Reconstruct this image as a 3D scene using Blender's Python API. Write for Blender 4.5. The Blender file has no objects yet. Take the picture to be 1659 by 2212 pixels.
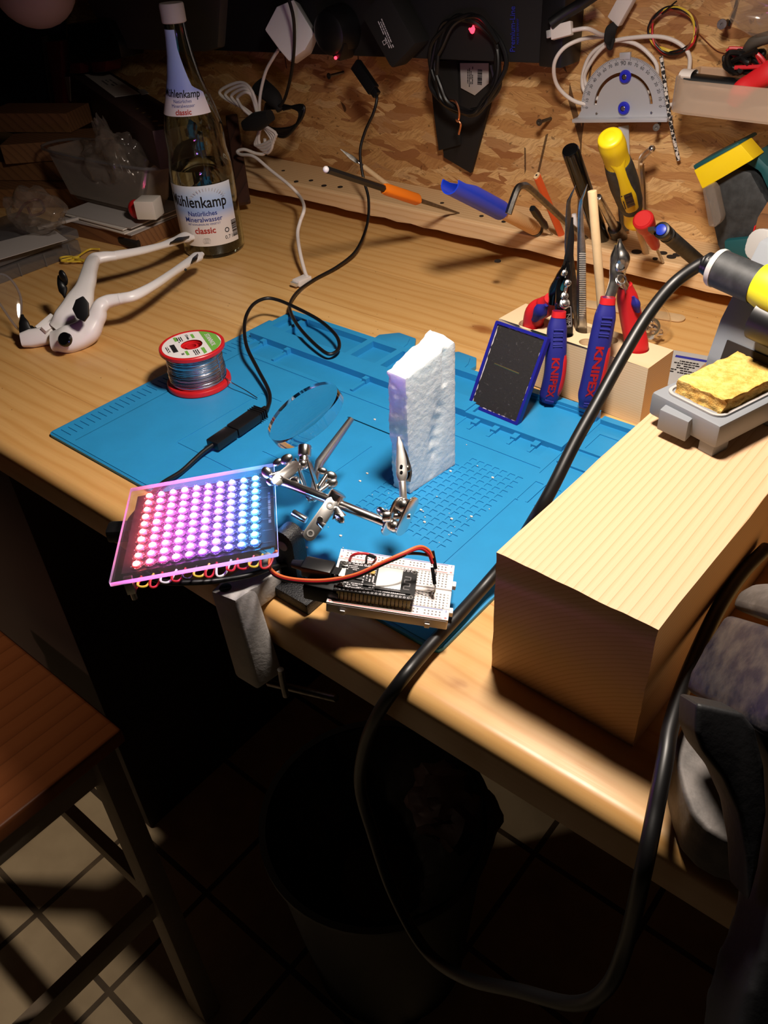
import bpy, bmesh, math, random
from mathutils import Vector, Matrix
from math import sin, cos, pi, radians as rad
random.seed(7)
C = bpy.context.scene.collection
V3 = Vector

# ------------------------------------------------------------------ camera
CAM_F, CAM_YAW, CAM_PITCH, CAM_ROLL = 1803.78, 0.7293, 0.6635, -0.0666
CAM_P = V3((0.2591, -0.2700, 0.4300))
_fwd = V3((-sin(CAM_YAW)*cos(CAM_PITCH), cos(CAM_YAW)*cos(CAM_PITCH), -sin(CAM_PITCH)))
_r0 = V3((cos(CAM_YAW), sin(CAM_YAW), 0)); _u0 = _r0.cross(_fwd)
_R = _r0*cos(CAM_ROLL) + _u0*sin(CAM_ROLL); _U = -_r0*sin(CAM_ROLL) + _u0*cos(CAM_ROLL)
cd = bpy.data.cameras.new('camera'); cam = bpy.data.objects.new('camera', cd); C.objects.link(cam)
cd.sensor_fit = 'VERTICAL'; cd.sensor_height = 36.0; cd.lens = 36.0*CAM_F/2212.0
cd.clip_start = 0.01; cd.clip_end = 30
cam.matrix_world = Matrix((( _R.x, _U.x, -_fwd.x, CAM_P.x), (_R.y, _U.y, -_fwd.y, CAM_P.y), (_R.z, _U.z, -_fwd.z, CAM_P.z), (0,0,0,1)))
bpy.context.scene.camera = cam

# ------------------------------------------------------------------ light
S = bpy.context.scene
S.view_settings.view_transform = 'Standard'; S.view_settings.look = 'None'
S.view_settings.gamma = 1.0; S.view_settings.use_curve_mapping = False
S.view_settings.exposure = 0.0
w = bpy.data.worlds.new('world'); S.world = w; w.use_nodes = True
w.node_tree.nodes['Background'].inputs[0].default_value = (1.0, 0.75, 0.55, 1)
w.node_tree.nodes['Background'].inputs[1].default_value = 0.003
def lamp(name, kind, loc, energy, color, target=None, **kw):
    d = bpy.data.lights.new(name, kind); d.energy = energy; d.color = color
    for k, v in kw.items(): setattr(d, k, v)
    o = bpy.data.objects.new(name, d); C.objects.link(o); o.location = loc
    if target is not None: o.rotation_euler = (V3(target)-V3(loc)).to_track_quat('-Z', 'Y').to_euler()
    return o
LAMP = V3((0.0, 0.17, 0.56))
lamp('bench_lamp', 'SPOT', LAMP, 21.5, (1.0, 0.875, 0.755), (-0.03, 0.20, 0.0), spot_size=rad(150), spot_blend=0.72, shadow_soft_size=0.045)
lamp('room_lamp', 'SPOT', (-1.45, -1.05, 0.75), 50.0, (1.0, 0.78, 0.56), (-0.92, -0.30, -0.78), spot_size=rad(54), spot_blend=1.0, shadow_soft_size=0.06)

# ------------------------------------------------------------------ pixel -> place on a real plane
def ray(px, py): return _R*((px-829.5)/CAM_F) - _U*((py-1106.0)/CAM_F) + _fwd
def az(px, py, z=0.0):
    d = ray(px, py); return CAM_P + d*((z-CAM_P.z)/d.z)
def ay(px, py, y):
    d = ray(px, py); return CAM_P + d*((y-CAM_P.y)/d.y)
def ax(px, py, x):
    d = ray(px, py); return CAM_P + d*((x-CAM_P.x)/d.x)
def ad(px, py, dep): return CAM_P + ray(px, py)*dep
def dep(p): return (V3(p)-CAM_P).dot(_fwd)
def apl(px, py, o, n):
    d = ray(px, py); n = V3(n); return CAM_P + d*((V3(o)-CAM_P).dot(n)/d.dot(n))
VIEW = -_fwd

# ------------------------------------------------------------------ materials
def lin(c):
    return tuple(((v/255.0)/12.92 if v/255.0 <= 0.04045 else ((v/255.0+0.055)/1.055)**2.4) for v in c) + (1.0,)
class NT:
    def __init__(s, name):
        s.m = bpy.data.materials.new(name); s.m.use_nodes = True; s.t = s.m.node_tree; s.n = s.t.nodes
        s.b = s.n['Principled BSDF']; s.out = s.n['Material Output']
    def new(s, typ, **kw):
        x = s.n.new(typ)
        for k, v in kw.items():
            if k.startswith('i_'):
                key = k[2:]; key = int(key) if key.isdigit() else key.replace('_', ' ')
                x.inputs[key].default_value = v
            else: setattr(x, k, v)
        return x
    def link(s, a, b): s.t.links.new(a, b)
    def math(s, op, a, b=None, clamp=False):
        x = s.new('ShaderNodeMath', operation=op, use_clamp=clamp)
        for i, q in enumerate((a, b)):
            if q is None: continue
            if isinstance(q, (int, float)): x.inputs[i].default_value = q
            else: s.link(q, x.inputs[i])
        return x.outputs[0]
    def mix(s, f, a, b, bt='MIX'):
        x = s.new('ShaderNodeMix', data_type='RGBA', blend_type=bt)
        for q, i in ((f, 0), (a, 6), (b, 7)):
            if isinstance(q, (int, float)): x.inputs[i].default_value = q
            elif isinstance(q, tuple): x.inputs[i].default_value = q
            else: s.link(q, x.inputs[i])
        return x.outputs[2]
    def ramp(s, f, stops, interp='LINEAR'):
        x = s.new('ShaderNodeValToRGB'); x.color_ramp.interpolation = interp; e = x.color_ramp.elements
        while len(e) < len(stops): e.new(0.5)
        for q, (p, c) in zip(e, stops): q.position = p; q.color = c if isinstance(c, tuple) else (c, c, c, 1)
        s.link(f, x.inputs[0]); return x.outputs[0]
    def coord(s, scale=(1, 1, 1), rot=(0, 0, 0), loc=(0, 0, 0), src='Object'):
        tc = s.new('ShaderNodeTexCoord'); mp = s.new('ShaderNodeMapping')
        mp.inputs['Scale'].default_value = scale; mp.inputs['Rotation'].default_value = rot; mp.inputs['Location'].default_value = loc
        s.link(tc.outputs[src], mp.inputs[0]); return mp.outputs[0]
    def noise(s, vec, scale=5, detail=3, rough=0.5, dist=0):
        x = s.new('ShaderNodeTexNoise'); x.inputs['Scale'].default_value = scale; x.inputs['Detail'].default_value = detail
        x.inputs['Roughness'].default_value = rough; x.inputs['Distortion'].default_value = dist
        if vec is not None: s.link(vec, x.inputs['Vector'])
        return x.outputs[0]
    def bump(s, h, strength=0.3, dist=0.001):
        x = s.new('ShaderNodeBump'); x.inputs['Strength'].default_value = strength; x.inputs['Distance'].default_value = dist
        s.link(h, x.inputs['Height']); s.link(x.outputs[0], s.b.inputs['Normal'])
M = {}
def pm(name, col, rough=0.5, metal=0.0, coat=0, emis=None, estr=0, trans=0, ior=None, alpha=None, spec=None, var=0, vscale=60, bump=0, bscale=300, sss=0, col2=None):
    t = NT(name); b = t.b
    c = lin(col) if max(col) > 1.0 else tuple(col)+(1,)
    b.inputs['Base Color'].default_value = c; b.inputs['Roughness'].default_value = rough; b.inputs['Metallic'].default_value = metal
    if coat: b.inputs['Coat Weight'].default_value = coat; b.inputs['Coat Roughness'].default_value = 0.1
    if emis: b.inputs['Emission Color'].default_value = tuple(emis)+(1,); b.inputs['Emission Strength'].default_value = estr
    if trans: b.inputs['Transmission Weight'].default_value = trans
    if ior: b.inputs['IOR'].default_value = ior
    if spec is not None: b.inputs['Specular IOR Level'].default_value = spec
    if alpha is not None: b.inputs['Alpha'].default_value = alpha
    if sss: b.inputs['Subsurface Weight'].default_value = sss; b.inputs['Subsurface Radius'].default_value = (0.004, 0.003, 0.002)
    if var or col2:
        f = t.noise(t.coord(), vscale, 4, 0.6)
        c2 = lin(col2) if col2 else tuple(max(0, v*(1-var)) for v in c[:3])+(1,)
        t.link(t.mix(t.ramp(f, [(0.38, 0.0), (0.62, 1.0)]), c, c2), b.inputs['Base Color'])
    if bump: t.bump(t.noise(t.coord(), bscale, 3, 0.6), bump, 0.0006)
    M[name] = t.m; return t.m
def clear(name, col=(1, 1, 1), rough=0.03, base=0.06, haze=0.0, hazecol=(200, 200, 200)):
    """thin clear plastic: straight-through transparency, fresnel gloss, optional haze"""
    t = NT(name); n = t.n; n.remove(t.b)
    tr = t.new('ShaderNodeBsdfTransparent'); tr.inputs[0].default_value = tuple(col)+(1,)
    gl = t.new('ShaderNodeBsdfGlossy'); gl.inputs['Roughness'].default_value = rough; gl.inputs[0].default_value = (1, 1, 1, 1)
    fr = t.new('ShaderNodeLayerWeight'); fr.inputs[0].default_value = 0.5; fz = t.math('ADD', t.math('MULTIPLY', t.math('POWER', fr.outputs[1], 4.0), 0.75), base*0.6)
    m1 = t.new('ShaderNodeMixShader'); t.link(fz, m1.inputs[0]); t.link(tr.outputs[0], m1.inputs[1]); t.link(gl.outputs[0], m1.inputs[2])
    o = m1
    if haze:
        df = t.new('ShaderNodeBsdfDiffuse'); df.inputs[0].default_value = lin(hazecol)
        tl = t.new('ShaderNodeBsdfTranslucent'); tl.inputs[0].default_value = lin(hazecol)
        ad_ = t.new('ShaderNodeMixShader'); ad_.inputs[0].default_value = 0.4; t.link(df.outputs[0], ad_.inputs[1]); t.link(tl.outputs[0], ad_.inputs[2])
        m2 = t.new('ShaderNodeMixShader'); m2.inputs[0].default_value = haze; t.link(m1.outputs[0], m2.inputs[1]); t.link(ad_.outputs[0], m2.inputs[2]); o = m2
    t.link(o.outputs[0], t.out.inputs[0]); M[name] = t.m; return t.m

def wood(name, c_light, c_mid, c_dark, axis='x', center=(0, 0), rings=90, rough=0.5, dist=1.5, coat=0, bump=0.1, fine=0.25):
    """solid timber: growth rings around a core line that runs along the grain axis"""
    t = NT(name)
    sc = {'x': (0.06, 1, 1), 'y': (1, 0.06, 1), 'z': (1, 1, 0.06)}[axis]
    lo = {'x': (0, center[0], center[1]), 'y': (center[0], 0, center[1]), 'z': (center[0], center[1], 0)}[axis]
    co = t.coord(scale=sc, loc=lo)
    wv = t.new('ShaderNodeTexWave', wave_type='RINGS', rings_direction=axis.upper(), wave_profile='SAW')
    wv.inputs['Scale'].default_value = rings; wv.inputs['Distortion'].default_value = dist; wv.inputs['Detail'].default_value = 3; wv.inputs['Detail Scale'].default_value = 0.6
    t.link(co, wv.inputs[0])
    base = t.ramp(wv.outputs[1], [(0.0, lin(c_light)), (0.55, lin(c_light)), (0.9, lin(c_mid)), (0.97, lin(c_dark)), (1.0, lin(c_light))])
    fs = {'x': (3, 160, 160), 'y': (160, 3, 160), 'z': (160, 160, 3)}[axis]
    fn = t.noise(t.coord(scale=fs), 4, 4, 0.7)
    col = t.mix(t.math('MULTIPLY', t.ramp(fn, [(0.35, 1.0), (0.6, 0.0)]), fine), base, lin(c_mid))
    big = t.noise(t.coord(scale=tuple(v*8 for v in sc)), 1.0, 2)
    col = t.mix(t.math('MULTIPLY', t.ramp(big, [(0.4, 0.0), (0.7, 1.0)]), 0.35), col, lin(c_mid))
    t.link(col, t.b.inputs['Base Color']); t.b.inputs['Roughness'].default_value = rough
    if coat: t.b.inputs['Coat Weight'].default_value = coat; t.b.inputs['Coat Roughness'].default_value = 0.18
    if bump: t.bump(fn, bump, 0.0008)
    M[name] = t.m; return t.m

def table_wood(name):
    t = NT(name)
    co = t.coord(); sx = t.new('ShaderNodeSeparateXYZ'); t.link(co, sx.inputs[0])
    st = t.math('FLOOR', t.math('DIVIDE', t.math('ADD', sx.outputs[1], 0.043), 0.108))
    wn = t.new('ShaderNodeTexWhiteNoise', noise_dimensions='1D'); t.link(st, wn.inputs['W'])
    off = t.new('ShaderNodeCombineXYZ'); t.link(t.math('MULTIPLY', wn.outputs[0], 7.0), off.inputs[0]); t.link(t.math('MULTIPLY', wn.outputs[0], 0.05), off.inputs[1]); t.link(t.math('MULTIPLY', wn.outputs[0], 0.3), off.inputs[2])
    va = t.new('ShaderNodeVectorMath', operation='ADD'); t.link(co, va.inputs[0]); t.link(off.outputs[0], va.inputs[1])
    mp = t.new('ShaderNodeMapping'); mp.inputs['Scale'].default_value = (0.16, 1, 1); t.link(va.outputs[0], mp.inputs[0])
    wv = t.new('ShaderNodeTexWave', wave_type='BANDS', bands_direction='Y', wave_profile='SIN')
    wv.inputs['Scale'].default_value = 19; wv.inputs['Distortion'].default_value = 7.0; wv.inputs['Detail'].default_value = 3; wv.inputs['Detail Scale'].default_value = 1.4; wv.inputs['Detail Roughness'].default_value = 0.45
    t.link(mp.outputs[0], wv.inputs[0])
    base = t.ramp(wv.outputs[1], [(0.0, lin((221, 178, 116))), (0.6, lin((219, 175, 113))), (0.9, lin((214, 168, 105))), (1.0, lin((210, 162, 98)))])
    f2 = t.new('ShaderNodeMapping'); f2.inputs['Scale'].default_value = (4, 170, 170); t.link(va.outputs[0], f2.inputs[0])
    fn = t.noise(f2.outputs[0], 2.2, 4, 0.65)
    col = t.mix(t.math('MULTIPLY', t.ramp(fn, [(0.35, 1.0), (0.6, 0.0)]), 0.22), base, lin((198, 148, 84)))
    tone = t.ramp(wn.outputs[0], [(0.0, (0.92, 0.86, 0.78, 1)), (0.5, (1, 1, 1, 1)), (1.0, (1.02, 0.97, 0.9, 1))])
    col = t.mix(1.0, col, tone, 'MULTIPLY')
    # glue lines between staves
    fr = t.math('FRACT', t.math('DIVIDE', t.math('ADD', sx.outputs[1], 0.043), 0.108))
    gl = t.math('MULTIPLY', t.math('LESS_THAN', fr, 0.012), 0.35)
    col = t.mix(gl, col, lin((150, 96, 44)))
    # knots
    vo = t.new('ShaderNodeTexVoronoi', feature='F1'); vo.inputs['Scale'].default_value = 1.0
    km = t.new('ShaderNodeMapping'); km.inputs['Scale'].default_value = (4.2, 8.5, 0.01); km.inputs['Location'].default_value = (0.37, 0.21, 0); t.link(co, km.inputs[0]); 
    t.link(km.outputs[0], vo.inputs['Vector']); nz = t.noise(t.coord(scale=(20, 60, 20)), 3, 2)
    dk = t.math('ADD', vo.outputs['Distance'], t.math('MULTIPLY', t.math('SUBTRACT', nz, 0.5), 0.05))
    ko = t.ramp(dk, [(0.0, (1, 1, 1, 1)), (0.055, (0.75, 0.75, 0.75, 1)), (0.085, (0.15, 0.15, 0.15, 1)), (0.13, (0, 0, 0, 1))])
    col = t.mix(ko, col, lin((146, 84, 38)))
    # small dents and scratches
    vs = t.new('ShaderNodeTexVoronoi', feature='F1'); vs.inputs['Scale'].default_value = 1; t.link(t.coord(scale=(60, 110, 60)), vs.inputs['Vector'])
    dn = t.math('LESS_THAN', vs.outputs['Distance'], 0.06)
    big = t.noise(t.coord(), 9, 2)
    col = t.mix(t.math('MULTIPLY', t.math('MULTIPLY', dn, t.math('GREATER_THAN', big, 0.56)), 0.8), col, lin((84, 50, 24)))
    t.link(col, t.b.inputs['Base Color'])
    t.link(t.ramp(t.noise(t.coord(), 30, 3), [(0.3, 0.30), (0.7, 0.46)]), t.b.inputs['Roughness'])
    t.bump(fn, 0.05, 0.0008); M[name] = t.m

def osb(name):
    t = NT(name); co = t.coord(scale=(1, 0.02, 1))
    def strands(rot, sx, sz, loc):
        mp = t.new('ShaderNodeMapping'); mp.inputs['Rotation'].default_value = (0, rot, 0); mp.inputs['Scale'].default_value = (sx, 1, sz); mp.inputs['Location'].default_value = loc
        nd = t.new('ShaderNodeVectorMath', operation='ADD'); nz = t.new('ShaderNodeTexNoise'); nz.inputs['Scale'].default_value = 22; t.link(co, nz.inputs[0])
        sc = t.new('ShaderNodeVectorMath', operation='SCALE'); sc.inputs['Scale'].default_value = 0.018; t.link(nz.outputs[1], sc.inputs[0])
        t.link(co, nd.inputs[0]); t.link(sc.outputs[0], nd.inputs[1]); t.link(nd.outputs[0], mp.inputs[0])
        v = t.new('ShaderNodeTexVoronoi', feature='F1', distance='CHEBYCHEV'); v.inputs['Scale'].default_value = 1; v.inputs['Randomness'].default_value = 0.95; t.link(mp.outputs[0], v.inputs['Vector'])
        e = t.new('ShaderNodeTexVoronoi', feature='F1', distance='CHEBYCHEV'); 
        s2 = t.new('ShaderNodeSeparateColor'); t.link(v.outputs['Color'], s2.inputs[0])
        m2 = t.new('ShaderNodeMapping'); m2.inputs['Scale'].default_value = (1.2, 1, 14); t.link(mp.outputs[0], m2.inputs[0])
        gr = t.noise(m2.outputs[0], 1.3, 5, 0.7)
        return s2.outputs[0], s2.outputs[1], gr, v.outputs['Distance']
    lays = [strands(0.55, 13, 42, (0, 0, 0)), strands(-0.95, 15, 60, (3.3, 0, 1.2)), strands(1.25, 13, 52, (1.7, 0, 5.1)), strands(-0.30, 22, 110, (9.1, 0, 2.2))]
    def colr(l):
        b = t.ramp(l[0], [(0.0, lin((160, 108, 62))), (0.25, lin((196, 146, 90))), (0.6, lin((212, 166, 106))), (0.85, lin((228, 188, 132))), (1.0, lin((158, 104, 62)))])
        return t.mix(t.math('MULTIPLY', t.ramp(l[2], [(0.38, 1.0), (0.56, 0.0)]), 0.55), b, lin((150, 98, 52)))
    col = colr(lays[0])
    for l, thr in zip(lays[1:], (0.5, 0.58, 0.7)):
        col = t.mix(t.math('GREATER_THAN', l[1], thr), col, colr(l))
    dk = t.noise(t.coord(scale=(30, 1, 70)), 1.2, 4, 0.75, 1.0)
    col = t.mix(t.math('MULTIPLY', t.ramp(dk, [(0.60, 0.0), (0.72, 1.0)]), 0.75), col, lin((92, 52, 24)))
    fl = t.noise(t.coord(scale=(150, 1, 150)), 1.0, 2)
    col = t.mix(t.math('MULTIPLY', t.ramp(fl, [(0.68, 0.0), (0.74, 1.0)]), 0.6), col, lin((70, 40, 20)))
    ck = t.new('ShaderNodeTexVoronoi', feature='DISTANCE_TO_EDGE'); ck.inputs['Scale'].default_value = 1; cm = t.new('ShaderNodeMapping'); cm.inputs['Rotation'].default_value = (0, 0.12, 0); cm.inputs['Scale'].default_value = (13, 1, 2.2); t.link(co, cm.inputs[0]); t.link(cm.outputs[0], ck.inputs['Vector'])
    ckm = t.math('MULTIPLY', t.math('LESS_THAN', ck.outputs['Distance'], 0.014), t.math('GREATER_THAN', t.noise(t.coord(scale=(6, 1, 4)), 2.0, 2), 0.52))
    col = t.mix(t.math('MULTIPLY', ckm, 0.85), col, lin((52, 28, 14)))
    t.link(col, t.b.inputs['Base Color']); t.b.inputs['Roughness'].default_value = 0.55
    t.bump(t.math('ADD', lays[1][2], t.math('MULTIPLY', dk, -1.0)), 0.25, 0.001); M[name] = t.m

table_wood('varnished_pine'); osb('osb_board')
wood('raw_pine', (228, 202, 164), (220, 190, 148), (206, 168, 122), 'x', (0.0, 0.25), 130, 0.6, fine=0.15)
wood('rack_pine', (226, 190, 144), (214, 172, 122), (196, 146, 96), 'x', (0.3, 0.2), 60, 0.6, fine=0.15)
wood('beam_pine', (218, 180, 142), (209, 167, 126), (190, 142, 98), 'y', (-0.155, 0.13), 105, 0.55, dist=1.6, bump=0.25, fine=0.15)
wood('seat_wood', (142, 82, 44), (130, 72, 36), (108, 58, 28), 'y', (0.5, 0.1), 16, 0.4, dist=3)
wood('dark_wood', (70, 40, 28), (56, 32, 22), (36, 20, 14), 'z', (0.3, 0.1), 18, 0.6)
wood('offcut_wood', (138, 94, 56), (116, 76, 44), (88, 56, 30), 'x', (0.3, 0.1), 40, 0.7)
wood('dowel_wood', (226, 186, 136), (206, 160, 108), (180, 130, 80), 'z', (0.03, 0.0), 120, 0.6)
pm('stick_wood', (216, 184, 140), 0.7, var=0.15, vscale=40)
pm('blue_silicone', (42, 142, 198), 0.42, var=0.06, vscale=30, bump=0.06, bscale=900, spec=0.4)
pm('red_plastic', (196, 30, 34), 0.35, sss=0.05)
pm('bright_red', (206, 28, 36), 0.5, bump=0.1, bscale=700)
pm('navy_rubber', (34, 36, 128), 0.55, bump=0.08, bscale=1200)
pm('white_plastic', (226, 222, 222), 0.35)
pm('cable_white', (222, 212, 206), 0.45)
pm('bread_white', (236, 230, 228), 0.4, sss=0.35)
pm('black_plastic', (14, 14, 16), 0.4)
pm('matte_black', (12, 11, 12), 0.8, bump=0.2, bscale=500)
pm('cable_black', (13, 12, 13), 0.42)
pm('black_cast', (16, 16, 20), 0.42, bump=0.9, bscale=900)
pm('black_gloss', (10, 10, 11), 0.15)
pm('chrome', (0.80, 0.77, 0.74), 0.22, 1.0)
pm('steel', (0.55, 0.53, 0.50), 0.28, 1.0, var=0.25, vscale=200)
pm('dark_steel', (0.24, 0.22, 0.20), 0.38, 1.0, var=0.35, vscale=150)
pm('solder_wire', (0.55, 0.55, 0.60), 0.26, 1.0)
pm('aluminium', (0.60, 0.60, 0.64), 0.45, 0.45, bump=0.08, bscale=900)
pm('copper', (0.75, 0.33, 0.18), 0.35, 1.0)
pm('brass', (0.7, 0.5, 0.2), 0.35, 1.0)
pm('grey_cast', (196, 190, 186), 0.5, var=0.12, vscale=90, bump=0.5, bscale=220)
pm('grey_plastic', (132, 136, 142), 0.45, bump=0.05, bscale=800)
pm('tray_lining', (176, 172, 170), 0.35)
pm('light_grey', (182, 180, 178), 0.45)
pm('yellow_plastic', (240, 206, 20), 0.4)
pm('yellow_green', (222, 216, 30), 0.45)
pm('orange_plastic', (236, 122, 20), 0.4)
pm('orange_paint', (224, 92, 40), 0.45)
pm('blue_plastic', (26, 60, 196), 0.35)
pm('blue_frame', (28, 30, 138), 0.4)
pm('violet_knob', (40, 44, 190), 0.35)
pm('teal_plastic', (18, 78, 84), 0.5)
pm('dark_rubber', (34, 36, 38), 0.6, col2=(52, 54, 56), vscale=90)
pm('stool_grey', (146, 132, 116), 0.6, var=0.12, vscale=30)
pm('paper', (226, 216, 206), 0.7)
pm('paper_grey', (176, 168, 164), 0.7)
pm('card_dark', (74, 50, 44), 0.6, var=0.2, vscale=40)
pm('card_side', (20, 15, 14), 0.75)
pm('ink', (22, 20, 24), 0.6)
pm('ink_blue', (52, 74, 168), 0.6)
pm('ink_red', (214, 84, 74), 0.6)
pm('ink_grey', (120, 116, 118), 0.6)
pm('ink_white', (200, 196, 200), 0.6)
pm('ink_navy', (40, 46, 150), 0.6)
pm('knipex_red', (222, 40, 50), 0.5)
pm('label_green', (108, 168, 70), 0.5)
pm('label_white', (224, 220, 222), 0.45)
pm('wire_red', (196, 34, 44), 0.4)
pm('wire_orange', (226, 112, 62), 0.4)
pm('wire_yellow', (222, 190, 60), 0.4)
pm('wire_brown', (120, 64, 40), 0.45)
pm('pcb_black', (22, 22, 24), 0.4)
pm('solder_mask', (16, 14, 22), 0.35)
pm('pin_header', (188, 178, 112), 0.4)
pm('shield_metal', (0.92, 0.92, 0.90), 0.48, 0.85)
pm('capacitor', (206, 160, 70), 0.4)
pm('vise_shade', (9, 9, 13), 0.6, bump=0.4, bscale=160)  # near-black copy of the vise finish, with shade put into the colour
pm('vise_paint', (17, 17, 34), 0.5, col2=(64, 58, 56), vscale=75, bump=0.5, bscale=160)
pm('worn_iron', (104, 98, 94), 0.6, 0.25, var=0.45, vscale=60, bump=0.6, bscale=140)
pm('hole_dark', (30, 20, 14), 0.9)
pm('bin_black', (16, 14, 14), 0.55)
pm('bag_black', (34, 30, 28), 0.35)
pm('shelf_dark', (13, 10, 11), 0.8)
pm('wall_dark', (30, 22, 20), 0.9)
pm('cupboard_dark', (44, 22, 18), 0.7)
pm('dark_cloth', (24, 18, 34), 0.9)
pm('dark_red', (92, 16, 14), 0.5)
pm('equip_grey', (74, 66, 58), 0.6)
pm('lampshade', (196, 170, 150), 0.6)
pm('felt_black', (14, 12, 12), 0.85)
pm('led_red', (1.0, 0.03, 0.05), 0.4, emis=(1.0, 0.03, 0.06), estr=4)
clear('clear_sheet', (0.96, 0.97, 1.0), 0.03, haze=0.016, hazecol=(255, 255, 255))
pm('clip_metal', (0.82, 0.79, 0.76), 0.42, 1.0)
clear('clear_lens', (0.97, 0.97, 0.97), 0.04, haze=0.04)
clear('clear_tub', (0.9, 0.88, 0.86), 0.08, haze=0.30, hazecol=(190, 178, 168))
clear('clear_bag', (0.94, 0.92, 0.9), 0.12, haze=0.16, hazecol=(200, 186, 172))
clear('clear_box', (0.9, 0.9, 0.92), 0.1, haze=0.36, hazecol=(150, 148, 150))
clear('frosted_tray', (0.97, 0.95, 0.93), 0.3, haze=0.40, hazecol=(232, 214, 196))
clear('clear_dome', (0.97, 0.95, 0.92), 0.03, haze=0.03)
def glassmat(name, col, ior=1.5, rough=0.0):
    t = NT(name); t.n.remove(t.b); g = t.new('ShaderNodeBsdfGlass'); g.inputs[0].default_value = tuple(col)+(1,); g.inputs['IOR'].default_value = ior; g.inputs['Roughness'].default_value = rough
    t.link(g.outputs[0], t.out.inputs[0]); M[name] = t.m
glassmat('lens_glass', (0.985, 0.99, 1.0), 1.49); glassmat('bottle_glass', (0.93, 0.96, 0.93), 1.5); glassmat('water', (0.97, 0.98, 0.98), 1.333)
def edge_acrylic():
    t = NT('edge_acrylic'); t.n.remove(t.b)
    tl = t.new('ShaderNodeBsdfTranslucent'); tl.inputs[0].default_value = (0.92, 0.94, 1, 1)
    df = t.new('ShaderNodeBsdfDiffuse'); df.inputs[0].default_value = (0.7, 0.74, 0.85, 1)
    mx = t.new('ShaderNodeMixShader'); mx.inputs[0].default_value = 0.25; t.link(tl.outputs[0], mx.inputs[1]); t.link(df.outputs[0], mx.inputs[2]); t.link(mx.outputs[0], t.out.inputs[0]); M['edge_acrylic'] = t.m
edge_acrylic()
def foam():
    t = NT('foam'); b = t.b
    b.inputs['Base Color'].default_value = lin((230, 240, 248)); b.inputs['Roughness'].default_value = 0.75
    b.inputs['Subsurface Weight'].default_value = 0.55; b.inputs['Subsurface Radius'].default_value = (0.010, 0.011, 0.012); b.inputs['Subsurface Scale'].default_value = 1.0
    n1 = t.noise(t.coord(), 260, 4, 0.7); n2 = t.noise(t.coord(scale=(1, 1, 0.5)), 45, 3, 0.6)
    t.bump(t.math('ADD', n1, t.math('MULTIPLY', n2, 1.2)), 0.55, 0.0016); M['foam'] = t.m
foam()
def sponge():
    t = NT('sponge'); b = t.b
    n = t.noise(t.coord(), 130, 4, 0.75); bl = t.noise(t.coord(), 28, 3)
    c = t.mix(t.ramp(n, [(0.35, 0.0), (0.7, 1.0)]), lin((204, 150, 62)), lin((240, 206, 122)))
    c = t.mix(t.math('MULTIPLY', t.ramp(bl, [(0.55, 0.0), (0.72, 1.0)]), 0.5), c, lin((150, 124, 52)))
    t.link(c, b.inputs['Base Color']); b.inputs['Roughness'].default_value = 0.9; t.bump(n, 0.9, 0.002); M['sponge'] = t.m
sponge()
def tiles():
    t = NT('floor_tile'); br = t.new('ShaderNodeTexBrick', offset=0.0, squash=1.0)
    br.inputs['Color1'].default_value = lin((196, 180, 152)); br.inputs['Color2'].default_value = lin((186, 170, 142)); br.inputs['Mortar'].default_value = lin((60, 48, 36))
    br.inputs['Scale'].default_value = 1; br.inputs['Mortar Size'].default_value = 0.005; br.inputs['Brick Width'].default_value = TILE; br.inputs['Row Height'].default_value = TILE
    t.link(t.coord(loc=TILE_OFF), br.inputs[0]); n = t.noise(t.coord(), 14, 4)
    t.link(t.mix(t.math('MULTIPLY', t.ramp(n, [(0.4, 0.0), (0.7, 1.0)]), 0.4), br.outputs[0], lin((140, 122, 98))), t.b.inputs['Base Color']); t.b.inputs['Roughness'].default_value = 0.5; M['floor_tile'] = t.m
FLOOR = -0.92
_a = az(82, 1973, FLOOR); _b = az(236, 2142, FLOOR); TILE = (_b-_a).length; TILE_OFF = (-_a.x, -_a.y, 0)
tiles()
# ------------------------------------------------------------------ mesh helpers
def frame(o, x, y=None, n=None):
    x = V3(x).normalized()
    if n is None: n = x.cross(V3(y))
    n = V3(n).normalized(); y = n.cross(x).normalized(); n = x.cross(y)
    return Matrix(((x.x, y.x, n.x, o[0]), (x.y, y.y, n.y, o[1]), (x.z, y.z, n.z, o[2]), (0, 0, 0, 1)))
def frn(o, x, n):
    n = V3(n).normalized(); x = V3(x); x = x-n*x.dot(n)
    if x.length < 1e-5: x = n.orthogonal()
    return frame(o, x, n=n)
def vdir(p): return (CAM_P-V3(p)).normalized()
def T(x, y=None, z=None):
    return Matrix.Translation(V3((x, y, z)) if y is not None else V3(x))
def RZ(a): return Matrix.Rotation(a, 4, 'Z')
def RX(a): return Matrix.Rotation(a, 4, 'X')
def RY(a): return Matrix.Rotation(a, 4, 'Y')
def nb(): return bmesh.new()
def merge(bm, t, m=None):
    if m is not None: bmesh.ops.transform(t, matrix=m, verts=t.verts)
    me = bpy.data.meshes.new('tmp'); t.to_mesh(me); t.free(); bm.from_mesh(me); bpy.data.meshes.remove(me); return bm
def box(bm, s, m=None, bev=0.0, seg=2, c=(0, 0, 0)):
    t = nb(); bmesh.ops.create_cube(t, size=1.0)
    bmesh.ops.transform(t, matrix=T(*c) @ Matrix.Diagonal((s[0], s[1], s[2], 1)), verts=t.verts)
    if bev: bmesh.ops.bevel(t, geom=t.edges[:], offset=bev, segments=seg, affect='EDGES', profile=0.6, clamp_overlap=True)
    return merge(bm, t, m)
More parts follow.
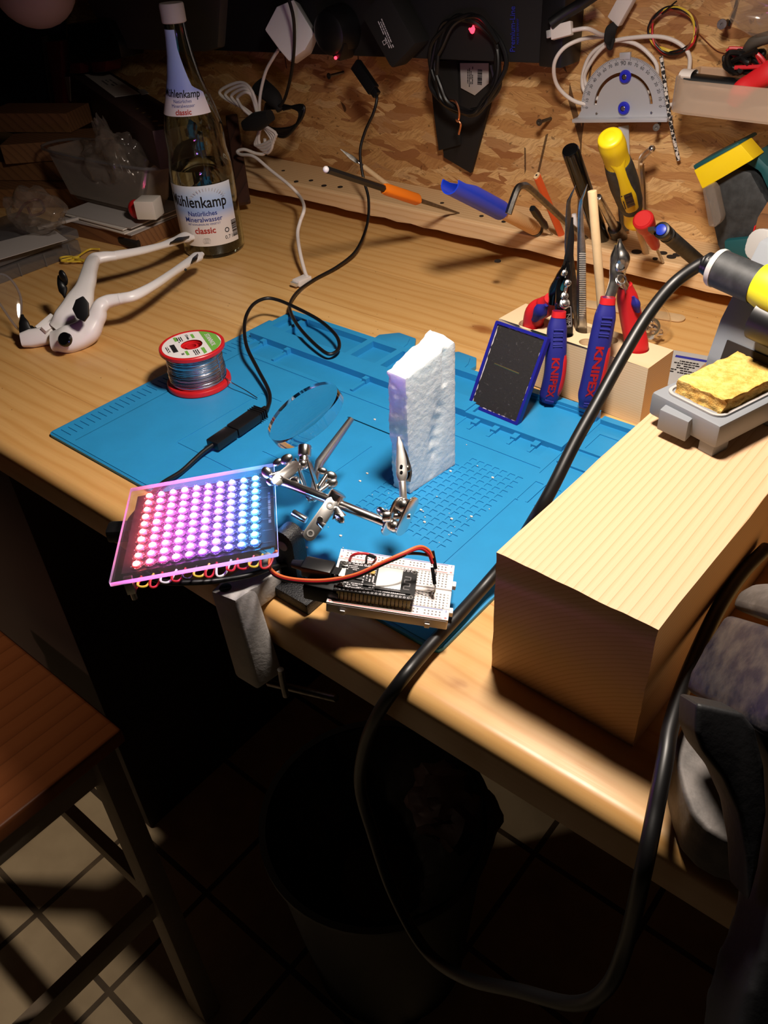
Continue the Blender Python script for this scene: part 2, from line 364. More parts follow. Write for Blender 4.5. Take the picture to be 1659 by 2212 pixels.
def prism(bm, poly, h, m=None, bev=0.0, seg=2, z0=0.0):
    t = nb(); vs = [t.verts.new((p[0], p[1], z0)) for p in poly]; f = t.faces.new(vs)
    r = bmesh.ops.extrude_face_region(t, geom=[f]); nv = [e for e in r['geom'] if isinstance(e, bmesh.types.BMVert)]
    bmesh.ops.translate(t, vec=(0, 0, h), verts=nv); bmesh.ops.recalc_face_normals(t, faces=t.faces)
    if bev: bmesh.ops.bevel(t, geom=t.edges[:], offset=bev, segments=seg, affect='EDGES', profile=0.6, clamp_overlap=True)
    return merge(bm, t, m)
def hull8(bm, a, b, bev=0.0, seg=2):
    """solid between two polygons with the same number of corners"""
    t = nb(); va = [t.verts.new(p) for p in a]; vb = [t.verts.new(p) for p in b]; n = len(a)
    t.faces.new(va); t.faces.new(vb[::-1])
    for i in range(n): t.faces.new((va[i], vb[i], vb[(i+1) % n], va[(i+1) % n]))
    bmesh.ops.recalc_face_normals(t, faces=t.faces)
    if bev: bmesh.ops.bevel(t, geom=t.edges[:], offset=bev, segments=seg, affect='EDGES', profile=0.6, clamp_overlap=True)
    return merge(bm, t)
def lathe(bm, prof, m=None, n=32):
    t = nb(); rings = []
    for r, z in prof:
        if r < 1e-6: rings.append([t.verts.new((0, 0, z))])
        else: rings.append([t.verts.new((r*cos(2*pi*i/n), r*sin(2*pi*i/n), z)) for i in range(n)])
    for a, b in zip(rings, rings[1:]):
        for i in range(n):
            j = (i+1) % n
            if len(a) == 1 and len(b) == 1: continue
            if len(a) == 1: t.faces.new((a[0], b[j], b[i]))
            elif len(b) == 1: t.faces.new((a[i], a[j], b[0]))
            else: t.faces.new((a[i], a[j], b[j], b[i]))
    bmesh.ops.recalc_face_normals(t, faces=t.faces)
    return merge(bm, t, m)
def cyl(bm, p, q, r, r2=None, n=20, bev=0.0):
    p, q = V3(p), V3(q); d = q-p; L = d.length; r2 = r if r2 is None else r2
    z = d.normalized(); x = z.orthogonal().normalized()
    m = frame(p, x, n=z)
    b = min(bev, L*0.4, r*0.6, r2*0.6) if bev else 0
    if b: return lathe(bm, [(0, 0), (r-b, 0), (r-0.3*b, 0.3*b), (r, b), (r2, L-b), (r2-0.3*b, L-0.3*b), (r2-b, L), (0, L)], m, n)
    return lathe(bm, [(0, 0), (r, 0), (r2, L), (0, L)], m, n)
def ball(bm, c, r, n=16, s=(1, 1, 1), m=None):
    t = nb(); bmesh.ops.create_uvsphere(t, u_segments=n, v_segments=max(6, n//2), radius=r)
    mm = T(*c) @ Matrix.Diagonal((s[0], s[1], s[2], 1)) if m is None else m @ Matrix.Diagonal((s[0], s[1], s[2], 1))
    return merge(bm, t, mm)
def crv(pts, k=8, closed=False):
    P = [V3(p) for p in pts]; n = len(P); out = []
    rng = range(n if closed else n-1)
    for i in rng:
        if closed: a, b, c, d = P[(i-1) % n], P[i], P[(i+1) % n], P[(i+2) % n]
        else: b, c = P[i], P[i+1]; a = P[i-1] if i > 0 else b*2-c; d = P[i+2] if i+2 < n else c*2-b
        for j in range(k):
            t = j/k; out.append(0.5*((2*b)+(c-a)*t+(2*a-5*b+4*c-d)*t*t+(3*b-a-3*c+d)*t**3))
    if not closed: out.append(P[-1])
    return out
def interp(vals, n):
    m = len(vals)-1; r = []
    for i in range(n):
        x = i/(n-1)*m; a = min(int(x), m-1); f = x-a; f = f*f*(3-2*f)
        u, v = vals[a], vals[a+1]
        r.append(tuple(p+(q-p)*f for p, q in zip(u, v)) if isinstance(u, tuple) else u+(v-u)*f)
    return r
def sweep(bm, pts, rad_, up=None, n=10, power=2.0, closed=False, caps=True, twist=0.0):
    """sweep an ellipse / rounded box along a path; rad_: number, (a,b) or a list of them spread along the path; a is sideways, b along up"""
    P = [V3(p) for p in pts]; N = len(P)
    if not isinstance(rad_, list): rad_ = [rad_, rad_]
    rr = interp(rad_, N)
    t = nb(); rings = []; pu = V3(up) if up is not None else None
    for i in range(N):
        if closed: tg = P[(i+1) % N]-P[(i-1) % N]
        else: tg = P[min(i+1, N-1)]-P[max(i-1, 0)]
        tg.normalize()
        if pu is None: pu = tg.orthogonal()
        s = tg.cross(pu if up is None else V3(up))
        if s.length < 1e-6: s = tg.orthogonal()
        s.normalize(); u = s.cross(tg).normalized()
        if up is None: pu = u
        a, b = rr[i] if isinstance(rr[i], tuple) else (rr[i], rr[i])
        ring = []
        for k in range(n):
            th = 2*pi*k/n; ct, st = cos(th), sin(th)
            x = math.copysign(abs(ct)**(2/power), ct)*a; y = math.copysign(abs(st)**(2/power), st)*b
            ring.append(t.verts.new(P[i]+s*x+u*y))
        rings.append(ring)
    for i in range(N if closed else N-1):
        A, B = rings[i], rings[(i+1) % N]
        for k in range(n): t.faces.new((A[k], A[(k+1) % n], B[(k+1) % n], B[k]))
    if caps and not closed: t.faces.new(rings[0][::-1]); t.faces.new(rings[-1])
    bmesh.ops.recalc_face_normals(t, faces=t.faces)
    return merge(bm, t)
def tube(bm, pts, r, n=10, k=8, closed=False): return sweep(bm, crv(pts, k, closed) if k else pts, r, None, n, closed=closed)
def rrect(w, h, r, n=5):
    o = []
    for cx, cy, a in ((w/2-r, h/2-r, 0), (-w/2+r, h/2-r, 90), (-w/2+r, -h/2+r, 180), (w/2-r, -h/2+r, 270)):
        for i in range(n+1): t = rad(a+90*i/n); o.append((cx+r*cos(t), cy+r*sin(t)))
    return o
def circle(r, n=24, cx=0, cy=0): return [(cx+r*cos(2*pi*i/n), cy+r*sin(2*pi*i/n)) for i in range(n)]
def plate(bm, outer, holes, h, m=None):
    """flat plate with round or polygonal holes"""
    t = nb(); es = []
    for loop in [outer]+holes:
        vs = [t.verts.new((p[0], p[1], 0)) for p in loop]
        es += [t.edges.new((vs[i], vs[(i+1) % len(vs)])) for i in range(len(vs))]
    bmesh.ops.triangle_fill(t, edges=es, use_beauty=True, normal=(0, 0, 1))
    fs = t.faces[:]; r = bmesh.ops.extrude_face_region(t, geom=fs); nv = [e for e in r['geom'] if isinstance(e, bmesh.types.BMVert)]
    bmesh.ops.translate(t, vec=(0, 0, h), verts=nv); bmesh.ops.recalc_face_normals(t, faces=t.faces)
    return merge(bm, t, m)
ORG = {}
def mesh_obj(name, bm, mat, smooth=38):
    me = bpy.data.meshes.new(name); bm.to_mesh(me); bm.free()
    mats = mat if isinstance(mat, (list, tuple)) else [mat]
    for q in mats: me.materials.append(M[q] if isinstance(q, str) else q)
    if smooth:
        me.shade_smooth(); me.set_sharp_from_angle(angle=rad(smooth))
    o = bpy.data.objects.new(name, me); C.objects.link(o); return o
def tag(o, label, cat, group=None, kind=None):
    if label: o['label'] = label
    if cat: o['category'] = cat
    if group: o['group'] = group
    if kind: o['kind'] = kind
    return o
def thing(name, label, cat, loc, group=None):
    o = bpy.data.objects.new(name, None); C.objects.link(o); o.location = loc; o.empty_display_size = 0.01
    ORG[o] = V3(loc); return tag(o, label, cat, group)
def part(name, bm, mat, parent, label=None, smooth=38):
    org = ORG[parent]; bmesh.ops.translate(bm, vec=-org, verts=bm.verts)
    o = mesh_obj(name, bm, mat, smooth); o.parent = parent; ORG[o] = org
    if label: o['label'] = label
    return o
def solo(name, bm, mat, label, cat, group=None, smooth=38, kind=None):
    xs = [v.co for v in bm.verts]; lo = V3((min(c.x for c in xs), min(c.y for c in xs), min(c.z for c in xs))); hi = V3((max(c.x for c in xs), max(c.y for c in xs), max(c.z for c in xs)))
    org = V3(((lo.x+hi.x)/2, (lo.y+hi.y)/2, lo.z)); bmesh.ops.translate(bm, vec=-org, verts=bm.verts)
    o = mesh_obj(name, bm, mat, smooth); o.location = org; ORG[o] = org; return tag(o, label, cat, group, kind)
def struct(name, bm, mat, smooth=0):
    o = mesh_obj(name, bm, mat, smooth); ORG[o] = V3((0, 0, 0)); o['kind'] = 'structure'; return o
def text_bm(s, size, m, h=0.0002, align='CENTER', sx=1.0, fn=None, bold=0.0, shear=0.0, cut=0.0):
    cu = bpy.data.curves.new('txt', 'FONT'); cu.body = s; cu.size = size; cu.align_x = align; cu.align_y = 'CENTER'; cu.extrude = h/2; cu.offset = bold; cu.shear = shear; cu.resolution_u = 3
    ob = bpy.data.objects.new('txt', cu); C.objects.link(ob); dg = bpy.context.evaluated_depsgraph_get(); dg.update()
    me = bpy.data.meshes.new_from_object(ob.evaluated_get(dg)); bpy.data.objects.remove(ob); bpy.data.curves.remove(cu)
    t = nb(); t.from_mesh(me); bpy.data.meshes.remove(me)
    if cut:
        for _ in range(2):
            es = [e for e in t.edges if e.calc_length() > cut]
            if es: bmesh.ops.subdivide_edges(t, edges=es, cuts=1)
        bmesh.ops.triangulate(t, faces=t.faces[:])
    bmesh.ops.transform(t, matrix=Matrix.Diagonal((sx, 1, 1, 1)), verts=t.verts)
    if fn:
        for v in t.verts: v.co = fn(v.co)
    if m is not None: bmesh.ops.transform(t, matrix=m, verts=t.verts)
    return t
def scribble(rng, w, h, rows, m, hh=0.0002, dens=0.8, bars=False):
    """rows of tiny word-like strokes (print too small to read)"""
    bm = nb()
    for r in range(rows):
        y = h/2-(r+0.5)*h/rows; x = -w/2
        while x < w/2:
            L = rng.uniform(0.03, 0.14)*w
            if x+L > w/2: break
            if rng.random() < dens: box(bm, (L, h/rows*0.45, hh), m, c=(x+L/2, y, hh/2))
            x += L+w*0.02
    return bm
def barcode(rng, w, h, m, hh=0.0002):
    bm = nb(); x = -w/2
    while x < w/2:
        L = rng.choice((0.012, 0.02, 0.03))*w
        box(bm, (L, h, hh), m, c=(x, 0, hh/2)); x += L+rng.choice((0.012, 0.02, 0.03))*w
    return bm
# ------------------------------------------------------------------ setting
WALL = 0.735
bm = nb(); box(bm, (4.2, 3.6, 0.02), c=(-0.5, -0.9, FLOOR-0.01)); struct('floor', bm, 'floor_tile')
bm = nb(); box(bm, (4.2, 0.02, 2.6), c=(-0.5, WALL+0.01, FLOOR+1.3)); struct('wall_back', bm, 'osb_board')
bm = nb(); box(bm, (0.02, 3.6, 2.6), c=(-2.59, -0.9, FLOOR+1.3)); struct('wall_left', bm, 'wall_dark')

# ------------------------------------------------------------------ workbench
bench = thing('workbench', 'long pine workbench with a varnished top and rounded front edge against the chipboard wall', 'workbench', (-0.6, 0.36, FLOOR))
bm = nb(); r = 0.012
prof = [(0, -0.035)] + [(r-r*cos(t*pi/16), -r+r*sin(t*pi/16)) for t in range(9)] + [(WALL-0.001, 0), (WALL-0.001, -0.035)]
prism(bm, prof, 2.5, frame((-1.75, 0, 0), (0, 1, 0), (0, 0, 1)))
part('bench_top', bm, 'varnished_pine', bench)
for x in (-1.65, 0.62):
    for y in (0.09, 0.66):
        bm = nb(); box(bm, (0.07, 0.07, -FLOOR-0.035), c=(x, y, (FLOOR-0.035)/2), bev=0.003); part('leg', bm, 'dark_wood', bench)

# ------------------------------------------------------------------ silicone mat
MAT_M = T(-0.4541, 0.0412, 0) @ RZ(-0.0042)
mat_t = thing('soldering_mat', 'blue silicone soldering mat with ruler marks, part trays and screw cells on the bench', 'mat', MAT_M @ V3((0.24, 0.16, 0)))
def heightmap(rects, base, bm, m):
    us = sorted({round(q, 3) for r_ in [base]+rects for q in r_[:2]}); vs = sorted({round(q, 3) for r_ in [base]+rects for q in r_[2:4]})
    H = [[None]*(len(vs)-1) for _ in range(len(us)-1)]
    ui = {u: i for i, u in enumerate(us)}; vi = {v: i for i, v in enumerate(vs)}
    for r_ in [base]+rects:
        for i in range(ui[round(r_[0], 3)], ui[round(r_[1], 3)]):
            for j in range(vi[round(r_[2], 3)], vi[round(r_[3], 3)]): H[i][j] = r_[4]
    t = nb(); cache = {}
    def vt(i, j, z):
        k = (i, j, round(z, 4))
        if k not in cache: cache[k] = t.verts.new((us[i]/1000, vs[j]/1000, z/1000))
        return cache[k]
    nu, nv_ = len(us)-1, len(vs)-1
    for i in range(nu):
        for j in range(nv_):
            h = H[i][j]; t.faces.new((vt(i, j, h), vt(i+1, j, h), vt(i+1, j+1, h), vt(i, j+1, h)))
            h2 = H[i+1][j] if i+1 < nu else 0.5
            if h2 != h: t.faces.new((vt(i+1, j, h), vt(i+1, j, h2), vt(i+1, j+1, h2), vt(i+1, j+1, h)))
            h2 = H[i][j+1] if j+1 < nv_ else 0.5
            if h2 != h: t.faces.new((vt(i, j+1, h), vt(i+1, j+1, h), vt(i+1, j+1, h2), vt(i, j+1, h2)))
            if i == 0: t.faces.new((vt(0, j, h), vt(0, j+1, h), vt(0, j+1, .5), vt(0, j, .5)))
            if j == 0: t.faces.new((vt(i, 0, h), vt(i, 0, .5), vt(i+1, 0, .5), vt(i+1, 0, h)))
    return merge(bm, t, m)
R_ = []
for k in range(41): R_.append((8 if k % 5 else 6, 24 if k < 36 else 18, 10+7*k, 11.3+7*k, 3.1))
R_ += [(35, 36.4, 8, 223, 3.3), (35, 421, 222.5, 225, 2.9), (225, 330, 190.4, 192, 3.3), (121, 200, 62.5, 64, 3.4), (120.6, 122, 64, 175, 3.4), (122, 150, 173.6, 175, 3.4), (277.4, 278.6, 100, 165, 3.4), (200, 277.4, 100, 101.2, 3.4)]
R_ += [(27, 318, 231, 257, 3.0), (17, 318, 257, 327, 10.5), (26, 44, 284, 318, 5.0), (50, 142, 281, 319, 3.2), (150, 184, 281, 319, 3.2), (192, 226, 281, 319, 3.2), (234, 312, 281, 319, 3.2),
       (40, 43.5, 231, 257, 6.0), (78, 81.5, 231, 257, 6.0), (193, 196.5, 231, 257, 6.0), (77, 82.5, 251, 257, 9.0), (192, 197.5, 251, 257, 9.0), (39, 44.5, 251, 257, 9.0)]
R_ += [(318, 423, 257, 327, 9.0), (323, 419, 262, 318, 6.0), (318, 424, 319, 327, 12.5), (320, 410, 240, 257, 2.2)]
for u in (330, 352, 374, 396): R_ += [(u, u+6, 249, 257, 6.5), (u+1.5, u+4.5, 240, 249, 4.6)]
R_ += [(427, 430, 8, 175, 2.6), (424, 427, 218, 285, 2.4), (428, 472, 176, 206, 2.4), (436, 438, 176, 206, 4.4), (444.5, 446.5, 176, 206, 4.4), (453, 455, 176, 206, 4.4),
       (428, 474, 240, 244, 6.0), (428, 474, 244, 320, 3.0), (434, 474, 268, 304, 5.6), (438, 474, 272, 300, 4.8), (428, 474, 319, 327, 8.0)]
for i in range(12):
    for j in range(15):
        if i in (3, 4) and j > 12: continue
        u, v = 324+8*i, 86+8.0*j; R_.append((u, u+5.2, v, v+5.2, 2.0))
bm = nb(); prism(bm, [(x/1000, y/1000) for x, y in [(5, 0), (473, 0), (476.5, 1.5), (478, 5), (478, 326), (20, 326), (17, 322), (16, 309), (12, 305), (0, 303), (0, 5), (1.5, 1.5)]], 0.0033, MAT_M, 0.0008)
part('mat_edge', bm, 'blue_silicone', mat_t)
bm = nb(); heightmap([r_ for r_ in R_], (3, 476, 3, 327, 4.0), bm, MAT_M)
# clear the strip beyond the ruler's end, where the mat is cut back
kill = [v for v in bm.verts if (MAT_M.inverted() @ v.co).x < 0.0165 and (MAT_M.inverted() @ v.co).y > 0.3035]
bmesh.ops.delete(bm, geom=kill, context='VERTS')
part('mat_surface', bm, 'blue_silicone', mat_t, smooth=0)
for u0, u1 in ((139, 186), (222, 268)):
    bm = nb(); prism(bm, [(x/1000, y/1000) for x, y in [(u0, 322), (u1, 322), (u1+2, 345), (u1-8, 360), (u0+14, 361), (u0-2, 344)]], 0.005, MAT_M, 0.0012)
    prism(bm, [(x/1000, y/1000) for x, y in [(u0+4, 328), (u1-4, 328), (u1-6, 342), (u1-12, 354), (u0+16, 355), (u0+4, 342)]], 0.0065, MAT_M, 0.0008); part('tab', bm, 'blue_silicone', mat_t)

# ------------------------------------------------------------------ glued timber beam
BO = V3((0.0579, 0.0529, 0)); BA = -0.0249; BEAM_M = T(*BO) @ RZ(BA); BW, BH, BL = 0.1036, 0.1013, 0.36
bm = nb(); t = nb(); bmesh.ops.create_cube(t, size=1); bmesh.ops.transform(t, matrix=T(BW/2, BL/2, BH/2) @ Matrix.Diagonal((BW, BL, BH, 1)), verts=t.verts)
bmesh.ops.subdivide_edges(t, edges=t.edges[:], cuts=14, use_grid_fill=True); rr = random.Random(3)
for v in t.verts:
    e = sum((v.co.x < 1e-4 or v.co.x > BW-1e-4, v.co.z > BH-1e-4, v.co.y < 1e-4))
    if e >= 2: v.co += V3((rr.uniform(-.0003, .0003), rr.uniform(-.0004, .0004), rr.uniform(-.0005, .0001)))
merge(bm, t, BEAM_M)
beam = solo('timber_beam', bm, 'beam_pine', 'thick square offcut of pale pine beam lying at the right end of the blue mat', 'beam')

# ------------------------------------------------------------------ solder reel
SP = V3((-0.4035, 0.1935, 0.004)); SPR = 0.0335
sp = thing('solder_spool', 'red reel of silver solder wire with a white and green paper label', 'spool', SP)
bm = nb(); lathe(bm, [(0.0125, 0), (SPR-0.001, 0), (SPR, 0.001), (SPR, 0.0045), (SPR-0.001, 0.0058), (0.0125, 0.0058), (0.0125, 0)], T(*SP), 56); part('lower_flange', bm, 'red_plastic', sp)
bm = nb(); H_ = 0.045; lathe(bm, [(0.0122, H_-0.005), (SPR-0.001, H_-0.005), (SPR, H_-0.004), (SPR, H_-0.0008), (SPR-0.0008, H_), (SPR-0.003, H_), (SPR-0.0032, H_-0.0008), (0.0122, H_-0.0008), (0.0122, H_-0.005)], T(*SP), 56); part('upper_flange', bm, 'red_plastic', sp)
bm = nb(); lathe(bm, [(0.0105, 0.001), (0.0128, 0.001), (0.0128, H_-0.003), (0.0105, H_-0.003), (0.0105, 0.001)], T(*SP), 32)
lathe(bm, [(0.0045, 0.001), (0.0065, 0.001), (0.0065, H_-0.002), (0.0045, H_-0.002), (0.0045, 0.001)], T(*SP), 24)
for a in range(3): box(bm, (0.0055, 0.0014, H_-0.006), T(*SP) @ RZ(a*2.094+0.5), c=(0.009, 0, H_/2-0.001))
part('hub', bm, 'bright_red', sp)
rr = random.Random(5); pts = []
for layer, (r0, z0, z1, nt) in enumerate(((0.0285, 0.0075, 0.0385, 24), (0.0293, 0.008, 0.021, 11))):
    for i in range(nt*20+1):
        f = i/(nt*20); a = 2*pi*i/20+0.3; rw = r0+0.0002*sin(i*0.37)+rr.uniform(-.00005, .00005)
        pts.append(SP+V3((rw*cos(a), rw*sin(a), z0+(z1-z0)*f+0.0006*sin(a*0.63+i*0.002))))
bm = nb(); sweep(bm, pts, 0.00066, None, 7); lathe(bm, [(0.0128, 0.006), (0.0284, 0.006), (0.0284, 0.040), (0.0128, 0.040)], T(*SP), 40)
part('wire_winding', bm, 'solder_wire', sp)
bm = nb(); q = [V3(ad(478, 800, dep(SP)-0.006)), ad(483, 812, dep(SP)-0.004), az(500, 826, 0.012), az(530, 843, 0.009), az(556, 860, 0.006)]
tube(bm, q, 0.0006, 8); part('loose_end', bm, 'solder_wire', sp)
LZ = SP.z+H_-0.0007; bm = nb(); plate(bm, circle(SPR-0.0034, 56), [circle(0.0112, 28)], 0.0002, T(SP.x, SP.y, LZ)); lab = part('paper_label', bm, 'label_white', sp)
lm = frame((SP.x, SP.y, LZ+0.0003), (0.80, 0.60, 0), n=(0, 0, 1)) @ RZ(rad(-62))
def chord(r, y0, y1, n=10):
    L = [(math.sqrt(max(r*r-y*y, 0)), y) for y in [y0+(y1-y0)*i/n for i in range(n+1)]]
    return L+[(-x, y) for x, y in L[::-1]]
bm = nb(); prism(bm, chord(SPR-0.0037, 0.0145, 0.0285), 0.0001, lm); prism(bm, [(0.0125, 0.006), (0.027, 0.006), (0.025, 0.0095), (0.0125, 0.0095)], 0.0001, lm)
for x, y in ((-0.0185, 0.006), (-0.02, -0.012), (0.0165, -0.009)): box(bm, (0.010, 0.0028, 0.0001), lm, c=(x, y, 0.00005))
part('green_band', bm, 'label_green', lab)
bm = nb(); merge(bm, text_bm('STANNOL', 0.0068, lm @ T(0, 0.0195, 0.0003), sx=0.95, bold=0.0001)); part('brand_print', bm, 'ink_white', lab)
bm = nb(); rg = random.Random(11)
merge(bm, text_bm('1.0 mm', 0.0042, lm @ T(-0.019, 0.0005, 0.0002))); merge(bm, scribble(rg, 0.014, 0.006, 3, lm @ T(-0.016, -0.008, 0.0001))); merge(bm, barcode(rg, 0.018, 0.005, lm @ T(0.0, -0.0185, 0.0001)))
merge(bm, scribble(rg, 0.014, 0.0035, 2, lm @ T(0.0, -0.0245, 0.0001))); merge(bm, text_bm('50', 0.004, lm @ T(0.0165, -0.0135, 0.0002))); merge(bm, scribble(rg, 0.012, 0.006, 3, lm @ T(0.020, 0.0, 0.0001)))
part('small_print', bm, 'ink', lab)

# ------------------------------------------------------------------ foam chunk
zb = 0.0042
B = [az(850, 1050, zb), az(886, 1066, zb), az(983, 1003, zb), az(983, 1003, zb)+(az(850, 1050, zb)-az(886, 1066, zb))*1.35]
def vup(px, py, base):
    d = ray(px, py); b = V3(base); a11 = d.dot(d); r = b-CAM_P
    # closest height on the upright line through base
    t_ = (r.dot(d)-r.z*d.z)/(a11-d.z*d.z); s = t_*d.z-r.z
    return b+V3((0, 0, s))
Tt = [vup(868, 800, B[0]), vup(905, 818, B[1]), vup(984, 738, B[2]), vup(937, 712, B[3])]
bm = nb(); t = nb()
G = 14; NZ = 22
def bil(q, a, b): return q[0]*(1-a)*(1-b)+q[1]*a*(1-b)+q[2]*a*b+q[3]*(1-a)*b
grid = {}
def gv(i, j, k):
    key = (i, j, k)
    if key not in grid:
        a, b, c = i/4, j/G, k/NZ; lo, hi = bil(B, a, b), bil(Tt, a, b); p = lo.lerp(hi, c)
        grid[key] = t.verts.new(p)
    return grid[key]
for i in range(4):
    for j in range(G):
        t.faces.new((gv(i, j, 0), gv(i, j+1, 0), gv(i+1, j+1, 0), gv(i+1, j, 0))); t.faces.new((gv(i, j, NZ), gv(i+1, j, NZ), gv(i+1, j+1, NZ), gv(i, j+1, NZ)))
for k in range(NZ):
    for j in range(G):
        t.faces.new((gv(0, j, k), gv(0, j, k+1), gv(0, j+1, k+1), gv(0, j+1, k))); t.faces.new((gv(4, j, k), gv(4, j+1, k), gv(4, j+1, k+1), gv(4, j, k+1)))
    for i in range(4):
        t.faces.new((gv(i, 0, k), gv(i+1, 0, k), gv(i+1, 0, k+1), gv(i, 0, k+1))); t.faces.new((gv(i, G, k), gv(i, G, k+1), gv(i+1, G, k+1), gv(i+1, G, k)))
bmesh.ops.recalc_face_normals(t, faces=t.faces)
bmesh.ops.subdivide_edges(t, edges=t.edges[:], cuts=2, use_grid_fill=True)
from mathutils import noise as mn
for v in t.verts:
    p = v.co
    if p.z < zb+0.002: continue
    n = v.normal if v.normal.length > 0 else V3((0, 0, 1)); 
    j = (p-B[1]).dot((B[2]-B[1]).normalized())/(B[2]-B[1]).length; h = (p.z-zb)/0.12
    q = 0.0010*mn.noise(p*260)+0.0016*mn.noise(p*90)
    if n.x > 0.7:      # the broad cut face: smooth, with one torn hollow
        q = 0.0004*mn.noise(p*300); c_ = 0.62-0.35*(0.45-h); q -= 0.006*math.exp(-((j-c_)/0.11)**2)*max(0, 1-abs(h-0.36)/0.36)*(0.7+0.6*mn.noise(p*120)); q -= 0.002*math.exp(-((j-0.78)/0.05)**2)*(1 if h > 0.7 else 0)
    elif n.z > 0.5: q += 0.0022*mn.noise(p*70)
    v.co = p+n*q
merge(bm, t); solo('foam_block', bm, 'foam', 'torn white foam offcut standing upright in the middle of the blue mat', 'foam', smooth=50)

# ------------------------------------------------------------------ framed black pad leaning on the pliers
pc, pxv, pyv, pn = V3((-0.1119, 0.3307, 0.0431)), V3((0.9973, -0.0735, 0)), V3((0.0359, 0.4867, 0.8728)), V3((-0.0642, -0.8705, 0.488))
pmx = frame(pc-pn*0.006, pxv, n=pn)
pad = thing('pad_frame', 'blue rectangular frame with a dusty black pad leaning against the wooden tool block', 'pad', pc-pyv*0.042)
bm = nb(); plate(bm, rrect(0.0592, 0.0845, 0.0015, 2), [rrect(0.0535, 0.0790, 0.001, 2)], 0.006, pmx); box(bm, (0.0585, 0.084, 0.001), pmx, c=(0, 0, 0.0006)); part('frame', bm, 'blue_frame', pad)
bm = nb(); box(bm, (0.0534, 0.0788, 0.003), pmx, c=(0, 0, 0.0026)); part('white_border', bm, 'paper', pad)
t = NT('dusty_pad'); dn = t.noise(t.coord(), 260, 4, 0.8); ed = t.noise(t.coord(), 70, 3)
t.link(t.mix(t.ramp(dn, [(0.60, 0.0), (0.78, 0.6)]), lin((30, 26, 26)), lin((120, 116, 114))), t.b.inputs['Base Color']); t.b.inputs['Roughness'].default_value = 0.8; t.bump(dn, 0.5, 0.0008); M['dusty_pad'] = t.m
rr = random.Random(4); o = []
for (x0, y0), (x1, y1) in (((-.0259, -.0385), (.0259, -.0385)), ((.0259, -.0385), (.0259, .0385)), ((.0259, .0385), (-.0259, .0385)), ((-.0259, .0385), (-.0259, -.0385))):
    for i in range(26): f = i/26; o.append((x0+(x1-x0)*f+rr.uniform(-.0006, .0006), y0+(y1-y0)*f+rr.uniform(-.0006, .0006)))
bm = nb(); prism(bm, o, 0.0048, pmx); part('pad_surface', bm, 'dusty_pad', pad)
bm = nb(); sweep(bm, [pmx @ V3((-0.0165, 0.004, 0.0049)), pmx @ V3((0.0125, 0.003, 0.0049))], [(0.0005, 0.0002), (0.0013, 0.0004), (0.0006, 0.0002)], pn, 8); part('scratch', bm, 'brass', pad)
# ------------------------------------------------------------------ wooden tool block
ZT = 0.06
q = [az(1076, 688, ZT), az(1401, 797, ZT), az(1454, 753, ZT), az(1128, 661, ZT)]
ux = (q[1]-q[0]).normalized(); uy = V3((-ux.y, ux.x, 0)); TBW = (q[1]-q[0]).length; TBD = 0.046
BLK_M = frame(q[0]-V3((0, 0, ZT)), ux, n=(0, 0, 1))
def bl(px, py, z=ZT):
    p = BLK_M.inverted() @ az(px, py, z); return (p.x, p.y)
holes = [(bl(1148, 700), 0.0125), (bl(1222, 722), 0.0075), (bl(1262, 712), 0.0085), (bl(1268, 739), 0.0075), (bl(1318, 735), 0.0075), (bl(1375, 752), 0.0115)]
bm = nb(); plate(bm, [(0.0006, 0.0006), (TBW-0.0006, 0.0006), (TBW-0.0006, TBD-0.0006), (0.0006, TBD-0.0006)], [circle(r, 24, *c) for c, r in holes], ZT, BLK_M)
t_block = solo('tool_block', bm, 'raw_pine', 'bare pine block with round holes holding pliers and tweezers behind the blue mat', 'tool holder', smooth=0)
FY = q[0].y+0.002     # front face of the block, about constant y
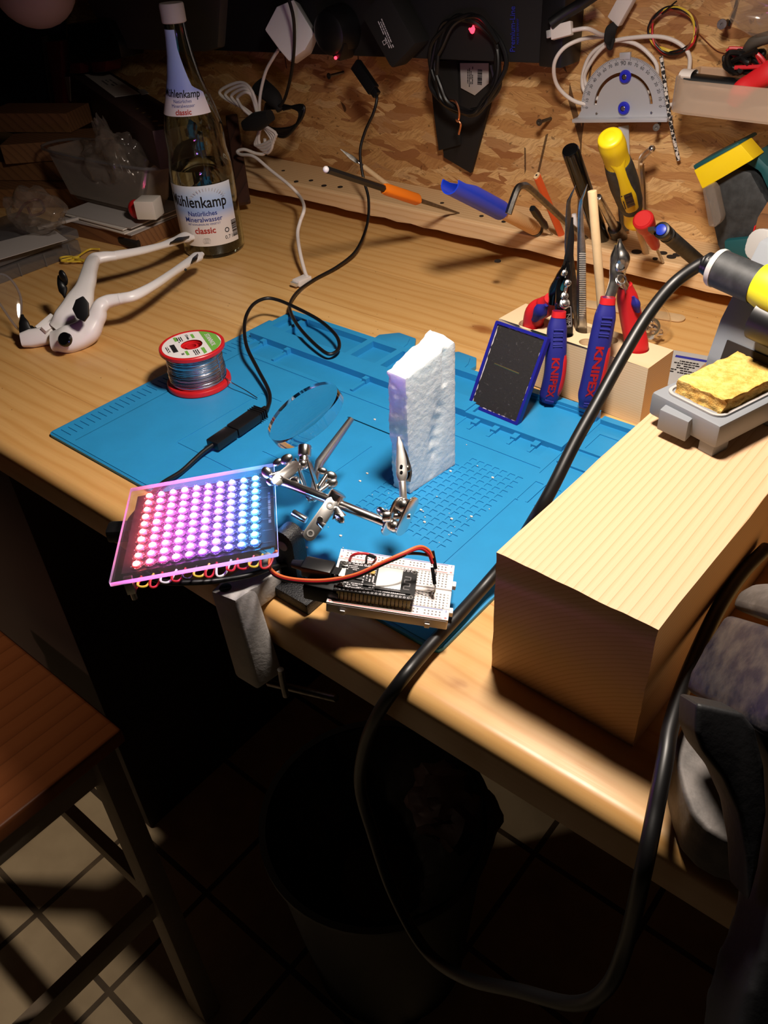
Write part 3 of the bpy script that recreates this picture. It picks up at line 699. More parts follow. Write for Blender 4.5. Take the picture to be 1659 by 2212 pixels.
def handle(name, th, px, ydep, wid, label_text=None, inner=None, cap=True, tl=(0.40, 0.86), rev=False, red_side=1, grips=(0.17, 0.33)):
    """dipped plier handle: navy outside, red inside and neck; px = [(x, y, y-depth)]"""
    P = crv([ay(a, b, ydep if len(c) == 0 else c[0]) for a, b, *c in px], 10)
    n = len(P); W = [wid*0.62, wid*0.95, wid, wid, wid*0.98, wid*0.72]
    bm = nb(); sweep(bm, P, [(w_, w_*0.82) for w_ in W], VIEW, 18, 2.6); h = part('handle', bm, 'navy_rubber', th)
    bm = nb(); sweep(bm, P[:max(4, n//11)], [(W[0]*1.06, W[0]*0.9), (W[0]*1.12, W[0]*0.98)], VIEW, 18, 2.6); part('handle_collar', bm, 'bright_red', h)
    # red inner panel along one side
    a, b = int(n*0.30), int(n*0.90); S_ = []
    for i in range(a, b):
        tg = (P[min(i+1, n-1)]-P[max(i-1, 0)]).normalized(); s = tg.cross(VIEW).normalized()*red_side; S_.append(P[i]+s*wid*0.62)
    bm = nb(); sweep(bm, S_, [(wid*0.12, wid*0.5), (wid*0.48, wid*0.74), (wid*0.50, wid*0.74), (wid*0.2, wid*0.5)], VIEW, 14, 2.4); part('handle_panel', bm, 'bright_red', h)
    if label_text:
        i0, i1 = int(n*tl[0]), int(n*tl[1]); L = (P[i1]-P[i0]).length; d = (P[i1]-P[i0]).normalized(); nn = (VIEW-d*VIEW.dot(d)).normalized()
        side = d.cross(nn).normalized()
        def along(c):
            f = min(max((c.x/L)+0.5, 0), 1); k = i0+f*(i1-i0); a_ = int(k); g = k-a_; p = P[a_].lerp(P[min(a_+1, n-1)], g)
            return p - side*(c.y) - side*wid*0.14*red_side*(-1)*(-1) + nn*(wid*0.82*(1-abs(c.y/wid)**2.6*0.3)+0.0003)
        tb = text_bm(label_text, wid*1.0, None, 0.0004, sx=1.0, bold=0.00035); xs = [v.co.x for v in tb.verts]; k_ = L/(max(xs)-min(xs))
        for v in tb.verts: v.co = along(V3((v.co.x*k_, v.co.y, v.co.z)))
        part('brand_print', tb, 'knipex_red', h)
        for g0, cnt in ((grips[0], 6), (0.90, 3)):
            for c in range(cnt):
                k = int(n*(g0+c*0.032)); 
                if k >= n-2: continue
                d2 = (P[k+1]-P[k]).normalized(); s2 = d2.cross(nn).normalized(); o = P[k]+nn*wid*0.80
                bm = nb(); sweep(bm, [o-s2*wid*0.45, o+s2*wid*0.45], 0.0009, None, 8); part('grip_rib', bm, 'navy_rubber', h)
    return h
# --- stripping pliers at the left
pl = thing('stripping_pliers', 'blue and red stripping pliers with black jaws standing in the leftmost hole of the block', 'pliers', BLK_M @ V3((0.03, 0, 0.03)))
handle('handle', pl, [(1208, 672, FY-0.025), (1203, 715, FY-0.029), (1201, 760, FY-0.033), (1197, 808, FY-0.036), (1187, 850, FY-0.038), (1181, 864, FY-0.038)], FY, 0.0096, 'KNIPEX', tl=(0.42, 0.80), red_side=-1)
c0 = BLK_M @ V3((*holes[0][0], 0.03))
bm = nb(); sweep(bm, crv([ay(1190, 645, FY), ay(1178, 662, FY+0.004), c0+V3((0.004, 0, 0.043)), c0+V3((0, 0, 0.02)), c0], 8), [(0.006, 0.006), (0.010, 0.008), (0.0105, 0.0085), (0.009, 0.008), (0.007, 0.007)], VIEW, 16, 2.5); ih = part('handle', bm, 'bright_red', pl)
bm = nb(); sweep(bm, crv([ay(1186, 655, FY-0.002), ay(1172, 668, FY), ay(1160, 683, FY+0.004)], 6), [(0.002, 0.006), (0.0075, 0.009), (0.004, 0.008)], VIEW, 12, 2.5); part('handle_panel', bm, 'navy_rubber', ih)
bm = nb(); JP = [ay(1196, 655, FY-0.004), ay(1203, 628, FY-0.006), ay(1214, 600, FY-0.006), ay(1222, 575, FY-0.004)]
sweep(bm, crv(JP, 6), [(0.0052, 0.0035), (0.0075, 0.004), (0.006, 0.004), (0.0035, 0.003)], VIEW, 12, 3)
sweep(bm, crv([ay(1207, 676, FY-0.016), ay(1212, 650, FY-0.014), ay(1214, 625, FY-0.010), ay(1222, 590, FY-0.006), ay(1226, 565, FY-0.004)], 6), [(0.004, 0.0035), (0.0055, 0.004), (0.006, 0.004), (0.0045, 0.0035), (0.0022, 0.003)], VIEW, 12, 3); part('jaws', bm, 'black_gloss', pl)
bm = nb()
for (x, y, r_) in ((1219, 656, 0.0048), (1219, 640, 0.0035), (1219, 590, 0.0026), (1226, 612, 0.003)):
    p = ay(x, y, FY-0.016); cyl(bm, p-VIEW*0.004, p+VIEW*0.003, r_, bev=0.0008); cyl(bm, p+VIEW*0.003, p+VIEW*0.0052, r_*0.6, bev=0.0005)
sweep(bm, [ay(1219, 640, FY-0.016), ay(1227, 605, FY-0.014)], 0.0016, None, 8); part('adjusting_screw', bm, 'chrome', pl)
bm = nb(); sweep(bm, [ay(1209, 640, FY-0.013), ay(1222, 606, FY-0.012)], (0.0022, 0.0012), VIEW, 10); part('spring', bm, 'teal_plastic', pl)
# --- side cutter
pl = thing('cutting_pliers', 'blue and red handled pliers with steel jaws astride the front of the wooden block', 'pliers', BLK_M @ V3((0.13, 0, 0.03)))
handle('handle', pl, [(1314, 642, FY-0.022), (1306, 690, FY-0.026), (1296, 740, FY-0.030), (1284, 800, FY-0.034), (1272, 850, FY-0.037), (1266, 876, FY-0.038)], FY, 0.0098, 'KNIPEX', tl=(0.40, 0.80), red_side=-1)
c1 = BLK_M @ V3((*holes[5][0], 0.03))
bm = nb(); sweep(bm, crv([ay(1349, 616, FY+0.006), ay(1356, 650, FY+0.010), ay(1366, 700, FY+0.014), c1+V3((0, 0, 0.03)), c1], 8), [(0.0065, 0.006), (0.0092, 0.008), (0.0098, 0.0085), (0.0105, 0.0085), (0.0085, 0.0075)], VIEW, 16, 2.6); ih = part('handle', bm, 'bright_red', pl)
bm = nb(); sweep(bm, crv([ay(1366, 640, FY+0.006), ay(1372, 655, FY+0.007), ay(1376, 672, FY+0.009)], 6), [(0.001, 0.004), (0.0036, 0.006), (0.002, 0.004)], VIEW, 10, 2.5); part('handle_panel', bm, 'navy_rubber', ih)
bm = nb(); sweep(bm, crv([ay(1316, 645, FY-0.016), ay(1326, 615, FY-0.010), ay(1332, 590, FY-0.006), ay(1329, 560, FY-0.004), ay(1331, 527, FY-0.003)], 7), [(0.0045, 0.003), (0.0048, 0.0034), (0.0062, 0.004), (0.0045, 0.0035), (0.0012, 0.0022)], VIEW, 12, 3)
sweep(bm, crv([ay(1352, 622, FY+0.004), ay(1343, 606, FY), ay(1338, 585, FY-0.004), ay(1347, 560, FY-0.004), ay(1341, 538, FY-0.003), ay(1338, 516, FY-0.002)], 7), [(0.0035, 0.003), (0.004, 0.003), (0.0058, 0.004), (0.0055, 0.0038), (0.0036, 0.003), (0.0012, 0.002)], VIEW, 12, 3); part('jaws', bm, 'steel', pl)
bm = nb(); p = ay(1338, 578, FY-0.006); cyl(bm, p-VIEW*0.004, p+VIEW*0.004, 0.0042, bev=0.001); cyl(bm, p+VIEW*0.004, p+VIEW*0.005, 0.0026); part('pivot', bm, 'chrome', pl)
bm = nb(); o = ay(1340, 606, FY-0.008); fm = frame(o, VIEW.orthogonal(), n=VIEW)
sweep(bm, [ay(1322, 636, FY-0.014)]+[fm @ V3((0.0042*cos(a), 0.0042*sin(a), -0.002+0.0003*i)) for i, a in enumerate([rad(-150+30*k) for k in range(27)])]+[ay(1352, 634, FY+0.002)], 0.0006, None, 7); part('spring', bm, 'steel', pl)
# --- tweezers
tw = thing('tweezers', 'long bent-tip steel tweezers with ribbed grips standing in the middle of the block', 'tweezers', BLK_M @ V3((*holes[2][0], 0.03)))
ct = BLK_M @ V3((*holes[2][0], 0.036)); TY = ct.y
bm = nb(); sweep(bm, crv([ct, ay(1249, 690, TY), ay(1238, 620, TY-0.002), ay(1229, 540, TY-0.006), ay(1228, 480, TY-0.008), ay(1228, 440, TY-0.010), ay(1233, 424, TY-0.010), ay(1244, 400, TY-0.012)], 7), [(0.0042, 0.0007), (0.0046, 0.0008), (0.0046, 0.0008), (0.0042, 0.0009), (0.0030, 0.001), (0.0020, 0.001), (0.0011, 0.0009), (0.0003, 0.0004)], VIEW+V3((0.25, 0, 0)), 10, 3); part('arm', bm, 'dark_steel', tw)
bm = nb(); AP = crv([ct+V3((0.002, 0, 0)), ay(1257, 690, TY), ay(1256, 620, TY+0.002), ay(1256, 545, TY+0.002), ay(1254, 480, TY), ay(1255, 437, TY-0.002), ay(1261, 420, TY-0.004), ay(1269, 398, TY-0.008)], 7)
sweep(bm, AP, [(0.0040, 0.0007), (0.0044, 0.0008), (0.0044, 0.0008), (0.0040, 0.0009), (0.0028, 0.001), (0.0018, 0.001), (0.0010, 0.0009), (0.0003, 0.0004)], VIEW+V3((-0.35, 0, 0)), 10, 3); rarm = part('arm', bm, 'steel', tw)
for k in range(30):
    p = ay(1257.5, 682-4.6*k, TY+0.0005)+VIEW*0.0012; bm = nb(); sweep(bm, [p-_R*0.0031, p+_R*0.0031], (0.0007, 0.0005), VIEW, 6); part('grip_rib', bm, 'steel', rarm)
# --- flat black tool with a white print beside the tweezers
bk = thing('black_blade_handle', 'flat black tool with a small white print standing left of the tweezers in the block', 'tool', BLK_M @ V3((*holes[1][0], 0.03)))
cb = BLK_M @ V3((*holes[1][0], 0.036)); BY = cb.y
bm = nb(); KP = crv([cb, ay(1223, 712, BY), ay(1221, 650, BY), ay(1222, 600, BY-0.002), ay(1228, 560, BY-0.004), ay(1233, 520, BY-0.005), ay(1236, 470, BY-0.006)], 7)
sweep(bm, KP, [(0.0062, 0.0016), (0.0066, 0.0016), (0.0066, 0.0018), (0.0060, 0.0018), (0.0042, 0.0016), (0.0030, 0.0014), (0.0010, 0.0008)], VIEW, 12, 4); part('body', bm, 'black_plastic', bk)
bm = nb(); mm = frame(ay(1226, 686, BY)+VIEW*0.0022, ay(1223, 712, BY)-ay(1221, 650, BY), n=VIEW)
plate(bm, rrect(0.020, 0.0062, 0.0005, 2), [rrect(0.0192, 0.0054, 0.0004, 2)], 0.0002, mm); merge(bm, text_bm('NIM', 0.0055, mm @ T(0.003, 0, 0.0001), sx=1.3)); part('print', bm, 'ink_white', bk)
# --- beech stick
bm = nb(); p, r_ = BLK_M @ V3((0.096, 0.030, 0.045)), ay(1279, 412, TY-0.012); p = BLK_M @ V3((*holes[4][0], 0.03))
cyl(bm, p+V3((0, 0, 0.0)), r_, 0.0042, 0.0040, 14, bev=0.0006)
solo('wooden_stick', bm, 'stick_wood', 'thin round beech stick standing in the tool block right of the tweezers', 'stick')
# --- clear dome with metal inside, spatula, card behind the block
gb = az(1400, 735, 0.0); g = thing('clear_jar', 'small round clear jar with shiny metal parts on the bench behind the tool block', 'jar', gb)
bm = nb(); pr = [(0, 0.0)]+[(0.021*sin(a), 0.0205-0.0205*cos(a)) for a in [rad(20+14*k) for k in range(12)]]+[(0, 0.041)]
lathe(bm, pr, T(*gb), 32); part('jar_wall', bm, 'clear_dome', g)
rr = random.Random(8); bm = nb()
for k in range(9):
    p = gb+V3((rr.uniform(-.011, .011), rr.uniform(-.011, .011), rr.uniform(.006, .026))); d = V3((rr.uniform(-1, 1), rr.uniform(-1, 1), rr.uniform(-.4, .6))).normalized()*0.006
    cyl(bm, p-d, p+d, 0.0022, bev=0.0004)
lathe(bm, [(0.012, 0.018), (0.0145, 0.018), (0.0145, 0.022), (0.012, 0.022), (0.012, 0.018)], T(*gb) @ RX(0.5), 24); part('metal_parts', bm, 'chrome', g)
a, b = az(1250, 655, 0.0008), az(1462, 688, 0.0008); bm = nb(); d = (b-a); prism(bm, rrect(d.length+0.018, 0.0185, 0.0088, 8), 0.0016, frame((a+b)/2, d, n=(0, 0, 1)), 0.0003)
solo('wooden_spatula', bm, 'stick_wood', 'flat round-ended wooden spatula lying on the bench behind the clear jar', 'spatula')
cq = [az(1440, 742, 0.001), az(1560, 770, 0.001), az(1515, 850, 0.001), az(1405, 830, 0.001)]
cdx = (az(1534, 769, 0.0)-az(1453, 755, 0.0)).normalized(); cm_ = frame(az(1478, 800, 0.0), cdx, n=(0, 0, 1))
bm = nb(); box(bm, (0.105, 0.075, 0.0012), cm_, c=(0.012, 0, 0.0008)); crd = solo('info_card', bm, 'light_grey', 'pale grey printed card lying on the bench between the tool block and the iron stand', 'card', smooth=0)
cm2 = frame(az(1495, 775, 0.0016), cdx, n=(0, 0, 1)); bm = nb(); box(bm, (0.034, 0.0048, 0.0002), cm2); part('blue_bar', bm, 'ink_navy', crd)
bm = nb(); merge(bm, scribble(random.Random(2), 0.030, 0.03, 6, cm2 @ T(0, -0.022, 0))); part('small_print', bm, 'ink', crd)

# ------------------------------------------------------------------ soldering iron stand: tray, sponge, holder, iron
st = thing('iron_stand', 'grey plastic soldering iron stand with a sponge tray on the timber beam', 'iron stand', V3((0.12, 0.27, BH)))
ZP = BH+0.026
c_ = [az(1407, 846, ZP), az(1553, 762, ZP), az(1680, 810, ZP), az(1556, 922, ZP)]
tx = (c_[3]-c_[0]).normalized(); tyv = V3((-tx.y, tx.x, 0)); o0 = c_[0]; TM = frame(V3((o0.x, o0.y, BH)), tx, n=(0, 0, 1)); TW, TD = (c_[3]-c_[0]).length, 0.088
bm = nb(); prism(bm, [(0, 0), (TW, 0), (TW, TD), (0, TD)], 0.018, TM @ T(0, 0, 0.008), 0.003)
box(bm, (0.012, 0.016, 0.0095), TM, c=(TW-0.0085, 0.010, 0.0047), bev=0.001); box(bm, (0.012, 0.012, 0.0095), TM, c=(0.008, TD-0.02, 0.0047), bev=0.001); box(bm, (0.012, 0.012, 0.0095), TM, c=(TW-0.008, TD-0.02, 0.0047), bev=0.001)
# front latch
lp = [TM.inverted() @ az(x, y, ZP-0.004) for x, y in ((1425, 884), (1488, 912), (1512, 888), (1450, 862))]
prism(bm, [(p.x, p.y) for p in lp], 0.016, TM @ T(0, 0, 0.006), 0.0012)
part('tray', bm, 'grey_plastic', st)
bm = nb(); plate(bm, [(x+TW/2, y+TD/2) for x, y in rrect(TW-0.011, TD-0.012, 0.008)], [[(x+TW/2, y+TD/2) for x, y in rrect(TW-0.015, TD-0.016, 0.007)]], 0.002, TM @ T(0, 0, 0.0255)); part('tray_lip', bm, 'tray_lining', st)
# holder body behind the tray
yb0 = TD+0.001
P_ = [(0.0, 0.0), (0.062, 0.0), (0.078, 0.045), (0.080, 0.075), (0.060, 0.118), (0.035, 0.125), (0.012, 0.085), (0.0, 0.05)]
XL = -0.012
def hb(px, py, x): p = TM.inverted() @ apl(px, py, TM @ V3((x, 0, 0)), tx); return p
sil = [hb(*p, XL) for p in ((1527, 770), (1555, 690), (1598, 605), (1640, 520))]
print('stand silhouette', [tuple(round(k, 3) for k in p) for p in sil])
lo, hi = sil[0], sil[2]
prof = [(sil[0].y, 0.0), (sil[0].y, sil[0].z), (sil[1].y, sil[1].z), (sil[2].y, sil[2].z), (sil[3].y, sil[3].z), (sil[3].y+0.030, sil[3].z+0.004), (sil[3].y+0.055, sil[3].z-0.030), (sil[3].y+0.06, 0.0)]
bm = nb(); HM = TM @ Matrix(((0, 0, 1, XL), (1, 0, 0, 0), (0, 1, 0, 0), (0, 0, 0, 1)))
prism(bm, prof, 0.085, HM, 0.002); part('holder_body', bm, 'grey_plastic', st)
s0, s1 = V3((sil[0].y, sil[0].z, 0)), V3((sil[1].y, sil[1].z, 0)); dd = (s1-s0)
bm = nb(); fm = frame(TM @ V3((XL+0.045, sil[0].y+dd.x*0.30, sil[0].z+dd.y*0.30)), tx, TM.to_3x3() @ V3((0, dd.x, dd.y))); box(bm, (0.066, dd.length*0.62, 0.003), fm, c=(0, 0, 0.0)); part('slot', bm, 'hole_dark', st)
# sponge
sb = nb(); bmesh.ops.create_cube(sb, size=1); SZ = 0.011; scx, scy = TW/2+0.001, TD/2
bmesh.ops.transform(sb, matrix=T(scx, scy, 0.0255+SZ/2) @ Matrix.Diagonal((TW-0.020, TD-0.024, SZ, 1)), verts=sb.verts); bmesh.ops.subdivide_edges(sb, edges=sb.edges[:], cuts=15, use_grid_fill=True)
for v in sb.verts:
    p = v.co.copy(); n_ = 0.0012*mn.noise(p*300)+0.0012*mn.noise(p*120)
    if p.z > 0.0255+SZ-0.001: v.co.z += n_-0.0035*math.exp(-(((p.x-scx-0.004)/0.016)**2+((p.y-scy)/0.018)**2)*0.9)*0.4
    else: v.co.x += n_*0.8; v.co.y += n_*0.8
bm = nb(); merge(bm, sb, TM); solo('cleaning_sponge', bm, 'sponge', 'worn yellow cleaning sponge in the grey tray of the iron stand', 'sponge', smooth=60)
# iron
IA, IB = ad(1527, 566, 0.59), ad(1700, 640, 0.555)
iron = thing('soldering_iron', 'soldering iron with a dark grey and yellow handle resting in its stand', 'soldering iron', (IA+IB)/2)
id_ = (IB-IA).normalized()
def ip(px, py): 
    d = ray(px, py); return CAM_P+d*(0.59+(px-1527)/173*(-0.035))
bm = nb(); i1, i2 = ip(1548, 578), ip(1640, 612); rI = 0.0129; lathe(bm, [(0, 0), (rI*0.86, 0), (rI, 0.0012), (rI, (i2-i1).length), (0, (i2-i1).length)], frame(i1, id_.orthogonal(), n=id_), 36); part('handle_sleeve', bm, 'dark_rubber', iron)
bm = nb(); lathe(bm, [(rI*0.55, -0.0016), (rI*0.97, -0.0016), (rI*1.04, 0.0), (rI*1.04, 0.0026), (rI*0.9, 0.003)], frame(i1, id_.orthogonal(), n=id_), 36); part('end_ring', bm, 'light_grey', iron)
bm = nb(); lathe(bm, [(0, 0), (rI*1.05, 0), (rI*1.12, 0.003), (rI*1.28, 0.012), (rI*1.35, 0.03), (rI*1.3, 0.07), (0, 0.07)], frame(i2, id_.orthogonal(), n=id_), 36); part('yellow_grip', bm, 'yellow_green', iron)
bm = nb(); j = ip(1648, 646); lathe(bm, [(rI*0.6, 0), (rI*1.2, 0), (rI*1.2, 0.05), (0, 0.05)], frame(j+V3((0, 0, -0.013)), id_.orthogonal(), n=id_), 24); part('rest_ring', bm, 'black_plastic', st)
tq = frame(i1.lerp(i2, 0.45)+VIEW*(rI+0.0002), id_, n=VIEW)
bm = nb()
def wrapi(c):
    a = c.y/rI; return V3((c.x, rI*sin(a), rI*cos(a)-rI+c.z))
for k in range(2): tube(bm, [tq @ wrapi(V3((x+k*0.006, 0.006+y, 0.0))) for x, y in ((-0.004, 0.004), (-0.003, 0.0015), (-0.0015, 0.0), (-0.0035, -0.001))], 0.0004, 6)
part('mark', bm, 'light_grey', iron)
CR = 0.0046
cab = [i1+id_*0.004, ip(1530, 568), ad(1502, 578, 0.594), ad(1452, 616, 0.600), ad(1400, 680, 0.598), ad(1348, 765, 0.594), ad(1290, 870, 0.588), ad(1240, 960, 0.583), ad(1195, 1050, 0.578), V3(az(1160, 1112, 0.065)), V3(az(1110, 1190, 0.030)), V3(az(1050, 1262, 0.0125)), V3(az(985, 1335, 0.0105)), V3(az(925, 1400, 0.0090)), V3(az(868, 1468, 0.0075)), ay(818, 1540, -0.010), ay(788, 1612, -0.014), ay(778, 1700, -0.016), ay(805, 1800, -0.020), ay(850, 1930, -0.03), ay(918, 2050, -0.04), ay(1000, 2110, -0.05), ay(1120, 2140, -0.05), ay(1240, 2168, -0.05), ay(1310, 2135, -0.045), ay(1352, 2040, -0.035), ad(1390, 1880, 0.425), ad(1418, 1740, 0.432), ad(1437, 1640, 0.443), ad(1450, 1565, 0.458), ad(1487, 1455, 0.485), ad(1548, 1322, 0.515), ad(1602, 1240, 0.54), ad(1655, 1185, 0.56)]
bm = nb(); tube(bm, cab, CR, 14, 8); cb_ = part('mains_lead', bm, 'cable_black', iron)
bm = nb(); sweep(bm, [ip(1546, 577), ip(1530, 569), ad(1516, 572, 0.593)], [(0.0087, 0.0087), (0.0078, 0.0078), (0.0048, 0.0048)], None, 18)
for k in range(3):
    p = ip(1540-7*k, 574-2.0*k); lathe(bm, [(0.006, -0.001), (0.0090-0.0008*k, -0.001), (0.0090-0.0008*k, 0.001), (0.006, 0.001)], frame(p, id_.orthogonal(), n=id_), 20)
part('strain_relief', bm, 'black_plastic', iron)
# ------------------------------------------------------------------ grey cast clamp on the bench edge
clamp = thing('bench_clamp', 'grey cast iron clamp gripping the front bench edge under the LED panel', 'clamp', az(520, 1265, 0))
bm = nb(); zc = 0.022
top = [az(x, y, zc) for x, y in ((454, 1277), (508, 1298), (556, 1264), (484, 1250))]
bot = [ay(508, 1461, top[0].y), ay(557, 1491, top[1].y), ay(566, 1440, -0.003), ay(525, 1420, -0.003)]
bot[2] = V3((bot[1].x+0.012, -0.003, bot[1].z+0.012)); bot[3] = V3((bot[0].x+0.008, -0.003, bot[0].z+0.012))
for p in top[2:]: p.y = min(p.y, -0.002)
hull8(bm, top, bot, 0.0025); part('jaw', bm, 'grey_cast', clamp)
bm = nb(); pl_ = [az(x, y, zc+0.0005) for x, y in ((480, 1252), (578, 1189), (606, 1205), (604, 1232), (556, 1266), (506, 1290))]
prism(bm, [(p.x, p.y) for p in pl_], zc-0.001, T(0, 0, 0.0012), 0.002); part('arm', bm, 'grey_cast', clamp)
bm = nb(); p = az(487, 1270, zc); cyl(bm, p+V3((0, 0, -0.004)), p+V3((0, 0, 0.0008)), 0.0046, bev=0.0006); part('slot', bm, 'black_plastic', clamp)
bm = nb(); p0, p1 = ay(580, 1474, -0.004), ay(727, 1508, 0.004); cyl(bm, p0, p1, 0.0032, bev=0.0008); part('spindle', bm, 'dark_steel', clamp)
bm = nb(); tube(bm, [ay(606, 1446, -0.010), ay(611, 1475, -0.010), ay(618, 1503, -0.010)], 0.0026, 10); part('tommy_bar', bm, 'dark_steel', clamp)

# ------------------------------------------------------------------ LED panel
LC = [V3((-0.2499, 0.0008, 0.0479)), V3((-0.1728, 0.0854, 0.0547)), V3((-0.0823, 0.0020, 0.0648)), V3((-0.1594, -0.0826, 0.0580))]
lx = (LC[1]-LC[0]).normalized(); ln = lx.cross(LC[0]-LC[3]).normalized(); LM = frame((LC[0]+LC[2])/2, lx, n=ln); LW, LH = (LC[1]-LC[0]).length, (LC[0]-LC[3]).length
panel = thing('led_panel', 'clear acrylic panel over a grid of lit LEDs fading from red to blue', 'LED panel', LM @ V3((0, 0, -0.01)))
bm = nb(); prism(bm, rrect(LW, LH, 0.0012, 2), 0.0032, LM @ T(0, 0, -0.0032)); sheet = part('acrylic_sheet', bm, ['clear_sheet', 'edge_acrylic'], panel, smooth=0)
for f in sheet.data.polygons:
    if abs(f.normal.dot(ln)) < 0.5: f.material_index = 1
LPL = LM @ V3((0, 0, -0.0062))
def lp_(x, y): return LM.inverted() @ apl(x, y, LPL, ln)
g00, g90, g99, g09 = lp_(323, 1072), lp_(552, 1034), lp_(550, 1172), lp_(295, 1219)
cols = [(1.0, .10, .10), (1.0, .10, .34), (1.0, .12, .62), (.92, .13, .85), (.75, .14, 1.0), (.60, .14, 1.0), (.45, .15, 1.0), (.26, .16, 1.0), (.08, .22, 1.0), (.05, .40, 1.0)]
def emi(name, c, s):
    t = NT(name); b = t.b; b.inputs['Base Color'].default_value = (0.25, 0.25, 0.25, 1); b.inputs['Emission Color'].default_value = tuple(c)+(1,); b.inputs['Emission Strength'].default_value = s; M[name] = t.m
rr = random.Random(6)
bm = nb(); bc = (g00+g99+g90+g09)/4; box(bm, (0.105, 0.103, 0.0010), LM, c=(bc.x, bc.y, -0.0084)); part('backing_board', bm, 'solder_mask', panel)
for c, col in enumerate(cols):
    emi('led_core_%d' % c, col, 200.0); emi('led_halo_%d' % c, tuple(v**2.2 for v in col), 1.6)
    for r_ in range(10):
        p = bil((g00, g90, g99, g09), c/9, r_/9); m = LM @ T(p.x, p.y, -0.0075)
        bm = nb(); s = 1.12 if (c+2*r_) % 3 == 0 else 0.92
        def add(fn, mi):
            k = len(bm.faces); fn(); bm.faces.ensure_lookup_table()
            for f in bm.faces[k:]: f.material_index = mi
        add(lambda: lathe(bm, [(0, 0), (0.0048, 0), (0.0048, 0.0007), (0, 0.0007)], m, 16), 0)
        add(lambda: lathe(bm, [(0, 0.0006), (0.0031, 0.0006), (0.0031, 0.0016), (0.0027, 0.0018), (0, 0.0018)], m, 16), 2)
        add(lambda: lathe(bm, [(0.0021*s, 0.0018), (0.0019*s, 0.0026), (0.0012*s, 0.0032), (0, 0.0034)], m, 14), 1)
        for a in range(6): add(lambda: box(bm, (0.0008, 0.0005, 0.0002), m @ RZ(a*1.047+0.3), c=(0.0040, 0, 0.0008)), 3)
        o = part('led', bm, ['solder_mask', 'led_core_%d' % c, 'led_halo_%d' % c, 'ink_white'], panel)
bm = nb(); rx = lp_(574, 1040).x; box(bm, (0.0105, 0.104, 0.0012), LM, c=(bc.x+0.0575 if rx is None else rx, bc.y+0.001, -0.0080)); rl = part('ruler_strip', bm, 'black_plastic', panel)
bm = nb(); merge(bm, scribble(random.Random(9), 0.05, 0.004, 1, LM @ T(rx+0.002, bc.y+0.004, -0.0073) @ RZ(pi/2)))
for k in range(7): box(bm, (0.0075, 0.0003, 0.0001), LM, c=(rx, bc.y-0.045+0.015*k, -0.0073))
part('ruler_marks', bm, 'ink_grey', rl)
# wires under the panel
wc = ['wire_red', 'wire_yellow', 'wire_red', 'label_white', 'wire_red', 'cable_black', 'wire_yellow', 'wire_red', 'label_white', 'wire_red']
for k in range(13):
    f = k/12; e0 = LC[3].lerp(LC[2], 0.08+0.8*f); inn = (LC[0]-LC[3]).normalized(); dn = -ln
    s0 = e0+inn*0.012+dn*0.009; s1 = e0+inn*(0.003+0.003*rr.random())+dn*(0.009+0.004*rr.random()); s2 = e0+lx*(0.006+0.005*rr.random())+inn*0.016+dn*0.010
    bm = nb(); tube(bm, [s0, s1, (s1+s2)/2+dn*0.003-inn*0.003, s2], 0.00085, 8); part('wire', bm, wc[k % 10], panel)
bm = nb(); m = LM @ T((LM.inverted() @ LC[3]).x+0.011, -LH/2+0.006, -0.009); box(bm, (0.006, 0.006, 0.012), m, bev=0.0006); cyl(bm, m @ V3((0, 0, -0.006)), m @ V3((0, 0, -0.012)), 0.002); part('corner_screw', bm, 'steel', panel)

# ------------------------------------------------------------------ helping hand with magnifier
hh = thing('helping_hand', 'chrome helping hand with magnifying lens and clips on a black cast foot', 'helping hand', az(640, 1290, 0))
f0, f1, f2 = az(666, 1331, 0), az(707, 1295, 0), az(577, 1279, 0); f3 = f1+f2-f0
bm = nb(); prism(bm, [(p.x, p.y) for p in (f0, f1, f3, f2)], 0.0105, T(0, 0, 0), 0.002)
vh = V3((VIEW.x, VIEW.y, 0)).normalized(); rh = V3((_R.x, _R.y, 0)).normalized(); lnrm = (vh*0.82-rh*0.57).normalized(); lux = V3((0, 0, 1)).cross(lnrm).normalized()
lb = az(622, 1248, 0.010); LG = frame(lb, lux, n=lnrm)
lt = vup(617, 1149, lb); hL = lt.z-lb.z; wL = 0.0096
prism(bm, [(-wL, 0)]+[(wL, 0)]+[(wL*cos(a), hL-wL+wL*sin(a)) for a in [pi*k/12 for k in range(13)]], -0.0145, LG, 0.0018)
part('foot', bm, 'black_cast', hh)
bm = nb(); cyl(bm, LG @ V3((0, hL-0.0125, -0.001)), LG @ V3((0, hL-0.0125, 0.0006)), 0.0042, bev=0.0003); part('pivot_pin', bm, 'light_grey', hh)
def H(px, py, z): return az(px, py, z)
A0 = LG @ V3((0.003, hL-0.010, -0.013)); dA = dep(A0)
bm = nb(); J1, J2 = ad(672, 1152, dA-0.004), ad(714, 1092, dA+0.004)
cyl(bm, A0, J1, 0.0030, bev=0.0006); ball(bm, J1, 0.0046)
jd = (J2-J1).normalized(); jn = jd.cross(VIEW).normalized()
for s in (-1, 1):
    prism(bm, rrect((J2-J1).length+0.012, 0.0095, 0.0047, 8), 0.0014, frame((J1+J2)/2+jn*0.0*s+VIEW*(0.0042*s), jd, n=VIEW), 0.0003)
ball(bm, J2, 0.0048); cyl(bm, (J1+J2)/2-VIEW*0.008, (J1+J2)/2+VIEW*0.009, 0.0021)
for p in (J1, J2): lathe(bm, [(0.0016, 0), (0.0028, 0), (0.0028, 0.0006), (0.0016, 0.0006)], frame(p+VIEW*0.0056, jd, n=VIEW), 16)
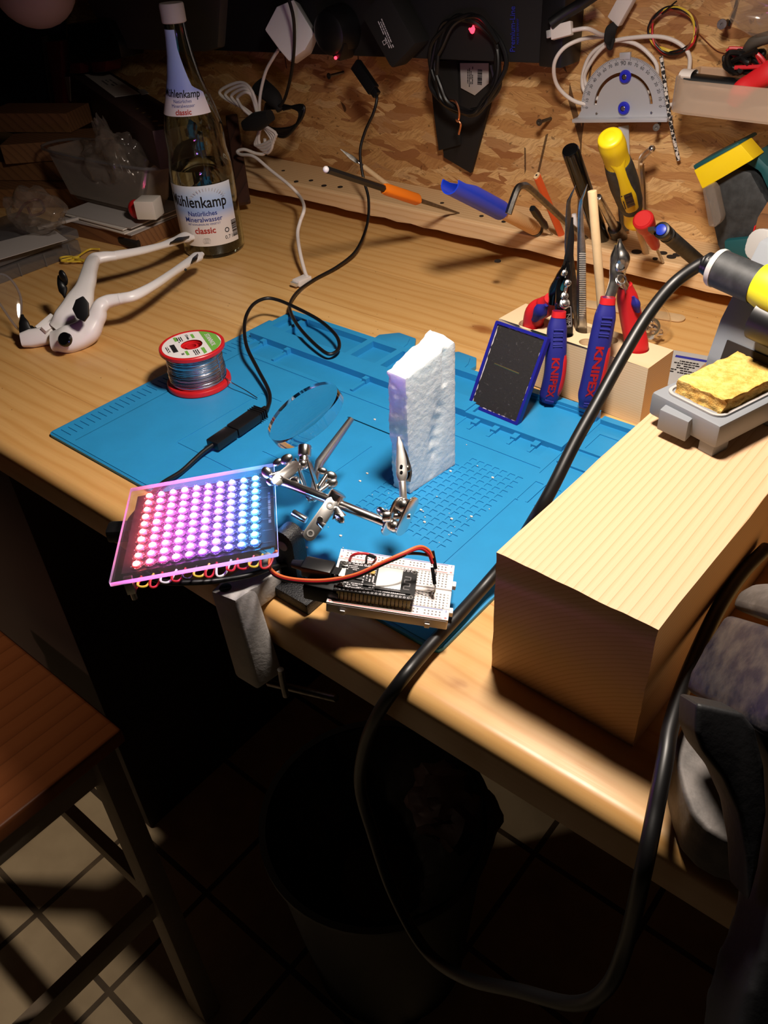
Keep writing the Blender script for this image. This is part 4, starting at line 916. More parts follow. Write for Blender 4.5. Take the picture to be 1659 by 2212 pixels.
w0 = ad(690, 1130, dA-0.006); sweep(bm, [w0, ad(700, 1138, dA-0.008)], [(0.0014, 0.0014), (0.0026, 0.001)], VIEW, 10); cyl(bm, ad(633, 1107, dA+0.004), ad(662, 1124, dA), 0.0028, bev=0.0006)
part('lower_joint', bm, 'chrome', hh)
KC = ad(724, 1078, dA+0.008); bm = nb(); R0, R1 = ad(603, 1037, dA+0.020), ad(852, 1137, dA-0.008)
f = 0.484; KC = R0.lerp(R1, f); rd = (R1-R0).normalized(); kd = (_U*0.75+_R*0.45+VIEW*0.2).normalized()
cyl(bm, J2, KC-kd*0.006, 0.0028); cyl(bm, KC-kd*0.009, KC+kd*0.008, 0.0064, bev=0.001, n=24)
part('rod_holder', bm, 'chrome', hh)
bm = nb(); p = ad(728, 1100, dA-0.006); sweep(bm, [KC-_U*0.004, p, ad(733, 1118, dA-0.008)], [(0.0016, 0.0016), (0.002, 0.0018), (0.0055, 0.0012)], VIEW, 12); ball(bm, ad(733, 1120, dA-0.008), 0.0052, 14, (1, 0.4, 0.8)); part('wing_screw', bm, 'chrome', hh)
bm = nb(); cyl(bm, R0, R1, 0.0036, n=20, bev=0.0006); part('cross_rod', bm, 'chrome', hh)
# right end joint and clip
E1 = R1; E2 = ad(872, 1092, dep(R1)-0.004); bm = nb(); ed_ = (E2-E1).normalized()
for s in (-1, 1): prism(bm, rrect((E2-E1).length+0.014, 0.0125, 0.0062, 8), 0.0016, frame((E1+E2)/2+_R*(0.0050*s)+VIEW*0.001, ed_, n=(VIEW*0.6+_R*0.8).normalized()), 0.0004)
ball(bm, E1, 0.0050); ball(bm, E2, 0.0058); cyl(bm, (E1+E2)/2-_R*0.007, (E1+E2)/2+_R*0.008, 0.0025)
part('clip_joint', bm, 'chrome', hh)
bm = nb(); wv0 = (E1+E2)/2-_R*0.006+VIEW*0.004; cyl(bm, wv0, wv0-_R*0.006, 0.0046, bev=0.001); ball(bm, ad(824, 1106, dep(R1)-0.006), 0.0042, 14, (1.1, 0.5, 1.0)); ball(bm, ad(836, 1112, dep(R1)-0.006), 0.0036, 14, (1.1, 0.6, 1.0)); part('wing_screw', bm, 'chrome', hh)
bm = nb(); dd_ = dep(E2)+0.001; cyl(bm, E2, ad(869, 1040, dd_), 0.0030, 0.0027, bev=0.0004)
CP = [ad(869, 1046, dd_), ad(868, 1025, dd_), ad(867, 1000, dd_+0.001), ad(864, 965, dd_+0.002), ad(861, 944, dd_+0.003)]
sweep(bm, crv(CP, 6), [(0.0022, 0.0016), (0.0042, 0.0017), (0.0040, 0.0016), (0.0026, 0.0012), (0.0012, 0.0010)], VIEW, 14, 2.6); clip = part('crocodile_clip', bm, 'clip_metal', hh)
bm = nb(); CP2 = [ad(878, 1040, dd_+0.007), ad(880, 1018, dd_+0.008), ad(874, 990, dd_+0.007), ad(866, 955, dd_+0.004)]
sweep(bm, crv(CP2, 6), [(0.0030, 0.0010), (0.0034, 0.0012), (0.0028, 0.0012), (0.0012, 0.0009)], VIEW, 12, 2.6); ball(bm, ad(880, 1012, dd_+0.003), 0.0030, 12, (0.9, 1, 1)); part('lower_jaw', bm, 'dark_steel', clip)
bm = nb()
for y in (1007, 1020): cyl(bm, ad(867, y, dd_-0.0010), ad(867, y, dd_-0.0022), 0.0011, n=12)
part('rivet', bm, 'black_plastic', clip)
# left end: lens bracket
L0 = R0; dl = dep(R0); bm = nb()
ball(bm, L0, 0.0050); K1 = ad(636, 1010, dl+0.010); K2 = ad(655, 1003, dl+0.012); K3 = ad(676, 1072, dep(R0.lerp(R1, 0.3))+0.006)
for s in (-1, 1):
    a, b = L0+VIEW*0.004*s, K1+VIEW*0.004*s; prism(bm, rrect((b-a).length+0.011, 0.0088, 0.0044, 8), 0.0013, frame((a+b)/2, b-a, n=VIEW), 0.0003)
    a, b = K2+_R*0.0044*s, K3+_R*0.0044*s; prism(bm, rrect((b-a).length+0.011, 0.0078, 0.0039, 8), 0.0013, frame((a+b)/2, b-a, n=(_R*0.9+VIEW*0.4).normalized()), 0.0003)
ball(bm, K1, 0.0046); ball(bm, K2, 0.0046); ball(bm, K3, 0.0046)
cyl(bm, ad(640, 1036, dl+0.004), ad(634, 1042, dl-0.004), 0.0036, bev=0.0008); cyl(bm, K3, R0.lerp(R1, 0.36), 0.0026)
part('lens_bracket', bm, 'chrome', hh)
for cx, cy, ang in ((612, 997, 0.6), (582, 1028, 2.2), (706, 1026, -0.3), (708, 1048, 0.4)):
    bm = nb(); o = ad(cx, cy, dl+0.004); tgt = K1 if cx < 650 else K3; cyl(bm, o, o+(tgt-o)*0.55, 0.0018); fm = frame(o, _R*cos(ang)+_U*sin(ang), n=VIEW)
    ball(bm, o, 0.0052, 14, m=fm @ T(0.003, 0, 0) @ Matrix.Diagonal((1.0, 0.75, 0.35, 1))); ball(bm, o, 0.0040, 14, m=fm @ T(-0.004, 0.002, 0) @ Matrix.Diagonal((1.0, 0.7, 0.35, 1))); part('wing_screw', bm, 'chrome', hh)
bm = nb(); hb0, hb1 = ad(656, 1006, dl+0.012), ad(659, 962, dl+0.016); cyl(bm, hb0, ad(657, 985, dl+0.014), 0.0040, bev=0.0006); cyl(bm, ad(657, 986, dl+0.014), hb1, 0.0052, bev=0.0008); part('lens_stem', bm, 'chrome', hh)
nL = (-0.51*_R+0.65*_U+0.55*VIEW).normalized(); LCN = ad(652, 886, dl+0.016+0.028); LRr = 181*dep(LCN)/CAM_F/2
ep = []
for k in range(9): x = LRr*k/8; ep.append((x, 0.0046+0.0007*(1-(x/LRr)**2)))
pr = [(0, -0.0053)]+[(x, -z) for x, z in ep[1:]]+[(x, z) for x, z in ep[::-1]]
bm = nb(); lathe(bm, pr, frn(LCN-nL*0.005, _R, n=nL), 64); part('magnifying_lens', bm, 'lens_glass', hh)
bm = nb(); a, b = ad(690, 1000, dl+0.030), ad(759, 905, dl+0.060); sweep(bm, [K3, ad(682, 1030, dl+0.02), a, b], [(0.0024, 0.0024), (0.0028, 0.0024), (0.0040, 0.0024), (0.0026, 0.0018)], VIEW, 12, 2.6); part('crocodile_clip', bm, 'chrome', hh)

# ------------------------------------------------------------------ breadboard and microcontroller
bc_ = V3((-0.0243, 0.0510, 0.0320)); bxv = V3((0.8507, 0.5118, -0.1199)); bnv = V3((0.1132, 0.0444, 0.9926)); BM = frame(bc_, bxv, n=bnv)
bb = thing('breadboard', 'white solderless breadboard propped on the black foot at the near edge of the blue mat', 'breadboard', BM @ V3((0, 0, -0.009)))
BX, BY_, BT = 0.0831, 0.0549, 0.0090
bm = nb()
prism(bm, rrect(BX, BY_, 0.0008, 2), BT-0.0012, BM @ T(0, 0, -BT), 0.0005)
for y, hgt in ((-0.0222, 0.0098), (-0.0094, 0.0152), (0.0094, 0.0152), (0.0222, 0.0098)): box(bm, (BX, hgt, 0.0016), BM, c=(0, y, -0.0008), bev=0.0003)
for x, y in ((-0.030, -BY_/2), (0.028, -BY_/2)): box(bm, (0.0035, 0.003, 0.0042), BM, c=(x, y, -0.0068), bev=0.0005)
for y in (-0.014, 0.012): box(bm, (0.003, 0.005, 0.004), BM, c=(BX/2+0.0012, y, -0.0055), bev=0.0005)
part('body', bm, 'bread_white', bb)
bm = nb()
for i in range(30):
    x = -0.0368+0.00254*i
    for j in range(5):
        for s in (-1, 1): box(bm, (0.0011, 0.0011, 0.0001), BM, c=(x, s*(0.0040+0.00254*j), 0.00005))
    if i % 6 != 5:
        for y in (-0.0236, -0.0209, 0.0209, 0.0236): box(bm, (0.0011, 0.0011, 0.0001), BM, c=(x+0.001, y, 0.00005))
part('contact_holes', bm, 'ink_grey', bb, smooth=0)
bm = nb()
for y in (-0.0262, 0.0183): box(bm, (0.074, 0.0005, 0.0001), BM, c=(0, y, 0.00006))
for x in (-0.0395, 0.0395):
    for y in (-0.0262, 0.0183): merge(bm, text_bm('+', 0.0042, BM @ T(x, y+0.0005, 0.0001)))
part('red_rail', bm, 'ink_red', bb)
bm = nb()
for y in (-0.0183, 0.0262): box(bm, (0.074, 0.0005, 0.0001), BM, c=(0, y, 0.00006))
for x in (-0.0395, 0.0395):
    for y in (-0.0183, 0.0262): box(bm, (0.0004, 0.0022, 0.0001), BM, c=(x, y-0.001, 0.00006))
part('blue_rail', bm, 'ink_blue', bb)
bm = nb()
for i in range(30):
    for s in (-1, 1):
        n_ = str(i+1); merge(bm, text_bm(n_, 0.0017, BM @ T(-0.0368+0.00254*i, s*0.0162, 0.0001) @ RZ(-pi/2), h=0.0001))
for j, ch in enumerate('abcde'):
    merge(bm, text_bm(ch, 0.0020, BM @ T(0.0395, -0.0040-0.00254*(4-j), 0.0001) @ RZ(-pi/2), h=0.0001))
part('row_numbers', bm, 'ink_grey', bb, smooth=0)
# controller board: in breadboard coordinates
EZ = 0.0098
def bp(px, py, z): return BM.inverted() @ apl(px, py, BM @ V3((0, 0, z)), bnv)
e0, e1, e2, e3 = [bp(*p, EZ) for p in ((736, 1211), (903, 1234), (893, 1299), (719, 1270))]
ec = (e0+e1+e2+e3)/4; EX, EY = ((e1-e0).length+(e2-e3).length)/2, ((e3-e0).length+(e2-e1).length)/2; ea = math.atan2((e1-e0).y, (e1-e0).x)
EM = BM @ T(ec.x, ec.y, EZ) @ RZ(ea)
esp = thing('microcontroller_board', 'black microcontroller board with a silver shielded module plugged into the breadboard', 'circuit board', EM @ V3((0, 0, -0.009)))
bm = nb(); prism(bm, rrect(EX, EY, 0.001, 2), 0.0014, EM @ T(0, 0, -0.0014)); part('board', bm, 'pcb_black', esp)
SX = EX*0.155
bm = nb(); box(bm, (EX*0.31, EY*0.70, 0.0024), EM, c=(SX+0.0005, 0.0005, 0.0022), bev=0.0003); sh = part('shield', bm, 'shield_metal', esp)
bm = nb(); box(bm, (EX*0.45, EY*0.72, 0.0009), EM, c=(SX+EX*0.07, 0.0005, 0.0005)); part('module_board', bm, 'pcb_black', esp)
bm = nb(); xa = SX+EX*0.235
for k in range(5): box(bm, (EX*0.075, 0.0006, 0.0001), EM, c=(xa, -0.006+0.0030*k, 0.0010)); 
for k in range(4): box(bm, (0.0006, 0.0030, 0.0001), EM, c=(xa+(EX*0.036 if k % 2 else -EX*0.036), -0.0045+0.0030*k, 0.0010))
part('antenna_trace', bm, 'ink_grey', esp)
bm = nb(); box(bm, (0.0072, 0.0078, 0.0028), EM, c=(-EX/2+0.0022, 0.0005, 0.0014), bev=0.0004); part('usb_socket', bm, 'shield_metal', esp)
bm = nb(); box(bm, (0.0072, 0.0072, 0.0012), EM, c=(-EX*0.235, 0.001, 0.0006), bev=0.0002); box(bm, (0.0065, 0.0035, 0.0016), EM, c=(-EX*0.09, -0.006, 0.0008), bev=0.0002); part('chip', bm, 'black_plastic', esp)
for x, y, w_ in ((-0.118, 0.0055, 0.0034), (-0.055, 0.0055, 0.0030)):
    bm = nb(); box(bm, (w_, 0.0030, 0.0018), EM, c=(EX*x, y, 0.0009), bev=0.0003); part('capacitor', bm, 'capacitor', esp)
for y in (-1, 1):
    bm = nb(); box(bm, (0.0042, 0.0036, 0.0017), EM, c=(-EX*0.42, y*0.0098, 0.0008), bev=0.0003); cyl(bm, EM @ V3((-EX*0.42, y*0.0098, 0.0015)), EM @ V3((-EX*0.42, y*0.0098, 0.0026)), 0.0012, n=14); part('push_button', bm, 'steel', esp)
bm = nb(); rg = random.Random(21)
for (x, y, w_, h_, r_) in ((-0.33, 0.0085, 0.010, 0.005, 3), (-0.25, -0.0080, 0.016, 0.005, 3), (-0.10, 0.0005, 0.010, 0.009, 4), (-0.02, 0.0065, 0.008, 0.006, 3), (-0.02, -0.006, 0.006, 0.006, 3), (0.0, 0.0118, EX*0.86, 0.0016, 1), (0.0, -0.0104, EX*0.86, 0.0016, 1)):
    merge(bm, scribble(rg, w_, h_, r_, EM @ T(EX*x, y, 0.0001) @ (RZ(pi/2) if h_ > 0.008 else Matrix()), dens=0.75))
for i in range(18):
    for s in (-1, 1): lathe(bm, [(0.0005, 0.0001), (0.0009, 0.0001), (0.0009, 0.0002), (0.0005, 0.0002)], EM @ T(-EX*0.42+i*EX*0.05, s*(EY/2-0.0013), 0), 8)
for i in range(12): box(bm, (0.0007, 0.0013, 0.0002), EM, c=(SX-EX*0.15+i*EX*0.026, -EY*0.37, 0.0003)); 
part('silkscreen', bm, 'ink_white', esp, smooth=0)
bm = nb()
for i in range(19):
    for s in (-1, 1): box(bm, (0.0021, 0.0022, 0.0078), EM, c=(-EX*0.44+i*EX*0.049, s*(EY/2-0.0014), -0.0054), bev=0.0002)
part('pin_header', bm, 'pin_header', esp)
for s1, s2 in ((-1, -1), (1, -1), (-1, 1), (1, 1)):
    bm = nb(); lathe(bm, [(0.0008, 0.0001), (0.0016, 0.0001), (0.0016, 0.0003), (0.0008, 0.0003), (0.0008, 0.0001)], EM @ T(s1*(EX/2-0.0022), s2*(EY/2-0.0022), 0), 14); part('corner_hole', bm, 'steel', esp)
# wires on the breadboard
def W(px, py, z): return BM @ bp(px, py, z)
jw = thing('jumper_lead', 'orange, red and black jumper wires arching from the LED panel to the breadboard', 'wire', W(936, 1255, 0))
for nm, off, mt in (('wire', 0.0, 'wire_orange'), ('wire', 1.0, 'wire_red'), ('wire', 2.0, 'cable_black')):
    o = off; bm = nb()
    P_ = [ad(598, 1190+o, 0.597), ad(583, 1208+2*o, 0.59), ad(586, 1230+3*o, 0.583), ad(612, 1246+3*o, 0.576), ad(660, 1253+3*o, 0.568), ad(712, 1252+3*o, 0.562), ad(770, 1240+3*o, 0.556), ad(830, 1213+2.5*o, 0.552), ad(870, 1195+3*o, 0.553)]
    P_ += [ad(905, 1181+4*o, 0.558), ad(925, 1188+8*o, 0.562), ad(934, 1205+12*o, 0.565)] if o != 2 else [ad(880, 1190+3*o, 0.556), ad(905, 1188+4*o, 0.560), ad(928, 1200, 0.564)]
    tube(bm, P_, 0.0011, 10); part(nm, bm, mt, jw)
for (a, b) in (((934, 1190), (941, 1229)), ((934, 1226), (939, 1262))):
    bm = nb(); p, q_ = ad(*a, 0.567), ad(*b, 0.568); box(bm, (0.0026, 0.0026, (q_-p).length), frn((p+q_)/2, _R, n=(q_-p)), bev=0.0003); cyl(bm, q_, W(b[0]+1, b[1]+6, 0), 0.0004); part('connector', bm, 'black_plastic', jw)
j2 = thing('short_jumper', 'short red jumper wire with a black plug beside the controller board on the breadboard', 'wire', W(780, 1205, 0))
bm = nb(); tube(bm, [W(755, 1210, 0.0), W(760, 1201, 0.006), W(772, 1196, 0.009), W(790, 1196, 0.009), W(806, 1201, 0.007), W(812, 1206, 0.001)], 0.0010, 10); part('wire', bm, 'wire_red', j2)
bm = nb(); tube(bm, [W(791, 1215, 0.0), W(792, 1203, 0.007), W(799, 1199, 0.010)], 0.0009, 8); a, b = W(797, 1199, 0.010), W(812, 1205, 0.009); box(bm, (0.0025, 0.0025, (b-a).length), frn((a+b)/2, _R, n=(b-a)), bev=0.0003); part('connector', bm, 'black_plastic', j2)
bm = nb(); tube(bm, [W(897, 1274, 0.001), W(915, 1278, 0.003), W(934, 1277, 0.004), W(941, 1268, 0.003), W(940, 1262, 0.0)], 0.0003, 6); solo('thin_wire', bm, 'steel', 'thin bare grey wire bent between two breadboard holes beside the controller', 'wire')

# ------------------------------------------------------------------ USB leads
SH = 0.0026
us = thing('usb_lead', 'black USB cable running from the wall charger in a loop onto the blue mat', 'cable', az(640, 660, 0))
path = [ay(812, 200, 0.66), ay(814, 216, 0.655), ay(806, 246, 0.65), ay(788, 286, 0.648), ay(778, 330, 0.64), ay(785, 385, 0.635), ay(796, 430, 0.625), ay(793, 485, 0.60), az(770, 540, 0.012), az(730, 575, 0.006), az(680, 603, 0.004), az(645, 628, 0.006), az(627, 655, 0.012), az(630, 680, 0.018), az(650, 712, 0.022), az(685, 748, 0.020), az(712, 765, 0.018), az(732, 752, 0.018), az(726, 725, 0.019), az(690, 692, 0.021), az(640, 665, 0.026), az(600, 648, 0.030), az(572, 645, 0.032), az(545, 660, 0.032), az(529, 694, 0.028), az(532, 745, 0.024), az(556, 796, 0.016), az(578, 838, 0.012), az(583, 862, 0.011), az(576, 884, 0.011), az(562, 894, 0.012)]
bm = nb(); tube(bm, path, 0.0020, 12, 8); part('cable', bm, 'cable_black', us)
zu = 0.0105; ua, ub, uc_ = az(562, 890, zu), az(500, 933, zu), az(457, 963, zu)
ud = (uc_-ua).normalized(); UM = lambda p: frame(p, ud, n=(0, 0, 1))
bm = nb(); L1 = (ub-ua).length; box(bm, (L1*0.82, 0.0165, 0.0090), UM(ua.lerp(ub, 0.55)), bev=0.0022); box(bm, (L1*0.35, 0.0125, 0.0078), UM(ua.lerp(ub, 0.12)), bev=0.002); cyl(bm, ua-ud*0.008, ua+ud*0.003, 0.0028, 0.0036); part('plug', bm, 'black_plastic', us)
for k in range(4): bm = nb(); box(bm, (0.0012, 0.017, 0.0094), UM(ua.lerp(ub, -0.02+0.07*k)), bev=0.0004); part('grip_rib', bm, 'black_plastic', us)
bm = nb(); a, b = ay(768, 138, 0.665), ay(808, 196, 0.66); box(bm, ((b-a).length, 0.016, 0.010), frame((a+b)/2, b-a, n=(0, -1, 0.2)), bev=0.002); box(bm, (0.018, 0.011, 0.008), frame(b.lerp(a, 0.02), b-a, n=(0, -1, 0.2)), bev=0.002); part('charger_plug', bm, 'black_plastic', us)
u2 = thing('usb_extension', 'black USB extension socket and lead running from the blue mat under the LED panel', 'cable', az(480, 950, 0.004))
bm = nb(); box(bm, ((uc_-ub).length*1.0, 0.0150, 0.0080), UM(ub.lerp(uc_, 0.46)), bev=0.0012); part('socket', bm, 'black_plastic', u2)
bm = nb(); tube(bm, [uc_-ud*0.004, az(440, 975, 0.010), az(420, 993, 0.009), az(390, 1020, 0.008), az(350, 1045, 0.012), az(322, 1075, 0.020), az(296, 1105, 0.022), az(278, 1135, 0.022), az(290, 1190, 0.028), az(310, 1235, 0.036), az(350, 1256, 0.040), az(420, 1258, 0.038), az(480, 1253, 0.034), az(540, 1242, 0.032), az(590, 1225, 0.026), az(625, 1218, 0.022), az(648, 1222, 0.021)], 0.0022, 12, 8); part('cable', bm, 'cable_black', u2)
bm = nb(); a, b = W(655, 1222, 0.009), W(722, 1236, 0.011); md = (b-a); mm = frame((a+b)/2, md, n=bnv); box(bm, (md.length*0.96, 0.0125, 0.0095), mm, bev=0.0018); box(bm, (0.008, 0.0072, 0.0026), mm, c=(md.length*0.52, 0, 0.0005)); cyl(bm, a-md.normalized()*0.008, a, 0.0028, 0.004); part('micro_plug', bm, 'black_plastic', u2)
bm = nb(); box(bm, (0.026, 0.020, 0.012), mm, c=(0.006, -0.004, -0.0115), bev=0.0012); part('plug_clip', bm, 'black_plastic', u2)
bm = nb(); o = az(263, 1148, 0.02); box(bm, (0.022, 0.015, 0.012), T(*o) @ RZ(0.7), bev=0.003); part('junction', bm, 'black_plastic', u2)
# foam crumbs on the mat
rr = random.Random(77); bm = nb()
for k in range(90):
    px, py = (rr.uniform(560, 1180), rr.uniform(860, 1200)) if k < 60 else (rr.gauss(940, 70), rr.gauss(1090, 60))
    p = MAT_M.inverted() @ az(px, py, 0.004)
    if not (0.03 < p.x < 0.42 and 0.02 < p.y < 0.22): continue
    t = nb(); bmesh.ops.create_icosphere(t, subdivisions=1, radius=rr.choice((0.0004, 0.0005, 0.0006, 0.0012)))
    merge(bm, t, T(*(MAT_M @ V3((p.x, p.y, 0.0045)))) @ Matrix.Diagonal((1.3, 0.9, 0.7, 1)))
solo('foam_crumbs', bm, 'paper', 'tiny white foam crumbs scattered over the blue mat', 'crumbs', kind='stuff')
# ------------------------------------------------------------------ tool rack along the wall
RZT, RYF = 0.042, 0.655
xl = ay(543, 345, WALL-0.002).x
bm = nb(); x1 = 0.55
secs = 60
t = nb(); rr = random.Random(12); rows = []
for i in range(secs+1):
    x = xl+(x1-xl)*i/secs; j = rr.uniform(-.0012, .0012)
    rows.append([t.verts.new(p) for p in ((x, WALL-0.0005, 0.020), (x, RYF+j, 0.0195+j*0.6), (x, RYF+0.001, RZT-0.003), (x, RYF+0.004, RZT), (x, WALL-0.0005, RZT+0.002))])
for a, b in zip(rows, rows[1:]):
    for k in range(5): t.faces.new((a[k], a[(k+1) % 5], b[(k+1) % 5], b[k]))
t.faces.new(rows[0][::-1]); t.faces.new(rows[-1]); bmesh.ops.recalc_face_normals(t, faces=t.faces); merge(bm, t)
rack = solo('tool_rack', bm, 'rack_pine', 'long drilled pine batten on the chipboard wall holding small tools', 'tool rack', smooth=20)
bm = nb()
for px, py, r_ in ((600, 381, .003), (640, 393, .0035), (672, 391, .0035), (700, 402, .004), (735, 405, .004), (612, 370, .003), (985, 425, .003), (955, 440, .003), (1040, 468, .003), (1088, 480, .003), (1075, 565, .004), (1375, 545, .006), (1432, 548, .005), (1450, 556, .0055), (1462, 552, .005), (1415, 560, .003)):
    p = az(px, py, RZT); 
    if p.y > WALL-0.006: p.y = WALL-0.008
    bm = nb(); lathe(bm, [(0, 0.0004), (r_, 0.0003), (r_, -0.001)], T(p.x, p.y, RZT+0.0010), 18); part('drilled_hole', bm, 'hole_dark', rack)
def hole(px, py): return az(px, py, RZT)
def lean(px, py, b, x=None): return ax(px, py, b.x if x is None else x)
# needle file with an orange grip
b = hole(992, 461); t0 = lean(704, 366, b); d = (t0-b)
def L_(f): return b+d*f
fl_ = thing('needle_file', 'black and gold pencil-like file with an orange cap leaning out of the rack', 'file', b)
bm = nb(); sweep(bm, [L_(0.0), L_(0.12), L_(0.36)], [(0.0010, 0.001), (0.0022, 0.0012), (0.0030, 0.0016)], VIEW, 8, 4); part('blade', bm, 'dark_steel', fl_)
bm = nb(); sweep(bm, [L_(0.355), L_(0.37), L_(0.60), L_(0.62)], [(0.0056, 0.0050), (0.0068, 0.0058), (0.0064, 0.0056), (0.0052, 0.005)], VIEW, 16, 3.5); part('cap', bm, 'orange_plastic', fl_)
bm = nb(); sweep(bm, [L_(0.61), L_(0.99)], (0.0042, 0.0042), VIEW, 6); part('shaft', bm, 'black_plastic', fl_)
bm = nb(); sweep(bm, [L_(0.62)+_U*0.0034+VIEW*0.001, L_(0.985)+_U*0.0034+VIEW*0.001], (0.0010, 0.0016), VIEW, 6); part('gold_stripe', bm, 'brass', fl_)
bm = nb(); ball(bm, L_(1.0), 0.0036, 14); part('end_cap', bm, 'label_white', fl_)
bm = nb(); mm = frame(L_(0.8)+VIEW*0.0044, d*-1, n=(VIEW-d.normalized()*VIEW.dot(d.normalized()))); merge(bm, scribble(random.Random(4), 0.075, 0.003, 1, mm, dens=0.9)); part('print', bm, 'ink_white', fl_)
# scalpel behind it
b = hole(862, 418); p0, p1 = ay(862, 418, 0.70), ay(735, 322, 0.66); kn = thing('craft_knife', 'pale handled craft knife with a steel blade leaning against the chipboard behind the file', 'knife', b)
bm = nb(); cyl(bm, p0, p0.lerp(p1, 0.62), 0.0034, 0.0038, 14, bev=0.0008); part('handle', bm, 'stick_wood', kn)
bm = nb(); cyl(bm, p0.lerp(p1, 0.62), p0.lerp(p1, 0.72), 0.0036, bev=0.0006); part('collar', bm, 'chrome', kn)
bm = nb(); sweep(bm, [p0.lerp(p1, 0.72), p0.lerp(p1, 0.82), p1], [(0.003, 0.0005), (0.0036, 0.0006), (0.0003, 0.0003)], VIEW, 8, 4); part('blade', bm, 'dark_steel', kn)
# blue split sleeve on a pale handle
b = hole(1158, 505); b.z = RZT+0.006; e = ax(972, 397, b.x); d = e-b; bh = thing('blue_sleeve_tool', 'pale wooden handle with a bright blue split sleeve leaning out of the rack', 'tool', b)
bm = nb(); cyl(bm, b, b+d*0.62, 0.0088, 0.0082, 24, bev=0.0015); part('handle', bm, 'dowel_wood', bh)
bm = nb(); lathe(bm, [(0.0070, -0.001), (0.0094, -0.001), (0.0094, 0.005), (0.0070, 0.005)], frn(b, _R, n=d), 24); part('end_ring', bm, 'black_plastic', bh)
fm = frame(b+d*0.46, d, n=(_U*0.8+VIEW*0.4).cross(d).cross(d)*-1); Lb = d.length*0.54; t = nb(); ri, ro = 0.0098, 0.0112; rows = []
for i in range(2):
    ring = []
    a0 = 20 if i == 0 else 62
    for k in range(21):
        a = rad(90+a0+(360-2*a0)*k/20); ring.append((a, ri)); 
    for k in range(20, -1, -1): a = rad(90+a0+(360-2*a0)*k/20); ring.append((a, ro))
    rows.append(ring)
ns = 8
vs_ = []
for i in range(ns+1):
    f = i/ns; g_ = max(0, (f-0.45)/0.55); ring = []
    a0 = 4+62*min(1, g_*1.4)
    for k in range(21): a = rad(90+a0+(360-2*a0)*k/20); ring.append(t.verts.new((Lb*f, ri*cos(a), ri*sin(a))))
    for k in range(20, -1, -1): a = rad(90+a0+(360-2*a0)*k/20); ring.append(t.verts.new((Lb*f, ro*cos(a), ro*sin(a))))
    vs_.append(ring)
for A, B_ in zip(vs_, vs_[1:]):
    for k in range(42): t.faces.new((A[k], A[(k+1) % 42], B_[(k+1) % 42], B_[k]))
t.faces.new(vs_[0]); t.faces.new(vs_[-1][::-1]); bmesh.ops.recalc_face_normals(t, faces=t.faces)
bm = nb(); merge(bm, t, fm); part('sleeve', bm, 'blue_plastic', bh)
# large hex key
b = hole(1265, 515); bm = nb(); tube(bm, [b, lean(1225, 482, b), lean(1180, 440, b), lean(1143, 406, b), lean(1128, 401, b), lean(1118, 408, b), lean(1108, 432, b), lean(1098, 462, b)], 0.0038, 6, 8); solo('hex_key', bm, 'dark_steel', 'large bent steel hex key hooked over the rack beside the blue sleeve', 'hex key', smooth=20)
# mini black screwdriver
b = hole(1193, 508); d = lean(1150, 450, b)-b; sd = thing('mini_screwdriver', 'tiny black screwdriver stuck in the rack left of the orange pencil', 'screwdriver', b)
bm = nb(); cyl(bm, b, b+d*0.35, 0.0011); part('shaft', bm, 'steel', sd)
bm = nb(); sweep(bm, [b+d*0.30, b+d*0.42, b+d*0.6, b+d*0.8, b+d], [(0.0026, 0.0026), (0.004, 0.004), (0.0034, 0.0034), (0.0044, 0.0044), (0.0036, 0.0036)], VIEW, 10, 3); part('handle', bm, 'black_plastic', sd)
# orange pencil
b = hole(1213, 508); e = lean(1160, 381, b); pc_ = thing('carpenter_pencil', 'flat orange carpenter pencil leaning out of the rack', 'pencil', b)
bm = nb(); sweep(bm, [b, e], (0.0048, 0.0028), VIEW, 8, 3); part('body', bm, 'orange_paint', pc_)
bm = nb(); d = (e-b).normalized(); sweep(bm, [e, e+d*0.002], (0.0044, 0.0025), VIEW, 8, 3); part('wood_end', bm, 'stick_wood', pc_)
bm = nb(); cyl(bm, e+d*0.002, e+d*0.0024, 0.0012); part('lead', bm, 'ink', pc_)
# thick black rod handle
b = hole(1300, 518); e = lean(1231, 322, b); bm = nb(); cyl(bm, b, e, 0.0096, 0.0094, 28, bev=0.003); solo('black_rod_handle', bm, 'black_gloss', 'thick glossy black rod handle leaning out of the rack behind the tweezers', 'handle')
# grey metal shaft beside it
b = hole(1340, 515); e = lean(1292, 425, b); sh_ = thing('grey_punch', 'dull steel punch with a dark socket leaning out of the rack behind the pliers', 'punch', b)
bm = nb(); cyl(bm, b, e, 0.0062, 0.0040, 18, bev=0.001); part('shaft', bm, 'steel', sh_); bm = nb(); cyl(bm, b-V3((0, 0, 0)), b+(e-b)*0.28, 0.0092, 0.0088, 18, bev=0.001); part('socket', bm, 'dark_steel', sh_)
b = hole(1348, 505); bm = nb(); p, q_ = ay(1350, 500, 0.705), ay(1342, 420, 0.705); sweep(bm, [p, q_], (0.0058, 0.0012), VIEW, 8, 4); solo('steel_rule', bm, 'steel', 'flat steel strip standing in the rack below the yellow screwdriver', 'ruler')
bm = nb(); a_, b_ = ay(1243, 500, 0.655), ay(1240, 462, 0.652); cyl(bm, a_, b_, 0.0030, bev=0.0008); solo('clear_rod', bm, 'label_white', 'short white plastic rod end standing in the rack behind the tweezers', 'rod')
